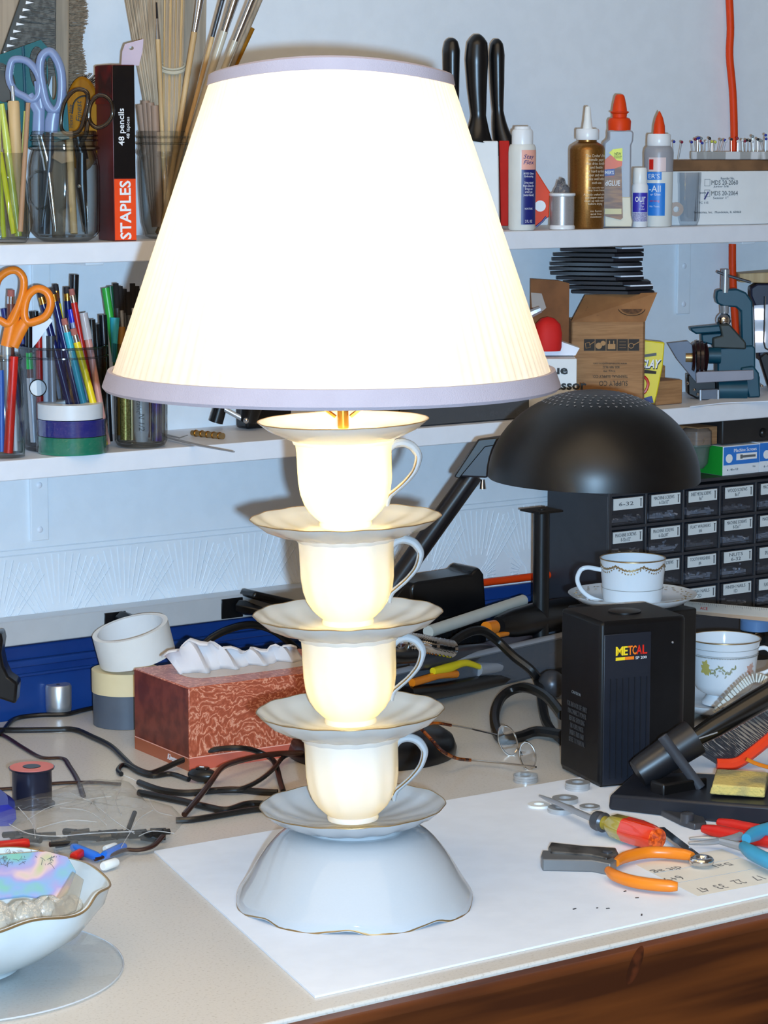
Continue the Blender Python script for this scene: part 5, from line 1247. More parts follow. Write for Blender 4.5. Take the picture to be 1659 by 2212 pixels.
# teal template
lt = UL(60, .07)
def ring(cx, cy, rx, ry, n=28, rot=0): return [(cx + rx * math.cos(2 * PI * i / n) * math.cos(rot) - ry * math.sin(2 * PI * i / n) * math.sin(rot), cy + rx * math.cos(2 * PI * i / n) * math.sin(rot) + ry * math.sin(2 * PI * i / n) * math.cos(rot)) for i in range(n)]
def pxflat(splines, loc, t, dd=0.0):
    o = V(0, 0, loc, dd); s = S(loc); L_ = [[((V(x, y, loc, dd) - o).dot(R), (V(x, y, loc, dd) - o).z) for x, y in sp] for sp in splines]
    return flat_curve(L_, t, frame(o, R, Z3, -FH), MB())
tt = pxflat([[(-30, 130), (0, 118), (88, 86), (118, 118), (142, 160), (150, 300), (60, 320), (30, 240), (-30, 230)], ring(84, 150, 20, 50, rot=-.1), ring(5, 178, 28, 44, rot=-.25), ring(112, 170, 10, 46, rot=-.1)], lt, .004)
tth = thing('teal_template', 'teal plastic frame with long oval cut-outs behind the pale blue scissors', 'template', lt)
tt.build('frame_plate', m_tealp, tth, bevel=.0008)
MB().tube([V(50, 100, lt, .003), V(54, 200, lt, .003), V(60, 300, lt, .003)], .0016, 8).build('spine_bar', m_teal, tth)
# jars
j1 = UL(20, .040)
jar(j1, [(519, 36), (514, 43), (440, 44), (400, 42), (384, 38), (378, 39), (330, 39)], 'glass jar of yellow pens at the left end of the upper shelf')
m_yg = mat('yellow green plastic', (196, 198, 92), .3, rgb2=(180, 184, 72)); m_yb = mat('bright yellow plastic', (224, 222, 40), .3)
stick('yellow_pen', 'yellow-green capped pen leaning left in the left jar of the upper shelf', 'pen', j1, (40, 510), (4, 224), [('barrel', m_yg, 0, .68, 8, 8), ('cap', mat('pale lime cap', (190, 200, 90), .3), .66, 1.0, 9, 5)])
stick('yellow_pen', 'bright yellow pen lying lowest in the left jar of the upper shelf', 'pen', j1, (30, 505), (0, 330), [('barrel', m_yb, 0, 1, 6, 6)], d0=.012)
stick('yellow_pen', 'second yellow pen crossing behind in the left jar', 'pen', j1, (8, 512), (-6, 300), [('barrel', m_yb, 0, 1, 6, 6)], d0=-.01)
stick('yellow_pen', 'pale yellow marker standing at the very left edge of the upper shelf', 'pen', j1, (-6, 510), (-2, 238), [('barrel', m_lime, 0, 1, 7, 5)], d0=.01)
tl_ = thing('wood_handled_awl', 'turned wood handled tool with a steel stub standing in the left jar', 'awl', j1)
a_, b_ = V(42, 470, j1, -.004), V(29, 218, j1, -.004); s = S(j1)
MB().lathe([(7 / s, 0), (8 / s, .02), (10 / s, .03), (9.5 / s, .035), (12 / s, .045), (13 / s, (b_ - a_).length * .98), (11 / s, (b_ - a_).length)], AX(a_, b_), 20).build('handle', m_tan, tl_)
MB().tube([b_, V(27, 186, j1, -.004)], 4 / s, 12).build('stub', m_steel, tl_)
stick('craft_stick', 'reddish tan stick leaning right in the left jar', 'stick', j1, (44, 500), (61, 222), [('stick', mat('rosy wood', (170, 130, 96), .6), 0, 1, 6, 5)], d0=.015, d1=.015)
stick('craft_stick', 'yellowish stick behind the reddish one in the left jar', 'stick', j1, (42, 505), (56, 240), [('stick', m_lime, 0, 1, 5, 5)], d0=-.015, d1=-.015)
stick('glitter_tube', 'blue glitter tube at the lower left inside the left jar', 'tube', j1, (0, 516), (-2, 400), [('tube', mat('blue glitter', (60, 130, 160), .2, .6, rgb2=(220, 230, 240), scale=900), 0, 1, 11, 11)], d0=-.012, d1=-.012)
j2 = UL(142, .045)
jar(j2, [(519, 50), (512, 64), (500, 74), (420, 76), (360, 76), (338, 72), (326, 68), (322, 76), (318, 76), (314, 70), (286, 70), (283, 68)], 'mason jar holding the pale blue scissors on the upper shelf', sh=[(293, 71), (303, 71)])
em = MB()
for k in range(36):
    a0_, a1_ = 2 * PI * k / 36, 2 * PI * (k + 1) / 36
s = S(j2); rj = 77 / s
ovl = []
for k in range(40):
    a_ = 2 * PI * k / 40; x = (95 - 142 + 31 * math.cos(a_)) / s; z = zrow(j2, 410 + 40 * math.sin(a_)); th = math.asin(max(-1, min(1, x / rj)))
    ovl.append(Vector((j2.x, j2.y, z)) + R * rj * math.sin(th) - FH * rj * math.cos(th))
MB().tube(ovl, .0012, 6, True).build('embossed_oval', m_glass, bpy.data.objects[[o.name for o in bpy.data.objects if o.name.startswith('glass_jar')][-1]])
sc1 = scissors('scissors', 'pale blue handled scissors standing in the mason jar', j2,
    [([(24, 136), (36, 128), (58, 132), (76, 150), (86, 175), (84, 205), (70, 218), (52, 208), (32, 196), (20, 170)], 8), ([(92, 120), (110, 112), (128, 140), (134, 180), (130, 225), (116, 240), (100, 222), (90, 180), (86, 145)], 9)],
    [([(62, 205), (84, 240), (82, 292)], [10, 13, 13], 'handle_shank', m_lblue), ([(80, 175), (88, 230), (84, 290)], [7, 9, 9], 'handle_shank', m_lblue), ([(118, 235), (112, 262), (110, 286)], [12, 15, 14], 'handle_shank', m_lblue),
     ([(86, 288), (100, 340), (120, 500)], [9, 10, 3], 'blade', m_chrome), ([(108, 284), (106, 350), (90, 490)], [9, 10, 3], 'blade', m_dsteel)], m_lblue, m_steel, 8)
m_clr = glass('smoky clear acrylic', tint=(150, 146, 144), edge=(60, 58, 60), refl=1.3, base=.1)
sc2_ = scissors('scissors', 'scissors with smoky clear handle loops, right of the blue pair in the mason jar', j2,
    [([(132, 262), (138, 225), (155, 200), (172, 193), (188, 200), (190, 220), (182, 255), (172, 282), (150, 290), (135, 282)], 4.5), ([(192, 250), (196, 225), (210, 208), (228, 208), (242, 225), (242, 250), (230, 268), (212, 276), (198, 268)], 4.5)],
    [([(190, 262), (186, 290), (172, 318)], [5, 5, 4], 'handle_shank', m_clr), ([(176, 330), (176, 400), (186, 505)], [10, 12, 3], 'blade', m_black), ([(170, 330), (184, 400), (190, 480)], [3, 3, 1], 'blade_edge', m_chrome)], m_clr, m_steel, 5, d=.012)
MB().ball(V(172, 402, j2, .016), .0022, 8).build('pivot_screw', m_chrome, sc2_)
stick('wooden_stick', 'flat pale wooden stick in the middle of the mason jar', 'stick', j2, (160, 505), (150, 300), [('stick', m_tan, 0, 1, 8, 8)], d0=.01, d1=-.01)
stick('black_grip', 'black grip at the right inside the mason jar', 'grip', j2, (178, 345), (168, 296), [('handle', m_black, 0, 1, 14, 12)])
stick('grey_tool', 'dark grey flat tool in the left half of the mason jar', 'tool', j2, (96, 505), (100, 300), [('tool', m_dsteel, 0, 1, 12, 16)], d0=-.012, d1=-.012)
# pencil box
pb0 = P(248, 517, Yf + .022); xa = P(248, 400, Yf + .022).x; xb = P(293, 400, Yf + .022).x; zt2 = P(275, 138, Yf + .022).z
A3 = V(248, 517, UL(248, .018)); A3 = UL(247, .015); B3 = col(293, A3.y + .0, zup)
dF = R.copy(); wF = (295 - 247) / S(A3); 
dF = (R * math.cos(.05) + FH * math.sin(.05)); dS = (FH * math.cos(.35) - R * math.sin(.35) * 1.0)
dS = Vector((-dF.y, dF.x, 0)); 
# the side face is seen on the left: box yawed so its left flank shows 40 px
a_y = .50; dF = (R * math.cos(a_y) + FH * math.sin(a_y)); dS = Vector((-dF.y, dF.x, 0)); wF = (294 - 248) / S(A3) / math.cos(a_y); wS = .042
pb = thing('pencil_box', 'tall black, red and orange carton of pencils with a hang tab', 'box', A3)
zt2 = V(270, 140, A3).z; hp_ = zt2 - zup
q = [A3, A3 + dF * wF, A3 + dF * wF + dS * wS, A3 + dS * wS]
MB().pprism([p + Z3 * .0003 for p in q], (0, 0, hp_)).build('carton', mat('oxblood carton', (96, 34, 34), .3, rgb2=(70, 24, 26), scale=16), pb, bevel=.0006)
nF = -dS
FM3 = frame(A3 + nF * .0004, dF, Z3, nF)
MB().bx(.0006, wF - .0006, hp_ * .36, hp_ - .0006, 0, .0004, FM3).build('black_panel', mat('black carton print', (14, 12, 14), .25, rgb2=(40, 28, 20), scale=20, lo=.55, hi=.8), pb)
MB().bx(.0006, wF - .0006, .0010, hp_ * .355, 0, .0004, FM3).build('orange_panel', mat('orange red carton print', (240, 78, 34), .3), pb)
MB().bx(0, wS * .98, hp_ * .78, hp_ - .0006, 0, .0004, frame(A3 + dS * wS * .99 - dF * .0008, -dS, Z3, -dF)).build('dark_side_print', mat('dark red side print', (130, 26, 24), .3, rgb2=(50, 20, 22), scale=22), pb)
tx = lambda x, z: FM3 @ Matrix.Translation((wF * x, z, .0005)) @ Matrix.Rotation(PI / 2, 4, 'Z')
text('STAPLES', tx(.5, hp_ * .178), hp_ * .335, wF * .50, m_winkp, pb, bold=.02)
text('48 pencils', tx(.40, hp_ * .65), hp_ * .21, wF * .34, m_winkp, pb, bold=.012)
text('48 lápices', tx(.68, hp_ * .645), hp_ * .125, wF * .18, m_winkp, pb)
hq2 = [q[1] + dS * wS * .2 + Z3 * hp_ - dF * .001, q[2] + Z3 * hp_ - dF * .001 - dS * .01]
tb_ = pxflat([[(262, 140), (264, 112), (270, 95), (310, 84), (308, 110), (300, 142)], ring(284, 104, 5, 4)], A3 + dF * wF * .6, .0006, -.006)
tb_.build('hang_tab', m_pink, pb)
# brush jar
j3 = UL(356, .050)
jar(j3, [(517, 32), (510, 42), (480, 50), (420, 54), (350, 56), (338, 54), (332, 58), (326, 58), (320, 55), (286, 56), (283, 54)], 'jar of paintbrushes and skewers beside the pencil box', sh=[(296, 57), (310, 58)])
s = S(j3)
# skewer bundle
nsk = 0
for i in range(26):
    k = i / 25.; r = random.Random(i); x0 = 354 + r.uniform(-8, 12); x1 = 276 + 84 * k + r.uniform(-2, 2); y1 = -60
    x1 = 268 + 100 * k
    stick('bamboo_skewer', ORD[i] + ' skewer from the left in the loose fan of the brush jar', 'skewer', j3, (352 + 8 * k, 430), (x1 - 6, y1), [('s', m_bamboo, 0, 1, 3.2, 2.8)], 'bamboo skewers in the brush jar', d0=-.006 + .012 * r.random(), d1=-.018 + .006 * r.random(), n=6)
for i in range(11):
    r = random.Random(i + 50); xx = 356 + 4.2 * i
    stick('bamboo_skewer', ORD[i] + ' skewer from the left in the upright banded bundle of the brush jar', 'skewer', j3, (352 + 3.0 * i, 505), (xx + 1, -60), [('s', m_bamboo if i % 3 else m_tan, 0, 1, 2.7, 2.9)], 'banded bamboo skewers in the brush jar', d0=.004, d1=.002 + .002 * (i % 2), n=6)
rbd = MB()
for k, yy in enumerate((142, 148, 151)):
    rbd.tube([V(x, y + yy - 142 , j3, dd) for x, y, dd in ((350, 138, .0), (353, 146, .006), (374, 150, .008), (394, 146, .006), (398, 138, .0), (374, 136, -.004))], .0012, 6, True, k=4)
tag(rbd.build('rubber_band', mat('pale rubber', (190, 182, 160), .5)), 'pale rubber band around the upright skewer bundle', 'rubber band')
tag(MB().pprism([V(x, y, j3, -.014) for x, y in ((398, -60), (447, -60), (444, 100), (400, 290), (380, 500), (366, 500))], FH * .0025).build('flat_board', m_greywood), 'flat weathered board standing at the back of the brush jar', 'board')
def brush(label, p0, p1, mats, rr_, ft, bt_, d=0, d1=None):
    stick('paintbrush', label, 'paintbrush', j3, p0, p1, [('handle', mats[0], 0, ft, rr_[0], rr_[1]), ('ferrule', mats[1], ft, bt_, rr_[1] * .9, rr_[1] * rr_[2]), ('bristles', mats[2], bt_, 1, rr_[1] * rr_[2], rr_[1] * rr_[2] * .7)], 'paintbrushes in the brush jar', d0=d, d1=d if d1 is None else d1)
brush('fine paintbrush with a curled tip, leftmost in the brush jar', (360, 500), (338, 5), (m_tan, m_chrome, m_dbris), (4, 5.5, .45), .84, .93, .012)
brush('light-handled paintbrush just right of the skewer bundle', (350, 500), (438, -40), (m_tan, m_chrome, m_tan), (5, 6.5, 1.5), .80, .97, .016)
brush('slim paintbrush second right of the skewer bundle', (345, 500), (486, -20), (m_tan, m_dsteel, m_dbris), (4, 5, 1.0), .81, .96, .010)
brush('thick pale-handled paintbrush with a blue chrome ferrule', (352, 480), (522, -50), (mat('pale lacquer', (196, 186, 166), .3), m_chrome, m_white), (5, 9, 1.3), .78, .97, .004)
brush('pale-handled paintbrush with a pointed chrome ferrule, rightmost but one', (350, 480), (556, -30), (MATS['pale lacquer'], m_chrome, m_white), (5, 7, 1.1), .77, .97, -.002)
stick('wooden_dowel', 'brown wooden dowel leaning furthest right from the brush jar', 'dowel', j3, (345, 505), (575, -30), [('dowel', m_greywood, 0, 1, 5, 5)], d0=.0, d1=-.012)
stick('wooden_dowel', 'amber wooden dowel in the shadow of the shade, leaning from the brush jar', 'dowel', j3, (340, 505), (545, 60), [('dowel', m_amber, 0, 1, 6, 6)], d0=-.004, d1=-.018)
for i, (x, y) in enumerate(((303, 226), (314, 218), (324, 222), (334, 228))):
    stick('craft_stick', ['rounded craft stick leaning outermost left in the brush jar', 'rounded craft stick second from the left in the brush jar', 'rounded craft stick third from the left in the brush jar', 'rounded craft stick nearest the skewers in the brush jar'][i], 'stick', j3, (336 + 3 * i, 490), (x, y), [('stick', mat('rosy craft wood', (160, 130, 108), .6), 0, 1, 8, 9)], d0=.004 * i, d1=.003 * i)
# ================================================================ upper shelf, right
kb0 = UL(1050, .055)
bh_ = thing('tool_block', 'white upright block holding three black-handled tools beside the shade', 'block', kb0)
s = S(kb0)
zk1 = V(1050, 305, kb0).z
q = [V(1000, 480, kb0), V(1079, 480, kb0)]; q = [Vector((p.x, p.y, zup + .0003)) for p in q]
MB().hull8([q[0], q[1], q[1] + FH * .035, q[0] + FH * .035], [p + Z3 * (zk1 - zup) - R * .002 for p in (q[0], q[1], q[1] + FH * .035, q[0] + FH * .035)]).build('block_body', m_card, bh_, bevel=.0015)
def knife(label, pts, rad, dd):
    tag(MB().tube([V(x, y, kb0, dd) for x, y in pts], [r / s for r in rad], 18, k=5, flat=.85).build('black_handled_tool', m_black), label, 'tool')
knife('middle and tallest black tool handle rising from the white block', [(1030, 306), (1033, 285), (1034, 250), (1031, 190), (1030, 130), (1031, 92), (1031, 74)], [38, 25, 16, 21, 25, 22, 6], -.015)
knife('right black tool handle rising from the white block', [(1096, 330), (1082, 285), (1076, 240), (1074, 180), (1073, 120), (1073, 95), (1073, 84)], [30, 20, 13, 17, 19, 15, 5], -.025)
knife('left black tool handle, half hidden by the lamp shade', [(985, 300), (978, 250), (976, 200), (975, 150), (975, 110), (975, 90), (975, 82)], [20, 15, 17, 19, 20, 15, 5], -.02)
rs1 = UL(1092, .05)
tag(MB().pprism([V(x, y, rs1) for x, y in ((1078, 304), (1100, 304), (1102, 330), (1098, 488), (1082, 488))], FH * .02).build('red_sleeve', mat('coral red card', (190, 44, 36), .7, spec=.1), bevel=.001), 'coral red card sleeve behind the white glue bottle', 'sleeve')
rd1 = UL(1160, .035)
rdt = thing('tape_dispenser', 'orange red card wedge with a round white seal between the glue bottle and the spool', 'package', rd1)
MB().pprism([V(x, y, rd1) for x, y in ((1152, 488), (1150, 360), (1158, 368), (1188, 415), (1186, 468), (1160, 487))], FH * .012).build('card_body', m_rorange, rdt, bevel=.001)
MB().lathe([(0, 0), (12 / S(rd1), 0), (12 / S(rd1), .0004), (0, .0004)], frame(V(1167, 445, rd1, .0003), R, Z3, -FH), 24).build('white_seal', m_winkp, rdt)
MB().tube([V(x, y, rd1, .0005) for x, y in ((1158, 490), (1172, 478), (1180, 468))], .0012, 6).build('dark_edge', m_navy, rdt)
def bottle(name, label, loc, rows, m_, capparts, m_neck=None):
    th = thing(name, label, 'bottle', loc); pr_ = rowprof(loc, rows); pr_[0] = (pr_[0][0], .0004)
    MB().lathe([(0, .0004)] + pr_ + [(0, pr_[-1][1])], loc, 48, caps=False).build('bottle_body', m_, th)
    for nm, rws, mm in capparts: MB().lathe([(0, rowprof(loc, rws)[0][1])] + rowprof(loc, rws) + [(0, rowprof(loc, rws)[-1][1])], loc, 40, caps=False).build(nm, mm, th)
    return th
def zr(loc, py): return zrow(loc, py) - loc.z
m_wax = mat('milky glue bottle', (222, 222, 216), .3)
m_clg = mat('frosted empty bottle', (156, 156, 162), .3)
# glue 1
g1 = UL(1127, .018); s = S(g1)
b1 = bottle('glue_bottle', 'white craft glue bottle with a navy and salmon label, nearest the lamp shade', g1, [(496, 26), (493, 29), (330, 30), (318, 29), (312, 26), (311, 20)], m_wax, [('cap', [(312, 23), (285, 23), (280, 21), (279, 18), (273, 17)], m_white)])
r = 30.3 / s
label_patch(g1, r, zr(g1, 484), zr(g1, 366), .62, .52).build('navy_label', m_navy, b1)
label_patch(g1, r + .0001, zr(g1, 366), zr(g1, 324), .62, .52).build('salmon_label', mat('salmon print', (232, 168, 150), .5), b1)
def bt(th, loc, r, s_, row, a_, w_, h_, m_, sh_=0):
    M = frame(Vector(loc) + Z3 * zr(loc, row) + (R * math.sin(a_) - FH * math.cos(a_)) * (r + .0007), R * math.cos(a_) + FH * math.sin(a_), Z3, R * math.sin(a_) - FH * math.cos(a_))
    text(s_, M, w_, h_, m_, th, bend=r, t=.0001, shear=sh_)
bt(b1, g1, r, 'Stay\nFlex', 344, .45, .014, .011, m_navy, .3)
bt(b1, g1, r, 'BOSS Gloss\nEmbossing', 378, .45, .013, .006, m_winkp)
bt(b1, g1, r, "Dries raised\nHigh-Gloss for\nbrings out\nartist's pic\n(water-based)", 408, .45, .014, .017, m_winkp)
bt(b1, g1, r, 'NON-TOXIC', 450, .45, .010, .002, m_winkp); bt(b1, g1, r, '2 FL. OZ', 477, .45, .009, .003, m_winkp)
# clear bag + spool
cb_ = UL(1212, .045)
tag(MB().pillow([cb_ + R * (x - 1212) / S(cb_) + FH * dd for x, dd in ((1188, 0), (1212, -.010), (1240, 0), (1232, .012), (1196, .012))], zr(cb_, 392), 8, rnd=.08, z0=.0005).build('clear_wrap', glass('crinkled wrap', tint=(205, 208, 214), edge=(140, 144, 150), refl=1.0, base=.12, bump=1.0, bscale=70, haze=.2, hazecol=(170, 174, 180))), 'crinkled clear plastic wrap behind the silver spool', 'wrapping')
sp1 = UL(1214, .017); s = S(sp1)
spt = thing('thread_spool', 'spool of silver thread with white ends on the upper shelf', 'spool', sp1)
pr_ = rowprof(sp1, [(493, 27.5), (490, 28), (487, 26)]); MB().lathe([(0, .0003), (27.5 / s, .0003), (28 / s, zr(sp1, 489)), (26 / s, zr(sp1, 486))], sp1, 40).build('bottom_flange', m_white, spt)
MB().lathe([(26 / s, zr(sp1, 487)), (26.5 / s, zr(sp1, 455)), (26 / s, zr(sp1, 424))], sp1, 40).build('thread', mat('silver thread', (186, 184, 186), .35, .5, rgb2=(160, 158, 160), scale=900, stretch=(1, 1, 12)), spt)
MB().lathe([(26 / s, zr(sp1, 424)), (28.5 / s, zr(sp1, 422)), (28.5 / s, zr(sp1, 418)), (27 / s, zr(sp1, 417))], sp1, 40).build('top_flange', m_white, spt)
# bronze
g2_ = UL(1267, .020); s = S(g2_)
m_bz = mat('bronze metallic', (150, 104, 52), .32, .75, rgb2=(138, 94, 44), scale=600)
b2_ = bottle('paint_bottle', 'bronze metallic craft bottle with a white nozzle cap', g2_, [(491, 35), (488, 37), (324, 38), (316, 36), (310, 27), (306, 20), (300, 20)], m_bz, [('cap', [(302, 24), (300, 25), (281, 25), (278, 23)], m_white), ('nozzle', [(279, 11), (258, 8), (232, 5.5), (230, 4)], m_cap)])
r = 38.2 / s; m_bw = mat('cream print', (214, 196, 170), .6)
bt(b2_, g2_, r, "The Crafter's Pick\nmetallic paper\nthat dries durable\nand flexible\nfor hard surfaces\npaper and wood\nshake well before\neach use", 365, .5, .028, .034, m_bw)
bt(b2_, g2_, r, 'do not mix water\nkeep from freezing', 408, .55, .026, .006, m_bw)
bt(b2_, g2_, r, 'A finely crafted color\nand paper medium\nclean up with water\nbefore drying', 430, .45, .030, .014, m_bw)
bt(b2_, g2_, r, 'no fumes\nacid free\nnontoxic', 461, .5, .016, .009, m_bw)
# wood glue
g3 = UL(1335, .026); s = S(g3)
wg = thing('glue_bottle', 'tall wood glue bottle with an orange nozzle and brown label', 'bottle', g3)
q = [V(x, y, g3) for x, y in ((1302, 491), (1301, 480), (1302, 330), (1303, 308), (1313, 300), (1313, 281), (1362, 281), (1367, 286), (1366, 304), (1362, 314), (1361, 465), (1367, 476), (1365, 489), (1360, 492))]
for p in q:
    if p.z < zup + .002: p.z = zup + .0005
MB().pprism([p - FH * .012 for p in q], FH * .024).build('bottle_body', m_clg, wg, bevel=.004)
q2 = [V(x, y, g3) - FH * .0105 for x, y in ((1305, 489), (1305, 425), (1360, 425), (1361, 465), (1364, 478), (1362, 489))]
for p in q2: p.z = max(p.z, zup + .0015)
MB().pprism([p - FH * .0020 for p in q2], FH * .002).build('glue_level', mat('cream glue', (212, 200, 170), .35), wg, bevel=.0008)
gc3 = V(1338, 281, g3); M3 = Matrix.Translation((gc3.x, gc3.y, 0))
def rw3(rows): return [(hw / s, zrow(gc3, y)) for y, hw in rows]
MB().lathe(rw3([(282, 24), (262, 25), (256, 22), (254, 15)]), M3, 32).build('cap', m_rorange, wg)
MB().lathe(rw3([(255, 15), (246, 16), (243, 20), (241, 20), (240, 16), (225, 14), (208, 10), (204, 7)]), M3, 28).build('nozzle', m_rorange, wg)
lm = lambda x, y, d=.0002: V(x, y, g3) - FH * (.0142 + d)
MB().pprism([lm(*p) for p in ((1303, 466), (1303, 372), (1340, 355), (1343, 470), (1338, 474))], -FH * .0003).build('wood_label', mat('wood print label', (150, 100, 40), .4, rgb2=(110, 66, 22), scale=60, stretch=(.4, 1, 4)), wg)
MB().pprism([lm(*p, d=.0006) for p in ((1303, 372), (1304, 345), (1316, 335), (1342, 345), (1341, 358))], -FH * .0003).build('orange_label', mat('orange label print', (226, 96, 30), .4), wg)
MB().pprism([lm(*p, d=.001) for p in ((1313, 330), (1322, 322), (1342, 320), (1342, 348), (1330, 346))], -FH * .0003).build('yellow_label', mat('yellow label print', (226, 230, 40), .4), wg)
LM = lambda x, y: frame(lm(x, y, .0014), R, Z3, -FH)
text('NEW', LM(1332, 332), .0075, .0032, m_ink, wg); text('STRONGER\nFORMULA', LM(1332, 339), .009, .003, m_ink, wg)
MB().pprism([lm(*p, d=.001) for p in ((1303, 380), (1303, 366), (1325, 364), (1325, 378))], -FH * .0003).build('blue_label', mat('blue label print', (36, 60, 140), .4), wg)
text("MER'S", LM(1314, 372), .010, .0042, m_winkp, wg, bold=.02); text('CARPENTER', LM(1315, 381), .010, .0014, m_red, wg); text('dGLUE', LM(1321, 395), .017, .0062, m_winkp, wg, bold=.02)
MB().pprism([lm(*p, d=.0008) for p in ((1304, 462), (1304, 450), (1340, 450), (1340, 462))], -FH * .0003).build('cream_label', mat('cream label print', (206, 190, 130), .4), wg)
# small bottle
g4 = UL(1381, .016); s = S(g4)
b4 = bottle('ink_bottle', 'small white bottle with a purple-blue label between the two tall glue bottles', g4, [(490, 16), (487, 18), (402, 18), (396, 15)], m_white, [('cap', [(397, 15), (393, 16), (366, 15), (362, 13)], m_cap)])
r = 18.2 / s
label_patch(g4, r, zr(g4, 458), zr(g4, 416), 1.0, 0).build('purple_label', mat('violet blue print', (56, 50, 170), .4), b4)
label_patch(g4, r, zr(g4, 478), zr(g4, 459), 1.0, 0).build('fine_print_label', mat('fine print', (190, 190, 214), .5, rgb2=(120, 120, 170), scale=1200), b4)
bt(b4, g4, r, 'our', 430, .0, .013, .0062, m_winkp); bt(b4, g4, r, 'Craft\nDye\nColor', 445, .2, .006, .009, m_winkp)
# school glue
g5 = UL(1421, .020); s = S(g5)
b5 = bottle('glue_bottle', 'white all-purpose glue bottle with a pointed orange tip and blue label', g5, [(488, 28), (485, 30), (371, 31)], m_wax, [('empty_part', [(371, 31), (330, 32), (321, 30), (315, 25), (314, 20)], m_clg), ('cap', [(315, 25), (313, 26), (292, 25), (289, 23)], m_white), ('tip', [(290, 13), (272, 12), (255, 8), (244, 3), (240, .8)], m_rorange)])
r = 31.4 / s
label_patch(g5, r, zr(g5, 465), zr(g5, 395), .68, -.32).build('blue_label', mat('azure print', (30, 120, 206), .4), b5)
label_patch(g5, r, zr(g5, 388), zr(g5, 371), .55, -.45).build('blue_band', MATS['azure print'], b5)
label_patch(g5, r, zr(g5, 370), zr(g5, 340), .62, -.22).build('pink_label', mat('blush print', (222, 200, 198), .4), b5)
label_patch(g5, r + .0003, zr(g5, 366), zr(g5, 344), .16, -.62).build('red_emblem', m_red, b5)
bt(b5, g5, r, "ER'S", 380, -.42, .014, .0055, m_winkp); bt(b5, g5, r, '-All', 407, -.35, .014, .0075, m_winkp); bt(b5, g5, r, 'ur Glue', 419, -.30, .012, .003, m_winkp)
bt(b5, g5, r, 'strong', 434, -.35, .012, .003, m_red); bt(b5, g5, r, 'No Toxic', 445, -.35, .012, .002, m_winkp)
# glass mug with bits
j5 = UL(1482, .040); 
jar(j5, [(482, 24), (478, 27), (470, 29), (398, 30), (392, 31), (372, 31)], 'clear tumbler of small hardware behind the school glue bottle', name='tumbler', cat='tumbler', m_=glass('tumbler glass', tint=(232, 236, 240), edge=(120, 124, 130), refl=.9, base=.08))
stick('black_clip', 'black clip inside the clear tumbler', 'clip', j5, (1478, 478), (1474, 396), [('clip', m_black, 0, 1, 10, 6)])
stick('steel_cylinder', 'bright metal cylinder on the right inside the tumbler', 'cylinder', j5, (1497, 478), (1497, 388), [('cylinder', m_steel, 0, 1, 9, 9)])
bear = V(1460, 452, j5, .03)
tag(MB().lathe([(.0035, 0), (.0085, 0), (.0085, .005), (.0035, .005), (.0035, 0)], frame(bear, R, Z3, -FH), 28, caps=False).build('bearing', m_chrome), 'small ball bearing ring leaning beside the school glue bottle', 'bearing')
# white carton + brown board + pins
cA = UL(1604, .012); wz = P(1604, 370, Yf + .012).z
ct_ = thing('white_carton', 'white carton with grey stock print at the right end of the upper shelf', 'carton', cA)
lft = cA - R * 0 + (Vector((-1, 0, 0)) * .0); 
dl_ = Vector((-math.cos(.30), math.sin(.30), 0)); 
lenL = .01
while project(cA + dl_ * lenL)[0] > 1446 and lenL < .3: lenL += .002
dr3 = Vector((math.sin(.30) * 1.0, math.cos(.30), 0)); dr3 = Vector((.98, -.02, 0)).normalized()
q = [cA, cA + dr3 * .14, cA + dr3 * .14 + Vector((0, .10, 0)), cA + dl_ * lenL + Vector((.05, .06, 0)), cA + dl_ * lenL]
MB().pprism([p + Z3 * .0003 for p in q], (0, 0, wz - zup)).build('carton_body', m_card, ct_, bevel=.001)
nl = Vector((-math.sin(.30), -math.cos(.30), 0)); CFm = lambda x, y: frame(cA + dl_ * ((1604 - x) / 158. * lenL) + nl * .0004 + Z3 * (zrow(cA, y) - cA.z + .0006 * 0), -dl_, Z3, nl)
for s_, x, y, w_, h_ in (('Reorder No.', 1570, 385, .018, .003), ('MDS 20-2060', 1564, 394, .035, .0055), ('Junior 5/8', 1556, 403, .02, .003), ('MDS 20-2064', 1564, 417, .035, .0055), ('Senior 1"', 1556, 427, .02, .003), ('pore', 1518, 417, .008, .003), ('FC 115', 1520, 437, .012, .0025), ('Industries, Inc.  Mundelein, IL 60060', 1550, 458, .062, .003)):
    text(s_, CFm(x, y), w_, h_, m_print, ct_, 'stock_print')
for yy in (394, 417):
    f_ = CFm(1527, yy); MB().tube([f_ @ Vector(p) for p in ((-.0035, -.004, .0002), (.0035, -.004, .0002), (.0035, .004, .0002), (-.0035, .004, .0002))], .0003, 4, True).build('tick_box', m_print, ct_)
f_ = CFm(1526, 421); MB().tube([f_ @ Vector((-.003, -.005, .0004)), f_ @ Vector((.002, .004, .0004))], .0009, 6).build('pen_tick', m_navy, ct_)
bz0 = wz + .0006
bd0 = cA + Vector((-.0, .004, 0)); bd0.z = bz0; hbrd = zrow(cA, 340) - zrow(cA, 363)
q = [Vector((p.x, p.y + .003, bz0)) for p in q]
bdo = MB().pprism(q, (0, 0, hbrd)); tag(bdo.build('wooden_slab', mat('brown fibreboard', (128, 92, 60), .8, rgb2=(110, 78, 50), scale=40), bevel=.001), 'brown board slab lying on the white carton', 'board')
stz = bz0 + hbrd + .0005; ps0 = V(1492, 336, cA + Vector((-.05, .03, 0)))
strip = thing('pin_cushion', 'flat grey and white foam strip stuck full of ball-head pins', 'pin cushion', (ps0.x, ps0.y, stz))
hst = .0095
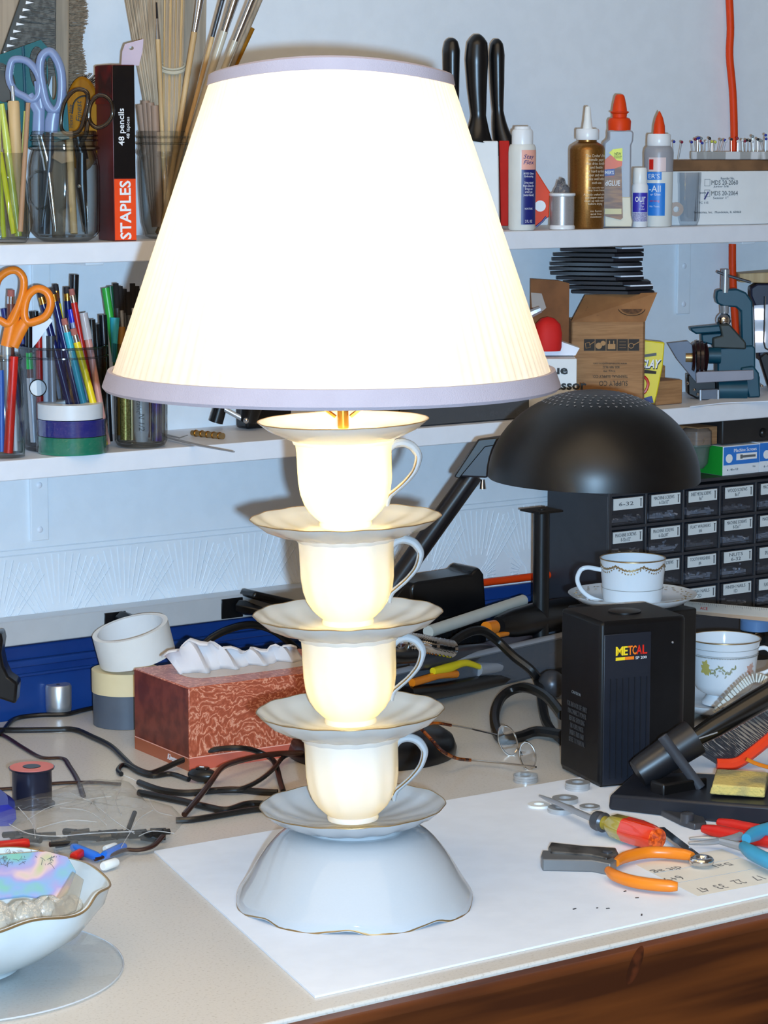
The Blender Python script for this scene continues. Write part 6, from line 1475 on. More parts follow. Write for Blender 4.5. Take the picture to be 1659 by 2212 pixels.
q3_ = [Vector((p.x, p.y, stz)) for p in (V(1492, 330, cA + Vector((0, .030, 0))), V(1690, 330, cA + Vector((0, .022, 0))), V(1690, 330, cA + Vector((0, .05, 0))), V(1492, 330, cA + Vector((0, .055, 0))))]
MB().pprism(q3_, (0, 0, hst)).build('foam_strip', mat('grey foam', (150, 148, 144), .8, rgb2=(196, 196, 196), scale=50, lo=.48, hi=.52, stretch=(1, 1, .1)), strip, bevel=.001)
pin_c = {'b': mat('pin blue', (30, 50, 150), .25), 'w': mat('pin white', (214, 216, 216), .25), 'r': mat('pin maroon', (130, 20, 50), .25), 'y': mat('pin yellow', (200, 200, 80), .25), 'k': mat('pin black', (24, 26, 34), .25), 'g': mat('pin grey', (130, 140, 140), .25)}
names = {'b': 'blue', 'w': 'white', 'r': 'maroon', 'y': 'yellow', 'k': 'black', 'g': 'grey'}
pins = [(1456, 306, 1454, 0, 'b'), (1473, 307, 1466, 0, 'r'), (1494, 307, 1496, 1, 'b'), (1502, 301, 1505, 1, 'r'), (1507, 299, 1507, 1, 'b'), (1510, 298, 1511, 1, 'b'), (1513, 305, 1512, 1, 'r'), (1515, 299, 1518, 1, 'g'), (1517, 309, 1519, 1, 'b'), (1526, 306, 1525, 1, 'w'), (1533, 299, 1535, 1, 'k'), (1538, 306, 1538, 1, 'y'), (1545, 307, 1542, 1, 'y'), (1557, 302, 1552, 1, 'g'), (1566, 303, 1558, 1, 'b'), (1568, 305, 1563, 1, 'w'), (1580, 301, 1580, 1, 'k'), (1593, 299, 1592, 1, 'r'), (1594, 305, 1594, 1, 'w'), (1604, 303, 1605, 1, 'w'), (1609, 305, 1611, 1, 'r'), (1613, 303, 1612, 1, 'k'), (1620, 304, 1619, 1, 'k'), (1625, 306, 1623, 1, 'w'), (1626, 295, 1627, 1, 'g'), (1637, 301, 1637, 1, 'k'), (1642, 304, 1640, 1, 'g'), (1654, 292, 1653, 1, 'b'), (1655, 300, 1654, 1, 'b'), (1645, 304, 1652, 1, 'g')]
cnt = {}
npn = 0
for x, y, xb_, lv, c in pins:
    npn += lv
    cnt[c] = cnt.get(c, 0) + 1
    b_ = V(xb_, 330, cA + Vector((0, .040 if lv else .012, 0))); b_.z = (stz + hst) if lv else (bz0 + hbrd)
    t_ = V(x, y, cA + Vector((0, .040 if lv else .012, 0)))
    pn = thing('ball_head_pin', (names[c] + ' ball-head pin, ' + ORD[max(npn - 1, 0)] + ' from the left in the foam strip') if lv else (names[c] + ' ball-head pin stuck alone in the brown board left of the foam strip'), 'pin', b_, names[c] + ' pins in the foam strip' if lv else None)
    MB().tube([b_ - Z3 * .0003, t_], .00045, 5).build('shaft', m_steel, pn); MB().ball(t_, .0018, 10).build('head', pin_c[c], pn)
# ================================================================ lower shelf, left
j6 = ML(12, .028)
jar(j6, [(990, 36), (985, 42), (800, 42), (790, 38), (770, 38), (764, 36)], 'glass jar with orange scissors at the left end of the lower shelf', sh=[(775, 39)])
scissors('scissors', 'orange-handled scissors standing in the left jar of the lower shelf', j6,
    [([(-8, 615), (10, 590), (34, 584), (50, 600), (50, 630), (38, 668), (22, 700), (4, 694), (-10, 680)], 8.5), ([(60, 640), (80, 624), (102, 632), (110, 656), (100, 682), (78, 694), (58, 696), (52, 672)], 8.5)],
    [([(42, 660), (24, 700), (14, 748)], [9, 13, 13], 'handle_shank', m_orange), ([(58, 690), (42, 715), (27, 748)], [12, 14, 13], 'handle_shank', m_orange), ([(14, 746), (16, 850), (10, 970)], [9, 9, 3], 'blade', m_steel)], m_orange, m_steel, 9)
stick('red_pen', 'translucent red pen in front inside the left jar of the lower shelf', 'pen', j6, (18, 978), (30, 770), [('barrel', m_red, 0, 1, 11, 10)], d0=.012, d1=.012)
stick('white_pen', 'white pen beside the red one in the left jar of the lower shelf', 'pen', j6, (34, 974), (28, 820), [('barrel', m_white, 0, 1, 5, 5)], d0=.004, d1=.0)
stick('blue_pen', 'blue pen low in the left jar of the lower shelf', 'pen', j6, (4, 976), (2, 800), [('barrel', m_mb, 0, 1, 7, 7)], d0=.01)
def pencil(label, p0, p1, body, r, loc, eraser=True, d=0.0, grp=None, nm='pencil', cap=None):
    L_ = math.hypot(p1[0] - p0[0], p1[1] - p0[1]); e1_ = 1 - 14 / L_; e2_ = 1 - 30 / L_
    parts = [('barrel', body, 0, e2_ if eraser else 1, r, r)]
    if eraser: parts += [('ferrule', m_brass if eraser == 2 else m_chrome, e2_, e1_, r * .95, r * .95), ('eraser', mat('dusty pink eraser', (170, 100, 90), .8) if eraser != 2 else mat('dark eraser', (40, 30, 34), .7), e1_, 1, r * .9, r * .85)]
    return stick(nm, label, 'pencil' if nm == 'pencil' else 'pen', loc, p0, p1, parts, grp, d0=d, d1=d)
m_brn = mat('brown plastic', (110, 60, 46), .4)
pencil('pencil with a worn pink eraser standing behind the orange scissors', (20, 960), (24, 626), m_brn, 9, j6, True, -.015)
# clear container with pens
j7 = ML(140, .060)
jar(j7, [(968, 84), (962, 88), (860, 92), (800, 93), (745, 94)], 'wide clear plastic tub of pencils and pens in the middle of the lower shelf', name='pencil_tub', cat='tub', m_=glass('tub plastic', tint=(232, 236, 240), edge=(110, 116, 124), refl=.9, base=.05, rough=.08), sh=[(748, 94), (768, 95)])
m_drk = mat('black lacquer', (16, 16, 20), .25)
P_ = [('navy pencil with a gold band, leaning furthest left of the navy ones', (172, 958), (86, 628), m_dnavy, 8, 2, .02), ('navy pencil with a black end crossing the middle of the tub', (190, 960), (112, 622), m_dnavy, 8, 2, .024), ('navy pencil standing nearly upright with a gold band', (150, 960), (120, 614), m_dnavy, 7, 2, .0),
      ('dark navy pencil right of the middle of the tub', (165, 960), (144, 620), m_dnavy, 8, 2, -.006), ('cyan pencil with a silver ferrule leaning in the tub', (202, 962), (138, 688), m_cyan, 8, 1, .028),
      ('golden yellow pencil with a silver ferrule leaning in the tub', (226, 962), (158, 710), m_yellow, 8, 1, .030), ('red pencil with a pale eraser leaning in the tub', (215, 940), (154, 624), m_red, 7, 1, .012), ]
for lab, p0, p1, bm, r, er, d in P_: pencil(lab, p0, p1, bm, r, j7, er, d)
stick('marker', 'thick black flat-topped marker standing tallest in the tub', 'marker', j7, (150, 955), (161, 593), [('barrel', m_drk, 0, 1, 9, 10)], d0=-.02, d1=-.02)
stick('highlighter', 'slim pen with a bright yellow cap leaning left in the tub', 'pen', j7, (172, 930), (120, 632), [('barrel', m_brn, 0, .72, 6, 6), ('yellow_cap', mat('bright yellow cap', (232, 220, 20), .35), .72, .92, 7.5, 7.5), ('end', m_brn, .92, 1, 5, 5)], d0=.016, d1=.016)
stick('clear_pen', 'clear-barrelled pink pen with a rounded end in the tub', 'pen', j7, (232, 960), (180, 676), [('barrel', mat('dusty pink barrel', (196, 140, 130), .2, coat=1), 0, .8, 7, 8), ('clear_cap', mat('clear cap plastic', (180, 176, 180), .1, coat=1), .8, 1, 10, 9)], d0=.024, d1=.024)
stick('ballpoint', 'blue-tipped white ballpoint between the pencils in the tub', 'pen', j7, (205, 950), (152, 668), [('barrel', mat('grey lilac barrel', (160, 164, 190), .3), 0, .9, 6, 6), ('blue_end', mat('vivid blue', (50, 50, 200), .3), .9, 1, 7, 7)], d0=.006, d1=.006)
stick('red_pen', 'red pen behind the white card in the tub', 'pen', j7, (88, 955), (84, 715), [('barrel', m_red, 0, 1, 8, 8)], d0=.012, d1=.012)
stick('black_pen', 'black pen at the left side of the tub', 'pen', j7, (62, 958), (62, 690), [('barrel', m_drk, 0, 1, 8, 8)], d0=.012, d1=.012)
stick('black_pen', 'short black capped pen near the left front of the tub', 'pen', j7, (95, 955), (76, 672), [('barrel', m_drk, 0, 1, 7, 7)], d0=-.01, d1=-.01)
stick('green_marker', 'silver pen with a bright green clicker low in the tub', 'pen', j7, (74, 955), (63, 762), [('barrel', m_alu2, 0, .72, 8, 9), ('green_clicker', mat('emerald plastic', (20, 170, 70), .35), .82, 1, 8, 7), ('collar', m_brn, .72, .82, 7, 7)], d0=.028, d1=.028)
stick('white_marker', 'white flat marker seen inside the tub', 'marker', j7, (102, 958), (98, 700), [('barrel', m_white, 0, 1, 6, 8)], d0=.018, d1=.018)
stick('grey_marker', 'dark grey capped marker beside the white one in the tub', 'marker', j7, (116, 958), (110, 725), [('barrel', m_alu2, 0, .8, 9, 9), ('cap', m_dsteel, .8, 1, 11, 11)], d0=.02, d1=.02)
for i, (x0, x1, y1) in enumerate(((200, 188, 690), (214, 197, 690), (226, 206, 700), (236, 222, 680))):
    stick('black_marker', ['black marker with a rounded end right of the clear pen', 'black marker second right of the clear pen', 'black marker third right of the clear pen', 'black marker outermost right in the tub'][i], 'marker', j7, (x0, 958), (x1, y1), [('barrel', m_drk, 0, 1, 8, 9)], d0=.0 - .006 * i, d1=.0 - .006 * i)
for i, (x0, x1, y1, mm) in enumerate(((60, 46, 668, m_navy), (110, 70, 672, m_drk), (132, 90, 690, m_drk), (58, 8, 666, m_navy))):
    stick('dark_pen', ['navy pen behind the orange scissors', 'black pen end behind the orange scissors', 'black pen right behind the scissors loop', 'navy pen poking out left of the scissors'][i], 'pen', j7, (x0, 950), (x1, y1), [('barrel', mm, 0, 1, 8, 7)], d0=-.025, d1=-.025)
cdp = tag(pxflat([[(70, 700), (104, 684), (114, 692), (80, 740), (70, 752)]], j7, .0006, .03).build('white_card', m_paper), 'small white card slipped in front of the pens in the tub', 'card')
gg = thing('pressure_gauge', 'small round white dial inside the tub', 'dial', V(84, 830, j7))
MB().lathe([(0, 0), (18 / S(j7), 0), (18 / S(j7), .004), (0, .004)], frame(V(82, 838, j7, .034), R, Z3, -FH), 32).build('dial_face', m_card, gg)
MB().tube([V(82 + 18 * math.cos(a_), 838 + 18 * math.sin(a_), j7, .038) for a_ in [2 * PI * i / 28 for i in range(28)]], .0006, 6, True).build('dial_rim', m_drk, gg)
# third jar
j8 = ML(305, .030)
jar(j8, [(964, 44), (960, 52), (950, 57), (800, 59), (740, 59)], 'clear jar of brushes and markers half behind the lamp shade', sh=[(958, 50)])
stick('green_marker', 'bright green marker leaning out of the jar by the shade', 'marker', j8, (262, 850), (228, 622), [('barrel', mat('grass green plastic', (52, 168, 60), .35), 0, 1, 9, 9)], d0=-.005, d1=-.012)
stick('green_marker', 'dark green slim marker beside the bright green one', 'marker', j8, (262, 860), (238, 618), [('barrel', mat('bottle green', (30, 90, 60), .35), 0, 1, 7, 7)], d0=-.02, d1=-.02)
stick('teal_marker', 'turquoise wedge-shaped marker in the jar by the shade', 'marker', j8, (246, 782), (248, 686), [('barrel', m_cyan, 0, 1, 4, 11)], d0=.002, d1=.0)
stick('red_pen', 'red capped pen end beside the turquoise marker', 'pen', j8, (262, 860), (254, 640), [('barrel', m_brn, 0, .8, 6, 6), ('cap', m_red, .8, 1, 8, 8)], d0=-.015, d1=-.015)
stick('gold_marker', 'golden brown marker in the jar by the shade', 'marker', j8, (262, 940), (262, 706), [('barrel', mat('ochre plastic', (150, 104, 40), .4), 0, 1, 9, 9)], d0=.0, d1=-.008)
for i in range(9):
    x1 = 250 + 9 * i; ys = 612 + 6 * ((i * 5) % 4)
    stick('paintbrush', ORD[i] + ' dark-bristled paintbrush from the left in the jar by the shade', 'paintbrush', j8, (272 + 6 * i, 945), (x1, ys), [('handle', m_brn, 0, .72, 4, 5), ('ferrule', m_steel if i % 3 == 1 else m_dsteel, .72, .84, 5, 6), ('bristles', m_dbris, .84, 1, 7, 6)], 'dark-bristled brushes in the jar by the shade', d0=-.01 + .002 * i, d1=-.012 - .002 * (i % 3))
gl_ = mat('gold glitter', (136, 124, 60), .25, .7, rgb2=(190, 180, 110), scale=700); si_ = mat('silver sheen', (176, 176, 188), .15, .9, rgb2=(130, 110, 190), scale=60)
stick('glitter_tube', 'gold glitter tube at the left in the jar under the shade rim', 'tube', j8, (272, 950), (270, 800), [('tube', gl_, 0, 1, 12, 12)], d0=.016, d1=.016)
mkr = stick('silver_marker', 'grey permanent marker standing cap down in the jar under the shade rim', 'marker', j8, (306, 954), (304, 800), [('barrel', mat('grey marker body', (146, 148, 152), .35), .15, 1, 17, 17), ('cap', mat('grey marker cap', (156, 158, 162), .3), 0, .15, 13, 17)], d0=.014, d1=.014)
text('metallic', frame(V(300, 870, j8, .026), Z3 * -1, R, -FH), .022, .005, m_ink, mkr, 'lettering', shear=.3); text('N 1/2', frame(V(306, 912, j8, .026), Z3 * -1, R, -FH), .018, .006, m_ink, mkr, 'lettering', shear=.2)
stick('silver_tube', 'shiny violet silver tube at the right in the jar under the shade rim', 'tube', j8, (338, 952), (338, 800), [('tube', si_, 0, 1, 12, 12)], d0=.012, d1=.012)
stick('bronze_tube', 'dark bronze tube behind the gold one in the jar', 'tube', j8, (285, 950), (284, 800), [('tube', m_gold, 0, 1, 10, 10)], d0=-.005, d1=-.005)
# tape rolls
tp = ML(157, .026); s = S(tp); tp.z = zmid
def zz(y): return zrow(tp, y) - zmid
# shelf position from the bottom row
hs = [0.0004, zz(948) if zz(948) > 0 else .012, 0, 0]
u1 = V(157, 938, tp).z - zmid; u2 = V(157, 902, tp).z - zmid; u3 = V(157, 870, tp).z - zmid
m_wt = mat('white vinyl tape', (214, 216, 218), .4)
roll('electrical_tape_roll', 'green electrical tape roll at the bottom of the front stack on the lower shelf', tp + Z3 * .0004, .018, 74 / s, u1 - .001, mat('green vinyl tape', (16, 122, 92), .2, coat=1), 0, m_cap, core=.003)
roll('electrical_tape_roll', 'navy blue electrical tape roll, middle of the front stack on the lower shelf', tp + Z3 * (u1), .018, 73 / s, u2 - u1 - .0006, mat('navy vinyl tape', (32, 38, 120), .2, coat=1), 0, m_cap, core=.003)
roll('electrical_tape_roll', 'white electrical tape roll, topmost of the front stack on the lower shelf', tp + Z3 * u2 - R * .0018, .0155, 70 / s, u3 - u2, m_wt, 0, m_cap, core=.009)
wrp = MB().lathe([(77 / s, .002), (77.5 / s, u1), (76 / s, u2 - .001)], tp, 40, caps=False)
tag(wrp.build('shrink_wrap', glass('shrink wrap film', tint=(245, 245, 248), edge=(180, 184, 190), rough=.05, refl=.9, base=.03, bump=1.0, bscale=120)), 'crinkled clear film around the green and navy tape rolls', 'wrapping')
# tweezers, bronze rod
tw = thing('tweezers', 'steel tweezers lying on the lower shelf left of the top saucer', 'tweezers', T(430, 958, zmid - TZ))
zq = zmid - TZ
tq = [(T(505, 976, zq + .003), .0016), (T(430, 962, zq + .003), .0026), (T(366, 946, zq + .003), .0022), (T(345, 938, zq + .003), .0012)]
MB().tube([p for p, _ in tq], [r for _, r in tq], 8, flat=.5, up=(0, 0, 1)).build('arm', m_alu2, tw)
tq = [(T(405, 940, zq + .003), .0008), (T(388, 946, zq + .003), .0016), (T(362, 940, zq + .003), .0022), (T(345, 934, zq + .003), .0012)]
MB().tube([p for p, _ in tq], [r for _, r in tq], 8, flat=.5, up=(0, 0, 1)).build('arm', m_steel, tw)
br_ = thing('bronze_bit', 'short ridged bronze rod lying on the lower shelf beyond the tweezers', 'rod', T(450, 939, zq))
MB().tube([T(415, 935, zq + .0035), T(482, 942, zq + .0035)], [.0030, .0034], 12).build('shank', m_gold, br_)
rg_ = MB()
for k in range(5):
    p = T(415, 935, zq + .0035).lerp(T(482, 942, zq + .0035), .12 + .19 * k); d = (T(482, 942, zq + .0035) - T(415, 935, zq + .0035)).normalized(); rg_.tube([p, p + d * .001], .0040, 12)
rg_.build('ridge', m_brass, br_)
# hand crank
hk = ML(500, .10)
hc_ = thing('hand_crank', 'black-knobbed hand crank standing on the lower shelf under the shade rim', 'crank', hk)
MB().tube([V(477, 874, hk), V(466, 912, hk)], [.0075, .0080], 16).build('grip', m_black, hc_)
MB().tube([V(474, 878, hk, .004), V(530, 908, hk, .004)], .0028, 8, flat=.5, up=-FH).build('crank_arm', m_steel, hc_)
MB().tube([V(545, 870, hk), V(536, 912, hk)], [.013, .0095], 16).build('hub', m_black, hc_)
MB().ball(V(532, 908, hk, .009), .0036, 10).build('hub_screw', m_chrome, hc_)
MB().bx(-.03, .03, -.012, .012, 0, .026, frame(Vector((hk.x + .05, hk.y + .012, zmid + .0003)), (1, 0, 0), (0, 1, 0), (0, 0, 1))).build('base', m_black, hc_, bevel=.003)
# ================================================================ lower shelf, right
# clear compartment box
pc0 = P(880, 925, Yf + .014); 
x0 = P(860, 900, Yf + .014).x; x1 = P(1140, 900, Yf + .014).x; zt_ = P(1000, 866, Yf + .014).z
cbx = thing('compartment_box', 'long clear plastic compartment box under the right side of the shade', 'box', ((x0 + x1) / 2, Yf + .05, zmid))
bx_ = MB(); t_ = .0012; ya, yb = Yf + .012, Yf + .075
for (a0_, a1_, b0_, b1_) in ((x0, x1, ya, ya + t_), (x0, x1, yb - t_, yb), (x0, x0 + t_, ya, yb), (x1 - t_, x1, ya, yb)): bx_.bx(a0_, a1_, b0_, b1_, zmid + .0004, zt_)
bx_.bx(x0, x1, ya, yb, zmid + .0004, zmid + .0016)
bx_.build('box_walls', glass('grey compartment plastic', tint=(170, 174, 180), edge=(110, 112, 118), rough=.2, refl=.6, base=.05, haze=.25, hazecol=(140, 142, 146)), cbx)
MB().bx(x0 - .001, x1 + .001, ya - .001, yb + .001, zt_, zt_ + .004).build('lid', m_plas, cbx)
for k in range(1, 6):
    xx = x0 + (x1 - x0) * k / 6; MB().bx(xx, xx + .0008, ya + t_, yb - t_, zmid + .002, zt_ - .0005).build('divider', m_plas, cbx)
bt_ = MB(); rr = random.Random(8)
for i in range(60):
    xx = rr.uniform(x0 + (x1 - x0) * .62, x1 - .004); p = Vector((xx, ya + rr.uniform(.004, .02), zmid + .003 + abs(rr.gauss(0, .003)))); bt_.tube([p, p + Vector((rr.uniform(-.003, .003), .001, rr.uniform(0, .003)))], .0011, 5)
bt_.build('small_parts', m_steel, cbx, kind='stuff')
# white box with handwriting
wl0 = ML(1185, .018)
ywb = Yf + .035
def up(x, y, loc): return V(x, y, loc)
def fbox(x0_, x1_, ytop, loc, dep_, zb_):
    a0_ = V(x0_, 900, loc); b0_ = V(x1_, 900, loc); a0_.z = b0_.z = zb_; h_ = V((x0_ + x1_) / 2, ytop, loc).z - zb_
    return MB().hull8([a0_, b0_, b0_ + FH * dep_, a0_ + FH * dep_], [p + Z3 * h_ for p in (a0_, b0_, b0_ + FH * dep_, a0_ + FH * dep_)])
wbx = thing('white_box', 'white box with black handwriting beside the shade rim', 'box', wl0)
fbox(1116, 1245, 775, wl0, .085, zmid + .0004).build('box_body', m_card, wbx, bevel=.001)
zwt = V(1200, 775, wl0).z
fw = lambda x, y: FM(V(x, y, wl0, .0005))
text('torque', fw(1178, 803), .052, .0125, m_ink, wbx, 'handwriting', bold=.03); text('compressor', fw(1190, 838), .082, .011, m_ink, wbx, 'handwriting', bold=.03)
# red cap and papers on it
rc = wl0 + FH * .03; rc.z = zwt + .003; rc = Vector(V(1183, 760, rc)); rc.z = zwt + .003
tag(MB().pprism([V(x, y, rc) for x, y in ((1120, 768), (1243, 768), (1252, 752), (1212, 738), (1150, 748))], FH * .03).build('crumpled_paper', m_paper), 'crumpled white paper on top of the white box', 'paper')
rco = MB()
pr_ = rowprof(rc, [(758, 28), (750, 30), (720, 31), (700, 27), (688, 15), (684, 0)]); pr_[0] = (pr_[0][0], .004)
rco.lathe([(0, .004)] + pr_, rc, 32, lambda r, z, a: (r * (1 + .04 * math.sin(4 * a)), z), caps=False)
tag(rco.build('red_pouch', mat('bright red felt', (206, 22, 18), .7)), 'bright red rounded pouch on the white box', 'pouch')
# kraft flap behind red pouch
fl_ = wl0 + FH * .088
cdb = thing('cardboard_sheet', 'upright brown corrugated card behind the red pouch', 'cardboard', fl_)
MB().pprism([V(x, y, fl_) for x, y in ((1146, 760), (1146, 602), (1206, 606), (1230, 612), (1228, 760))], FH * .004).build('sheet', m_kraftd, cdb)
MB().pprism([V(x, y, fl_, .001) for x, y in ((1147, 632), (1170, 634), (1180, 665), (1172, 672), (1149, 664))], -FH * .0004).build('masking_tape', mat('aged tape', (176, 160, 148), .6), cdb)
tag(MB().tube([V(x, y, rc, .01) for x, y in ((1130, 690), (1150, 676), (1168, 668))], [.004, .005, .004], 8).build('grey_offcut', m_alu2), 'grey curled offcut above the red pouch by the shade', 'offcut')
# cardboard box
kl = ML(1311, .052)
k0_ = V(1232, 900, kl); k1_ = V(1391, 900, kl); zk0 = V(1311, 695, kl).z; k0_.z = k1_.z = zmid + .0004
kbx = thing('cardboard_box', 'brown printed cardboard box with its front flap open on the lower shelf', 'box', (kl.x, kl.y, zmid))
KW = (k1_ - k0_).length; KH = zk0 - k0_.z; ddp = .075; t_ = .003
KM = frame(k0_, R, FH, Z3); k_ = MB()
for (a0_, a1_, b0_, b1_) in ((0, KW, 0, t_), (0, KW, ddp - t_, ddp), (0, t_, 0, ddp), (KW - t_, KW, 0, ddp)): k_.bx(a0_, a1_, b0_, b1_, 0, KH, KM)
k_.bx(0, KW, 0, ddp, 0, .003, KM); k_.build('box_walls', m_kraft, kbx, bevel=.0006)
f0, f1 = KM @ Vector((0, .001, KH)), KM @ Vector((KW, .001, KH))
g1_ = V(1421, 636, f1 - FH * .03); g0_ = V(1262, 640, f0 + FH * .0 - FH * .03)
g0_ = V(1264, 637, f0 + FH * .025); g1_ = V(1420, 632, f1 + FH * .012)
MB().hull8([f0, f1, f1 + FH * .003, f0 + FH * .003], [g0_, g1_, g1_ + FH * .003, g0_ + FH * .003]).build('front_flap', mat('kraft flap', (160, 110, 66), .8, rgb2=(142, 96, 56), scale=30), kbx)
fk = lambda x, y: FM(V(x, y, kl, .0006))
LK = FM(V(1321, 745, kl, .0002)); sk = S(kl); iw = 119 / sk; ih = 25 / sk
m_pp = mat('dark brown print', (44, 36, 30), .7); m_kp = mat('kraft print', (176, 134, 88), .7)
MB().bx(-iw / 2, iw / 2, -ih / 2, ih / 2, 0, .0004, LK).build('icon_band', m_pp, kbx)
w_ = iw / 5
ic_ = MB()
for k in range(1, 5): ic_.bx(-iw / 2 + w_ * k - .0003, -iw / 2 + w_ * k + .0003, -ih / 2, ih / 2, .0004, .0007, LK)
ic_.build('icon_dividers', m_kp, kbx)
def icn(k, f): 
    m_ = MB(); f(m_, LK @ Matrix.Translation((-iw / 2 + w_ * (k + .5), 0, .0005))); m_.build('tool_icon', m_kp, kbx)
icn(0, lambda m_, M: m_.tube([M @ Vector(p) for p in ((-.005, .002, 0), (0, .003, 0), (.001, -.003, 0), (-.004, -.004, 0))], .0005, 4, True).tube([M @ Vector((0, 0, 0)), M @ Vector((.006, .004, 0))], .0005, 4))
icn(1, lambda m_, M: m_.lathe([(0, 0), (.0038, 0), (.0038, .0003), (0, .0003)], M @ Matrix.Translation((-.002, -.001, 0)), 16).lathe([(0, 0), (.003, 0), (.003, .0003), (0, .0003)], M @ Matrix.Translation((.003, .002, 0)), 16))
icn(2, lambda m_, M: m_.bx(-.0045, .0045, -.005, .001, 0, .0003, M).bx(-.003, -.002, .001, .005, 0, .0003, M).bx(.002, .003, .001, .005, 0, .0003, M))
icn(3, lambda m_, M: m_.bx(-.004, .004, -.0002, .0002, 0, .0003, M).bx(-.004, .004, .0034, .0038, 0, .0003, M).bx(-.004, .004, -.0036, -.0032, 0, .0003, M))
icn(4, lambda m_, M: m_.tube([M @ Vector((.003 * math.cos(t) - .003, .003 * math.sin(t) - .001, 0)) for t in [i * .63 for i in range(10)]], .0005, 4, True).tube([M @ Vector((0, 0, 0)), M @ Vector((.007, .004, 0))], .0006, 4))
for s_, x, y, ww, hh in (('www.terminalsupplyco.com', 1318, 785, .040, .0030), ('800-989-9632', 1320, 793, .02, .003), ('Troy, MI', 1317, 801, .014, .003), ('TERMINAL SUPPLY CO.', 1318, 813, .042, .0036), ('SUPPLY CO', 1325, 828, .034, .006)):
    text(s_, fk(x, y) @ Matrix.Rotation(PI, 4, 'Z'), ww, hh, m_pp, kbx, 'printing')
fn3 = (f1 - f0).cross(g0_ - f0).normalized()
if fn3.dot(FH) > 0: fn3 = -fn3
ux = (f1 - f0).normalized(); uy = fn3.cross(ux)
fpos = lambda u, v: f0.lerp(f1, u).lerp(g0_.lerp(g1_, u), v) + fn3 * .0006
text('OSBESO', frame(fpos(.30, .52), (uy * .9 + ux * .35).normalized(), fn3.cross((uy * .9 + ux * .35).normalized()), fn3), .026, .0050, m_pp, kbx, 'printing'); text('YORK', frame(fpos(.15, .35), (uy * .9 + ux * .35).normalized(), fn3.cross((uy * .9 + ux * .35).normalized()), fn3), .015, .0045, m_pp, kbx, 'printing')
MB().tube([fpos(.73, .5) + (ux * math.cos(a_) * .0165 + uy * math.sin(a_) * .0125) for a_ in [2 * PI * i / 36 for i in range(36)]], .0004, 4, True).build('round_stamp', m_pp, kbx)
MB().pprism([fpos(.73, .5) + (ux * math.cos(a_) * .0135 + uy * math.sin(a_) * .010) for a_ in [2 * PI * i / 30 for i in range(30)]], fn3 * .0003).build('round_stamp', mat('smudged stamp', (112, 76, 48), .8, rgb2=(84, 58, 40), scale=300), kbx)
# black folders stack
zf0 = zk0 + .0
stack = [(1236, 1412, 628, 0), (1226, 1410, 616, 1), (1218, 1405, 603, 0), (1203, 1390, 594, 2), (1190, 1388, 584, 0), (1188, 1388, 575, 1), (1189, 1386, 565, 0), (1193, 1388, 556, 2), (1196, 1390, 548, 0), (1212, 1390, 537, 1)]
loc_f = (f0 + f1) / 2 + FH * .028; kl2 = 0
zmax = zup - .0215; z_b = V(1300, 634, loc_f).z; z_t = min(V(1300, 533, loc_f).z, zmax)
N_ = len(stack); stp = (z_t - z_b) / N_
ordn = ['lowest', 'second lowest', 'third from the bottom', 'fourth from the bottom', 'fifth from the bottom', 'sixth from the bottom', 'fourth from the top', 'third from the top', 'second from the top', 'topmost']
m_fold = mat('black folder card', (28, 28, 36), .5); 
for i, (xa_, xb__, yy, wh) in enumerate(stack):
    z0 = z_b + stp * i; a = V(xa_, yy, loc_f); b = V(xb__, yy, loc_f); a.z = b.z = z0
    mid = a.lerp(b, .66)
    pl_ = [a, mid - FH * .022, b - FH * .004, b + FH * .035, a.lerp(b, .4) + FH * .045, a + FH * .012]
    fo = thing('photo_mount', 'black folded card mount, ' + ordn[i] + ' of the stack over the cardboard box', 'card mount', a.lerp(b, .5), 'black card mounts stacked on the cardboard box')
    MB().pprism(pl_, (0, 0, stp * .66)).build('cover', m_fold, fo)
    if wh: MB().pprism([mid.lerp(b, .18) - FH * .0185 + Z3 * stp * .67, b - FH * .0035 + Z3 * stp * .67, b + FH * .02 + Z3 * stp * .67, mid + Z3 * stp * .67], (0, 0, stp * .30)).build('inner_sheet', m_paper, fo)
# support between cardboard box & stack
# clay packet
cl0 = ML(1410, .030)
cp = thing('clay_packet', 'yellow modelling clay packet standing beside the cardboard box', 'packet', cl0)
q = [V(x, y, cl0) for x, y in ((1386, 870), (1388, 738), (1392, 735), (1436, 740), (1432, 790), (1420, 850), (1414, 872))]
for p in q: p.z = max(p.z, zmid + .0005)
MB().pprism(q, FH * .012).build('packet_body', mat('yellow foil', (226, 206, 20), .3), cp, bevel=.003)
FC = lambda x, y: frame(V(x, y, cl0, .0006), R, Z3, -FH)
text('CLAY', FC(1406, 786), .024, .0105, m_winkp, cp, bold=.03, shear=.35)
text('CLAY', frame(V(1407, 788, cl0, .0003), R, Z3, -FH), .025, .011, m_ink, cp, bold=.05, shear=.35)
MB().pprism([V(x, y, cl0, .0004) for x, y in ((1390, 766), (1418, 762), (1418, 768), (1390, 772))], -FH * .0004).build('grey_band', m_print, cp)
MB().pprism([V(x, y, cl0, .0004) for x, y in ((1390, 798), (1418, 802), (1417, 808), (1390, 806))], -FH * .0004).build('brown_band', m_pp, cp)
MB().tube([V(x, y, cl0, .0006) for x, y in ((1388, 812), (1396, 818), (1400, 830), (1394, 846), (1386, 850))], .0018, 6, k=4).build('red_swoosh', m_red, cp)
MB().pprism([V(x, y, cl0, .0005) for x, y in ((1390, 860), (1408, 855), (1412, 870), (1392, 872))], -FH * .0004).build('navy_corner', m_navy, cp)
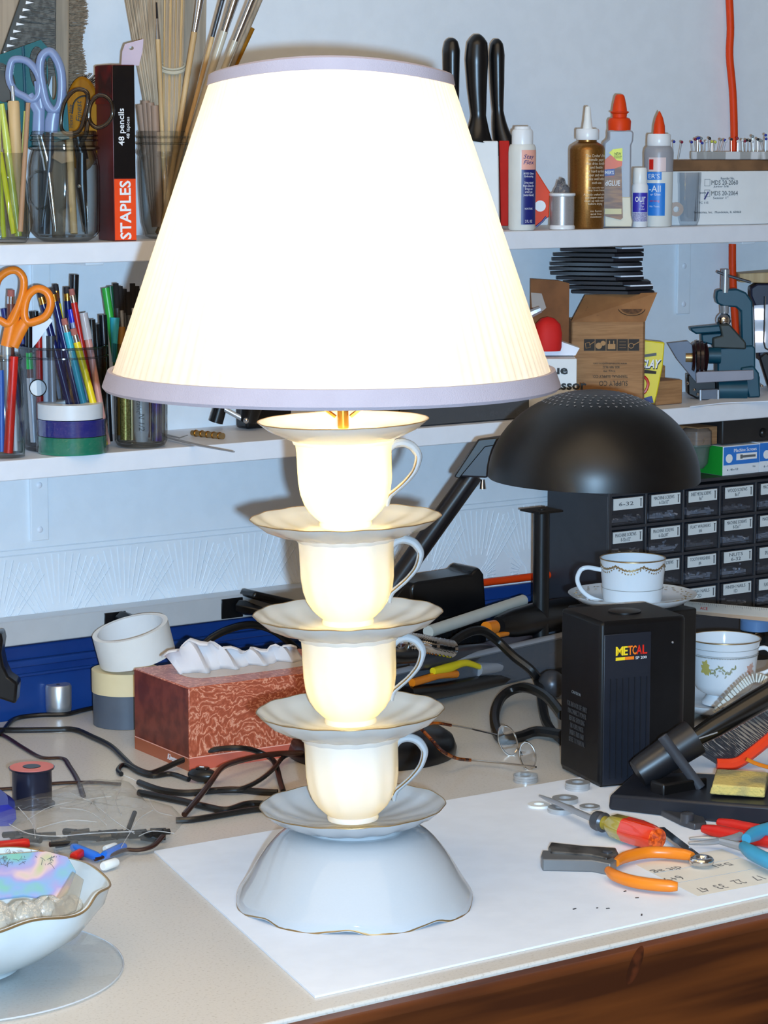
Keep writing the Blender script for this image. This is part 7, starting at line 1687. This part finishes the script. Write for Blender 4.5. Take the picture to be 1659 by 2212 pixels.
# small kraft boxes
yb_ = Yf + .035
xa_, xb__ = P(1418, 840, yb_).x, P(1474, 840, yb_).x
tag(MB().bx(xa_, xb__, yb_, yb_ + .05, zmid + .0004, P(1450, 822, yb_).z).build('small_carton', m_kraft, bevel=.001), 'small low kraft box right of the clay packet', 'box')
y2 = Yf + .09; xa_, xb__ = P(1405, 830, y2).x, P(1437, 830, y2).x
tag(MB().bx(xa_, xb__, y2, y2 + .03, zmid + .0004, P(1430, 790, y2).z).build('small_carton', m_kraft, bevel=.001), 'upright kraft box half hidden behind the clay packet', 'box')
# ---- teal vise / hand lathe
hv = ML(1590, .055)
vi = thing('bench_lathe', 'small teal cast-iron jeweller\'s hand tool with a screw press arm', 'machine', hv)
def vp(pts, dd, th_, nm, m_, bv=.002, lab=None): 
    q = [V(x, y, hv, dd) for x, y in pts]
    for p in q: p.z = max(p.z, zmid + .0004)
    return MB().pprism(q, FH * th_).build(nm, m_, vi, bevel=bv, label=lab)
vp([(1550, 770), (1550, 752), (1626, 746), (1632, 752), (1632, 795), (1642, 815), (1642, 856), (1616, 860), (1550, 860)], .012, .035, 'body', m_teal)
vp([(1548, 630), (1552, 626), (1592, 624), (1612, 632), (1626, 652), (1628, 750), (1602, 750), (1600, 672), (1590, 664), (1562, 662), (1549, 656), (1546, 644)], .004, .018, 'frame_arm', m_teal)
vp([(1491, 708), (1556, 702), (1560, 718), (1504, 722), (1494, 716)], .010, .022, 'anvil', m_teal)
vp([(1515, 722), (1560, 718), (1566, 752), (1516, 740)], .006, .018, 'anvil_block', m_teal)
vp([(1554, 702), (1576, 700), (1612, 740), (1612, 755), (1540, 752), (1540, 730), (1560, 726)], .016, .012, 'saddle', mat('aged dark bronze', (46, 54, 52), .5))
MB().tube([V(1567, 582, hv), V(1566, 632, hv)], .0052, 14).build('screw_shaft', m_steel, vi)
MB().tube([V(1565, 660, hv), V(1565, 676, hv), V(1564, 684, hv)], [.0058, .0052, .0025], 14).build('screw_tip', m_steel, vi)
MB().ball(V(1563, 692, hv, .004), .0092, 18, (1, 1, 1.05)).build('steel_ball', m_chrome, vi)
MB().tube([V(1549, 587, hv, .003), V(1567, 594, hv, .003), V(1622, 610, hv, .003)], [.0018, .0019, .0017], 8).build('tommy_bar', m_dsteel, vi)
wl_ = MB()
for k in range(4):
    c0 = V(1493 + k * 9, 771, hv, .02); c1 = V(1499 + k * 9, 771, hv, .02); wl_.tube([c0, c1], [.0195, .0205] if k in (1, 2) else [.016, .0185], 24)
wl_.build('handwheel', mat('dark maroon bakelite', (40, 18, 20), .2), vi)
MB().tube([V(1480, 772, hv, .02), V(1496, 772, hv, .02)], [.0068, .0072], 12).build('wheel_hub', m_gold, vi)
MB().tube([V(1530, 768, hv, .014), V(1556, 768, hv, .014)], .010, 20).build('spindle_housing', m_teal, vi)
vp([(1503, 806), (1508, 803), (1628, 799), (1629, 818), (1624, 821), (1504, 828)], .034, .004, 'tray_front', mat('mauve grey metal', (132, 128, 136), .4, .2), .0008)
vp([(1441, 741), (1486, 736), (1500, 750), (1512, 800), (1503, 826), (1462, 776)], .024, .003, 'bent_plate', mat('grey sheet metal', (96, 100, 112), .4, .3), .0006)
MB().tube([V(1550, 842, hv, .018), V(1612, 842, hv, .018)], .0140, 20).build('barrel', m_teal, vi)
vp([(1485, 808), (1548, 824), (1548, 866), (1505, 868), (1486, 852)], .022, .02, 'lower_wheel', m_black, .002)
vp([(1512, 848), (1514, 842), (1552, 840), (1553, 868), (1514, 870)], .034, .006, 'stop_plate', mat('slate metal', (84, 88, 98), .4, .3), .0008)
for x in (1513, 1551): MB().tube([V(x, 842, hv, .036), V(x, 872, hv, .036)], .0018, 8).build('stop_pin', m_steel, vi)
for (x, y) in ((1486, 828), (1500, 842), (1508, 852), (1646, 834)): MB().ball(V(x, y, hv, .034), .0022, 8).build('screw_head', m_chrome, vi)
vp([(1600, 795), (1628, 790), (1640, 806), (1643, 858), (1618, 860)], .020, .008, 'side_cheek', m_teal)
# right edge: board, dark device with bright reflectors
rb1 = ML(1640, .10)
tag(MB().pprism([V(x, y, rb1) for x, y in ((1598, 591), (1720, 586), (1720, 613), (1598, 610))], FH * .07).build('wooden_shelf_board', m_tan, bevel=.001), 'tan wooden board end at the right edge above the teal machine', 'board')
dv = thing('work_light', 'dark navy lamp housing with two bright square windows at the right edge', 'light', rb1)
MB().pprism([V(x, y, rb1, .004) for x, y in ((1622, 640), (1622, 622), (1636, 613), (1720, 613), (1720, 780), (1640, 780), (1634, 668))], FH * .03).build('housing', mat('dark navy plastic', (22, 24, 48), .35), dv, bevel=.002)
MB().pprism([V(x, y, rb1, .008) for x, y in ((1629, 660), (1700, 655), (1700, 758), (1632, 762))], FH * .003).build('reflector', m_steel, dv)
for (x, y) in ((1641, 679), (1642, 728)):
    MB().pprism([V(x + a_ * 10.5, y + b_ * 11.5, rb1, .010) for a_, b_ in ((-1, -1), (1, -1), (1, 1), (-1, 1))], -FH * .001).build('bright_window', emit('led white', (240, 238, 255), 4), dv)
MB().tube([V(x, y, rb1, .02) for x, y in ((1652, 640), (1651, 700), (1653, 752), (1690, 760))], .0012, 6, k=3).build('wire_guard', m_chrome, dv)
MB().pprism([V(x, y, rb1, .012) for x, y in ((1640, 772), (1656, 760), (1720, 830), (1720, 862), (1668, 862))], FH * .012).build('foot', m_black, dv, bevel=.002)
pbk = T(1590, 872, zq)
tag(MB().pprism([T(x, y, zq + .0003) for x, y in ((1490, 880), (1560, 872), (1700, 866), (1700, 852), (1540, 862))], (0, 0, .0012)).build('curled_paper', m_paper), 'thin white paper under the teal machine on the shelf edge', 'paper')
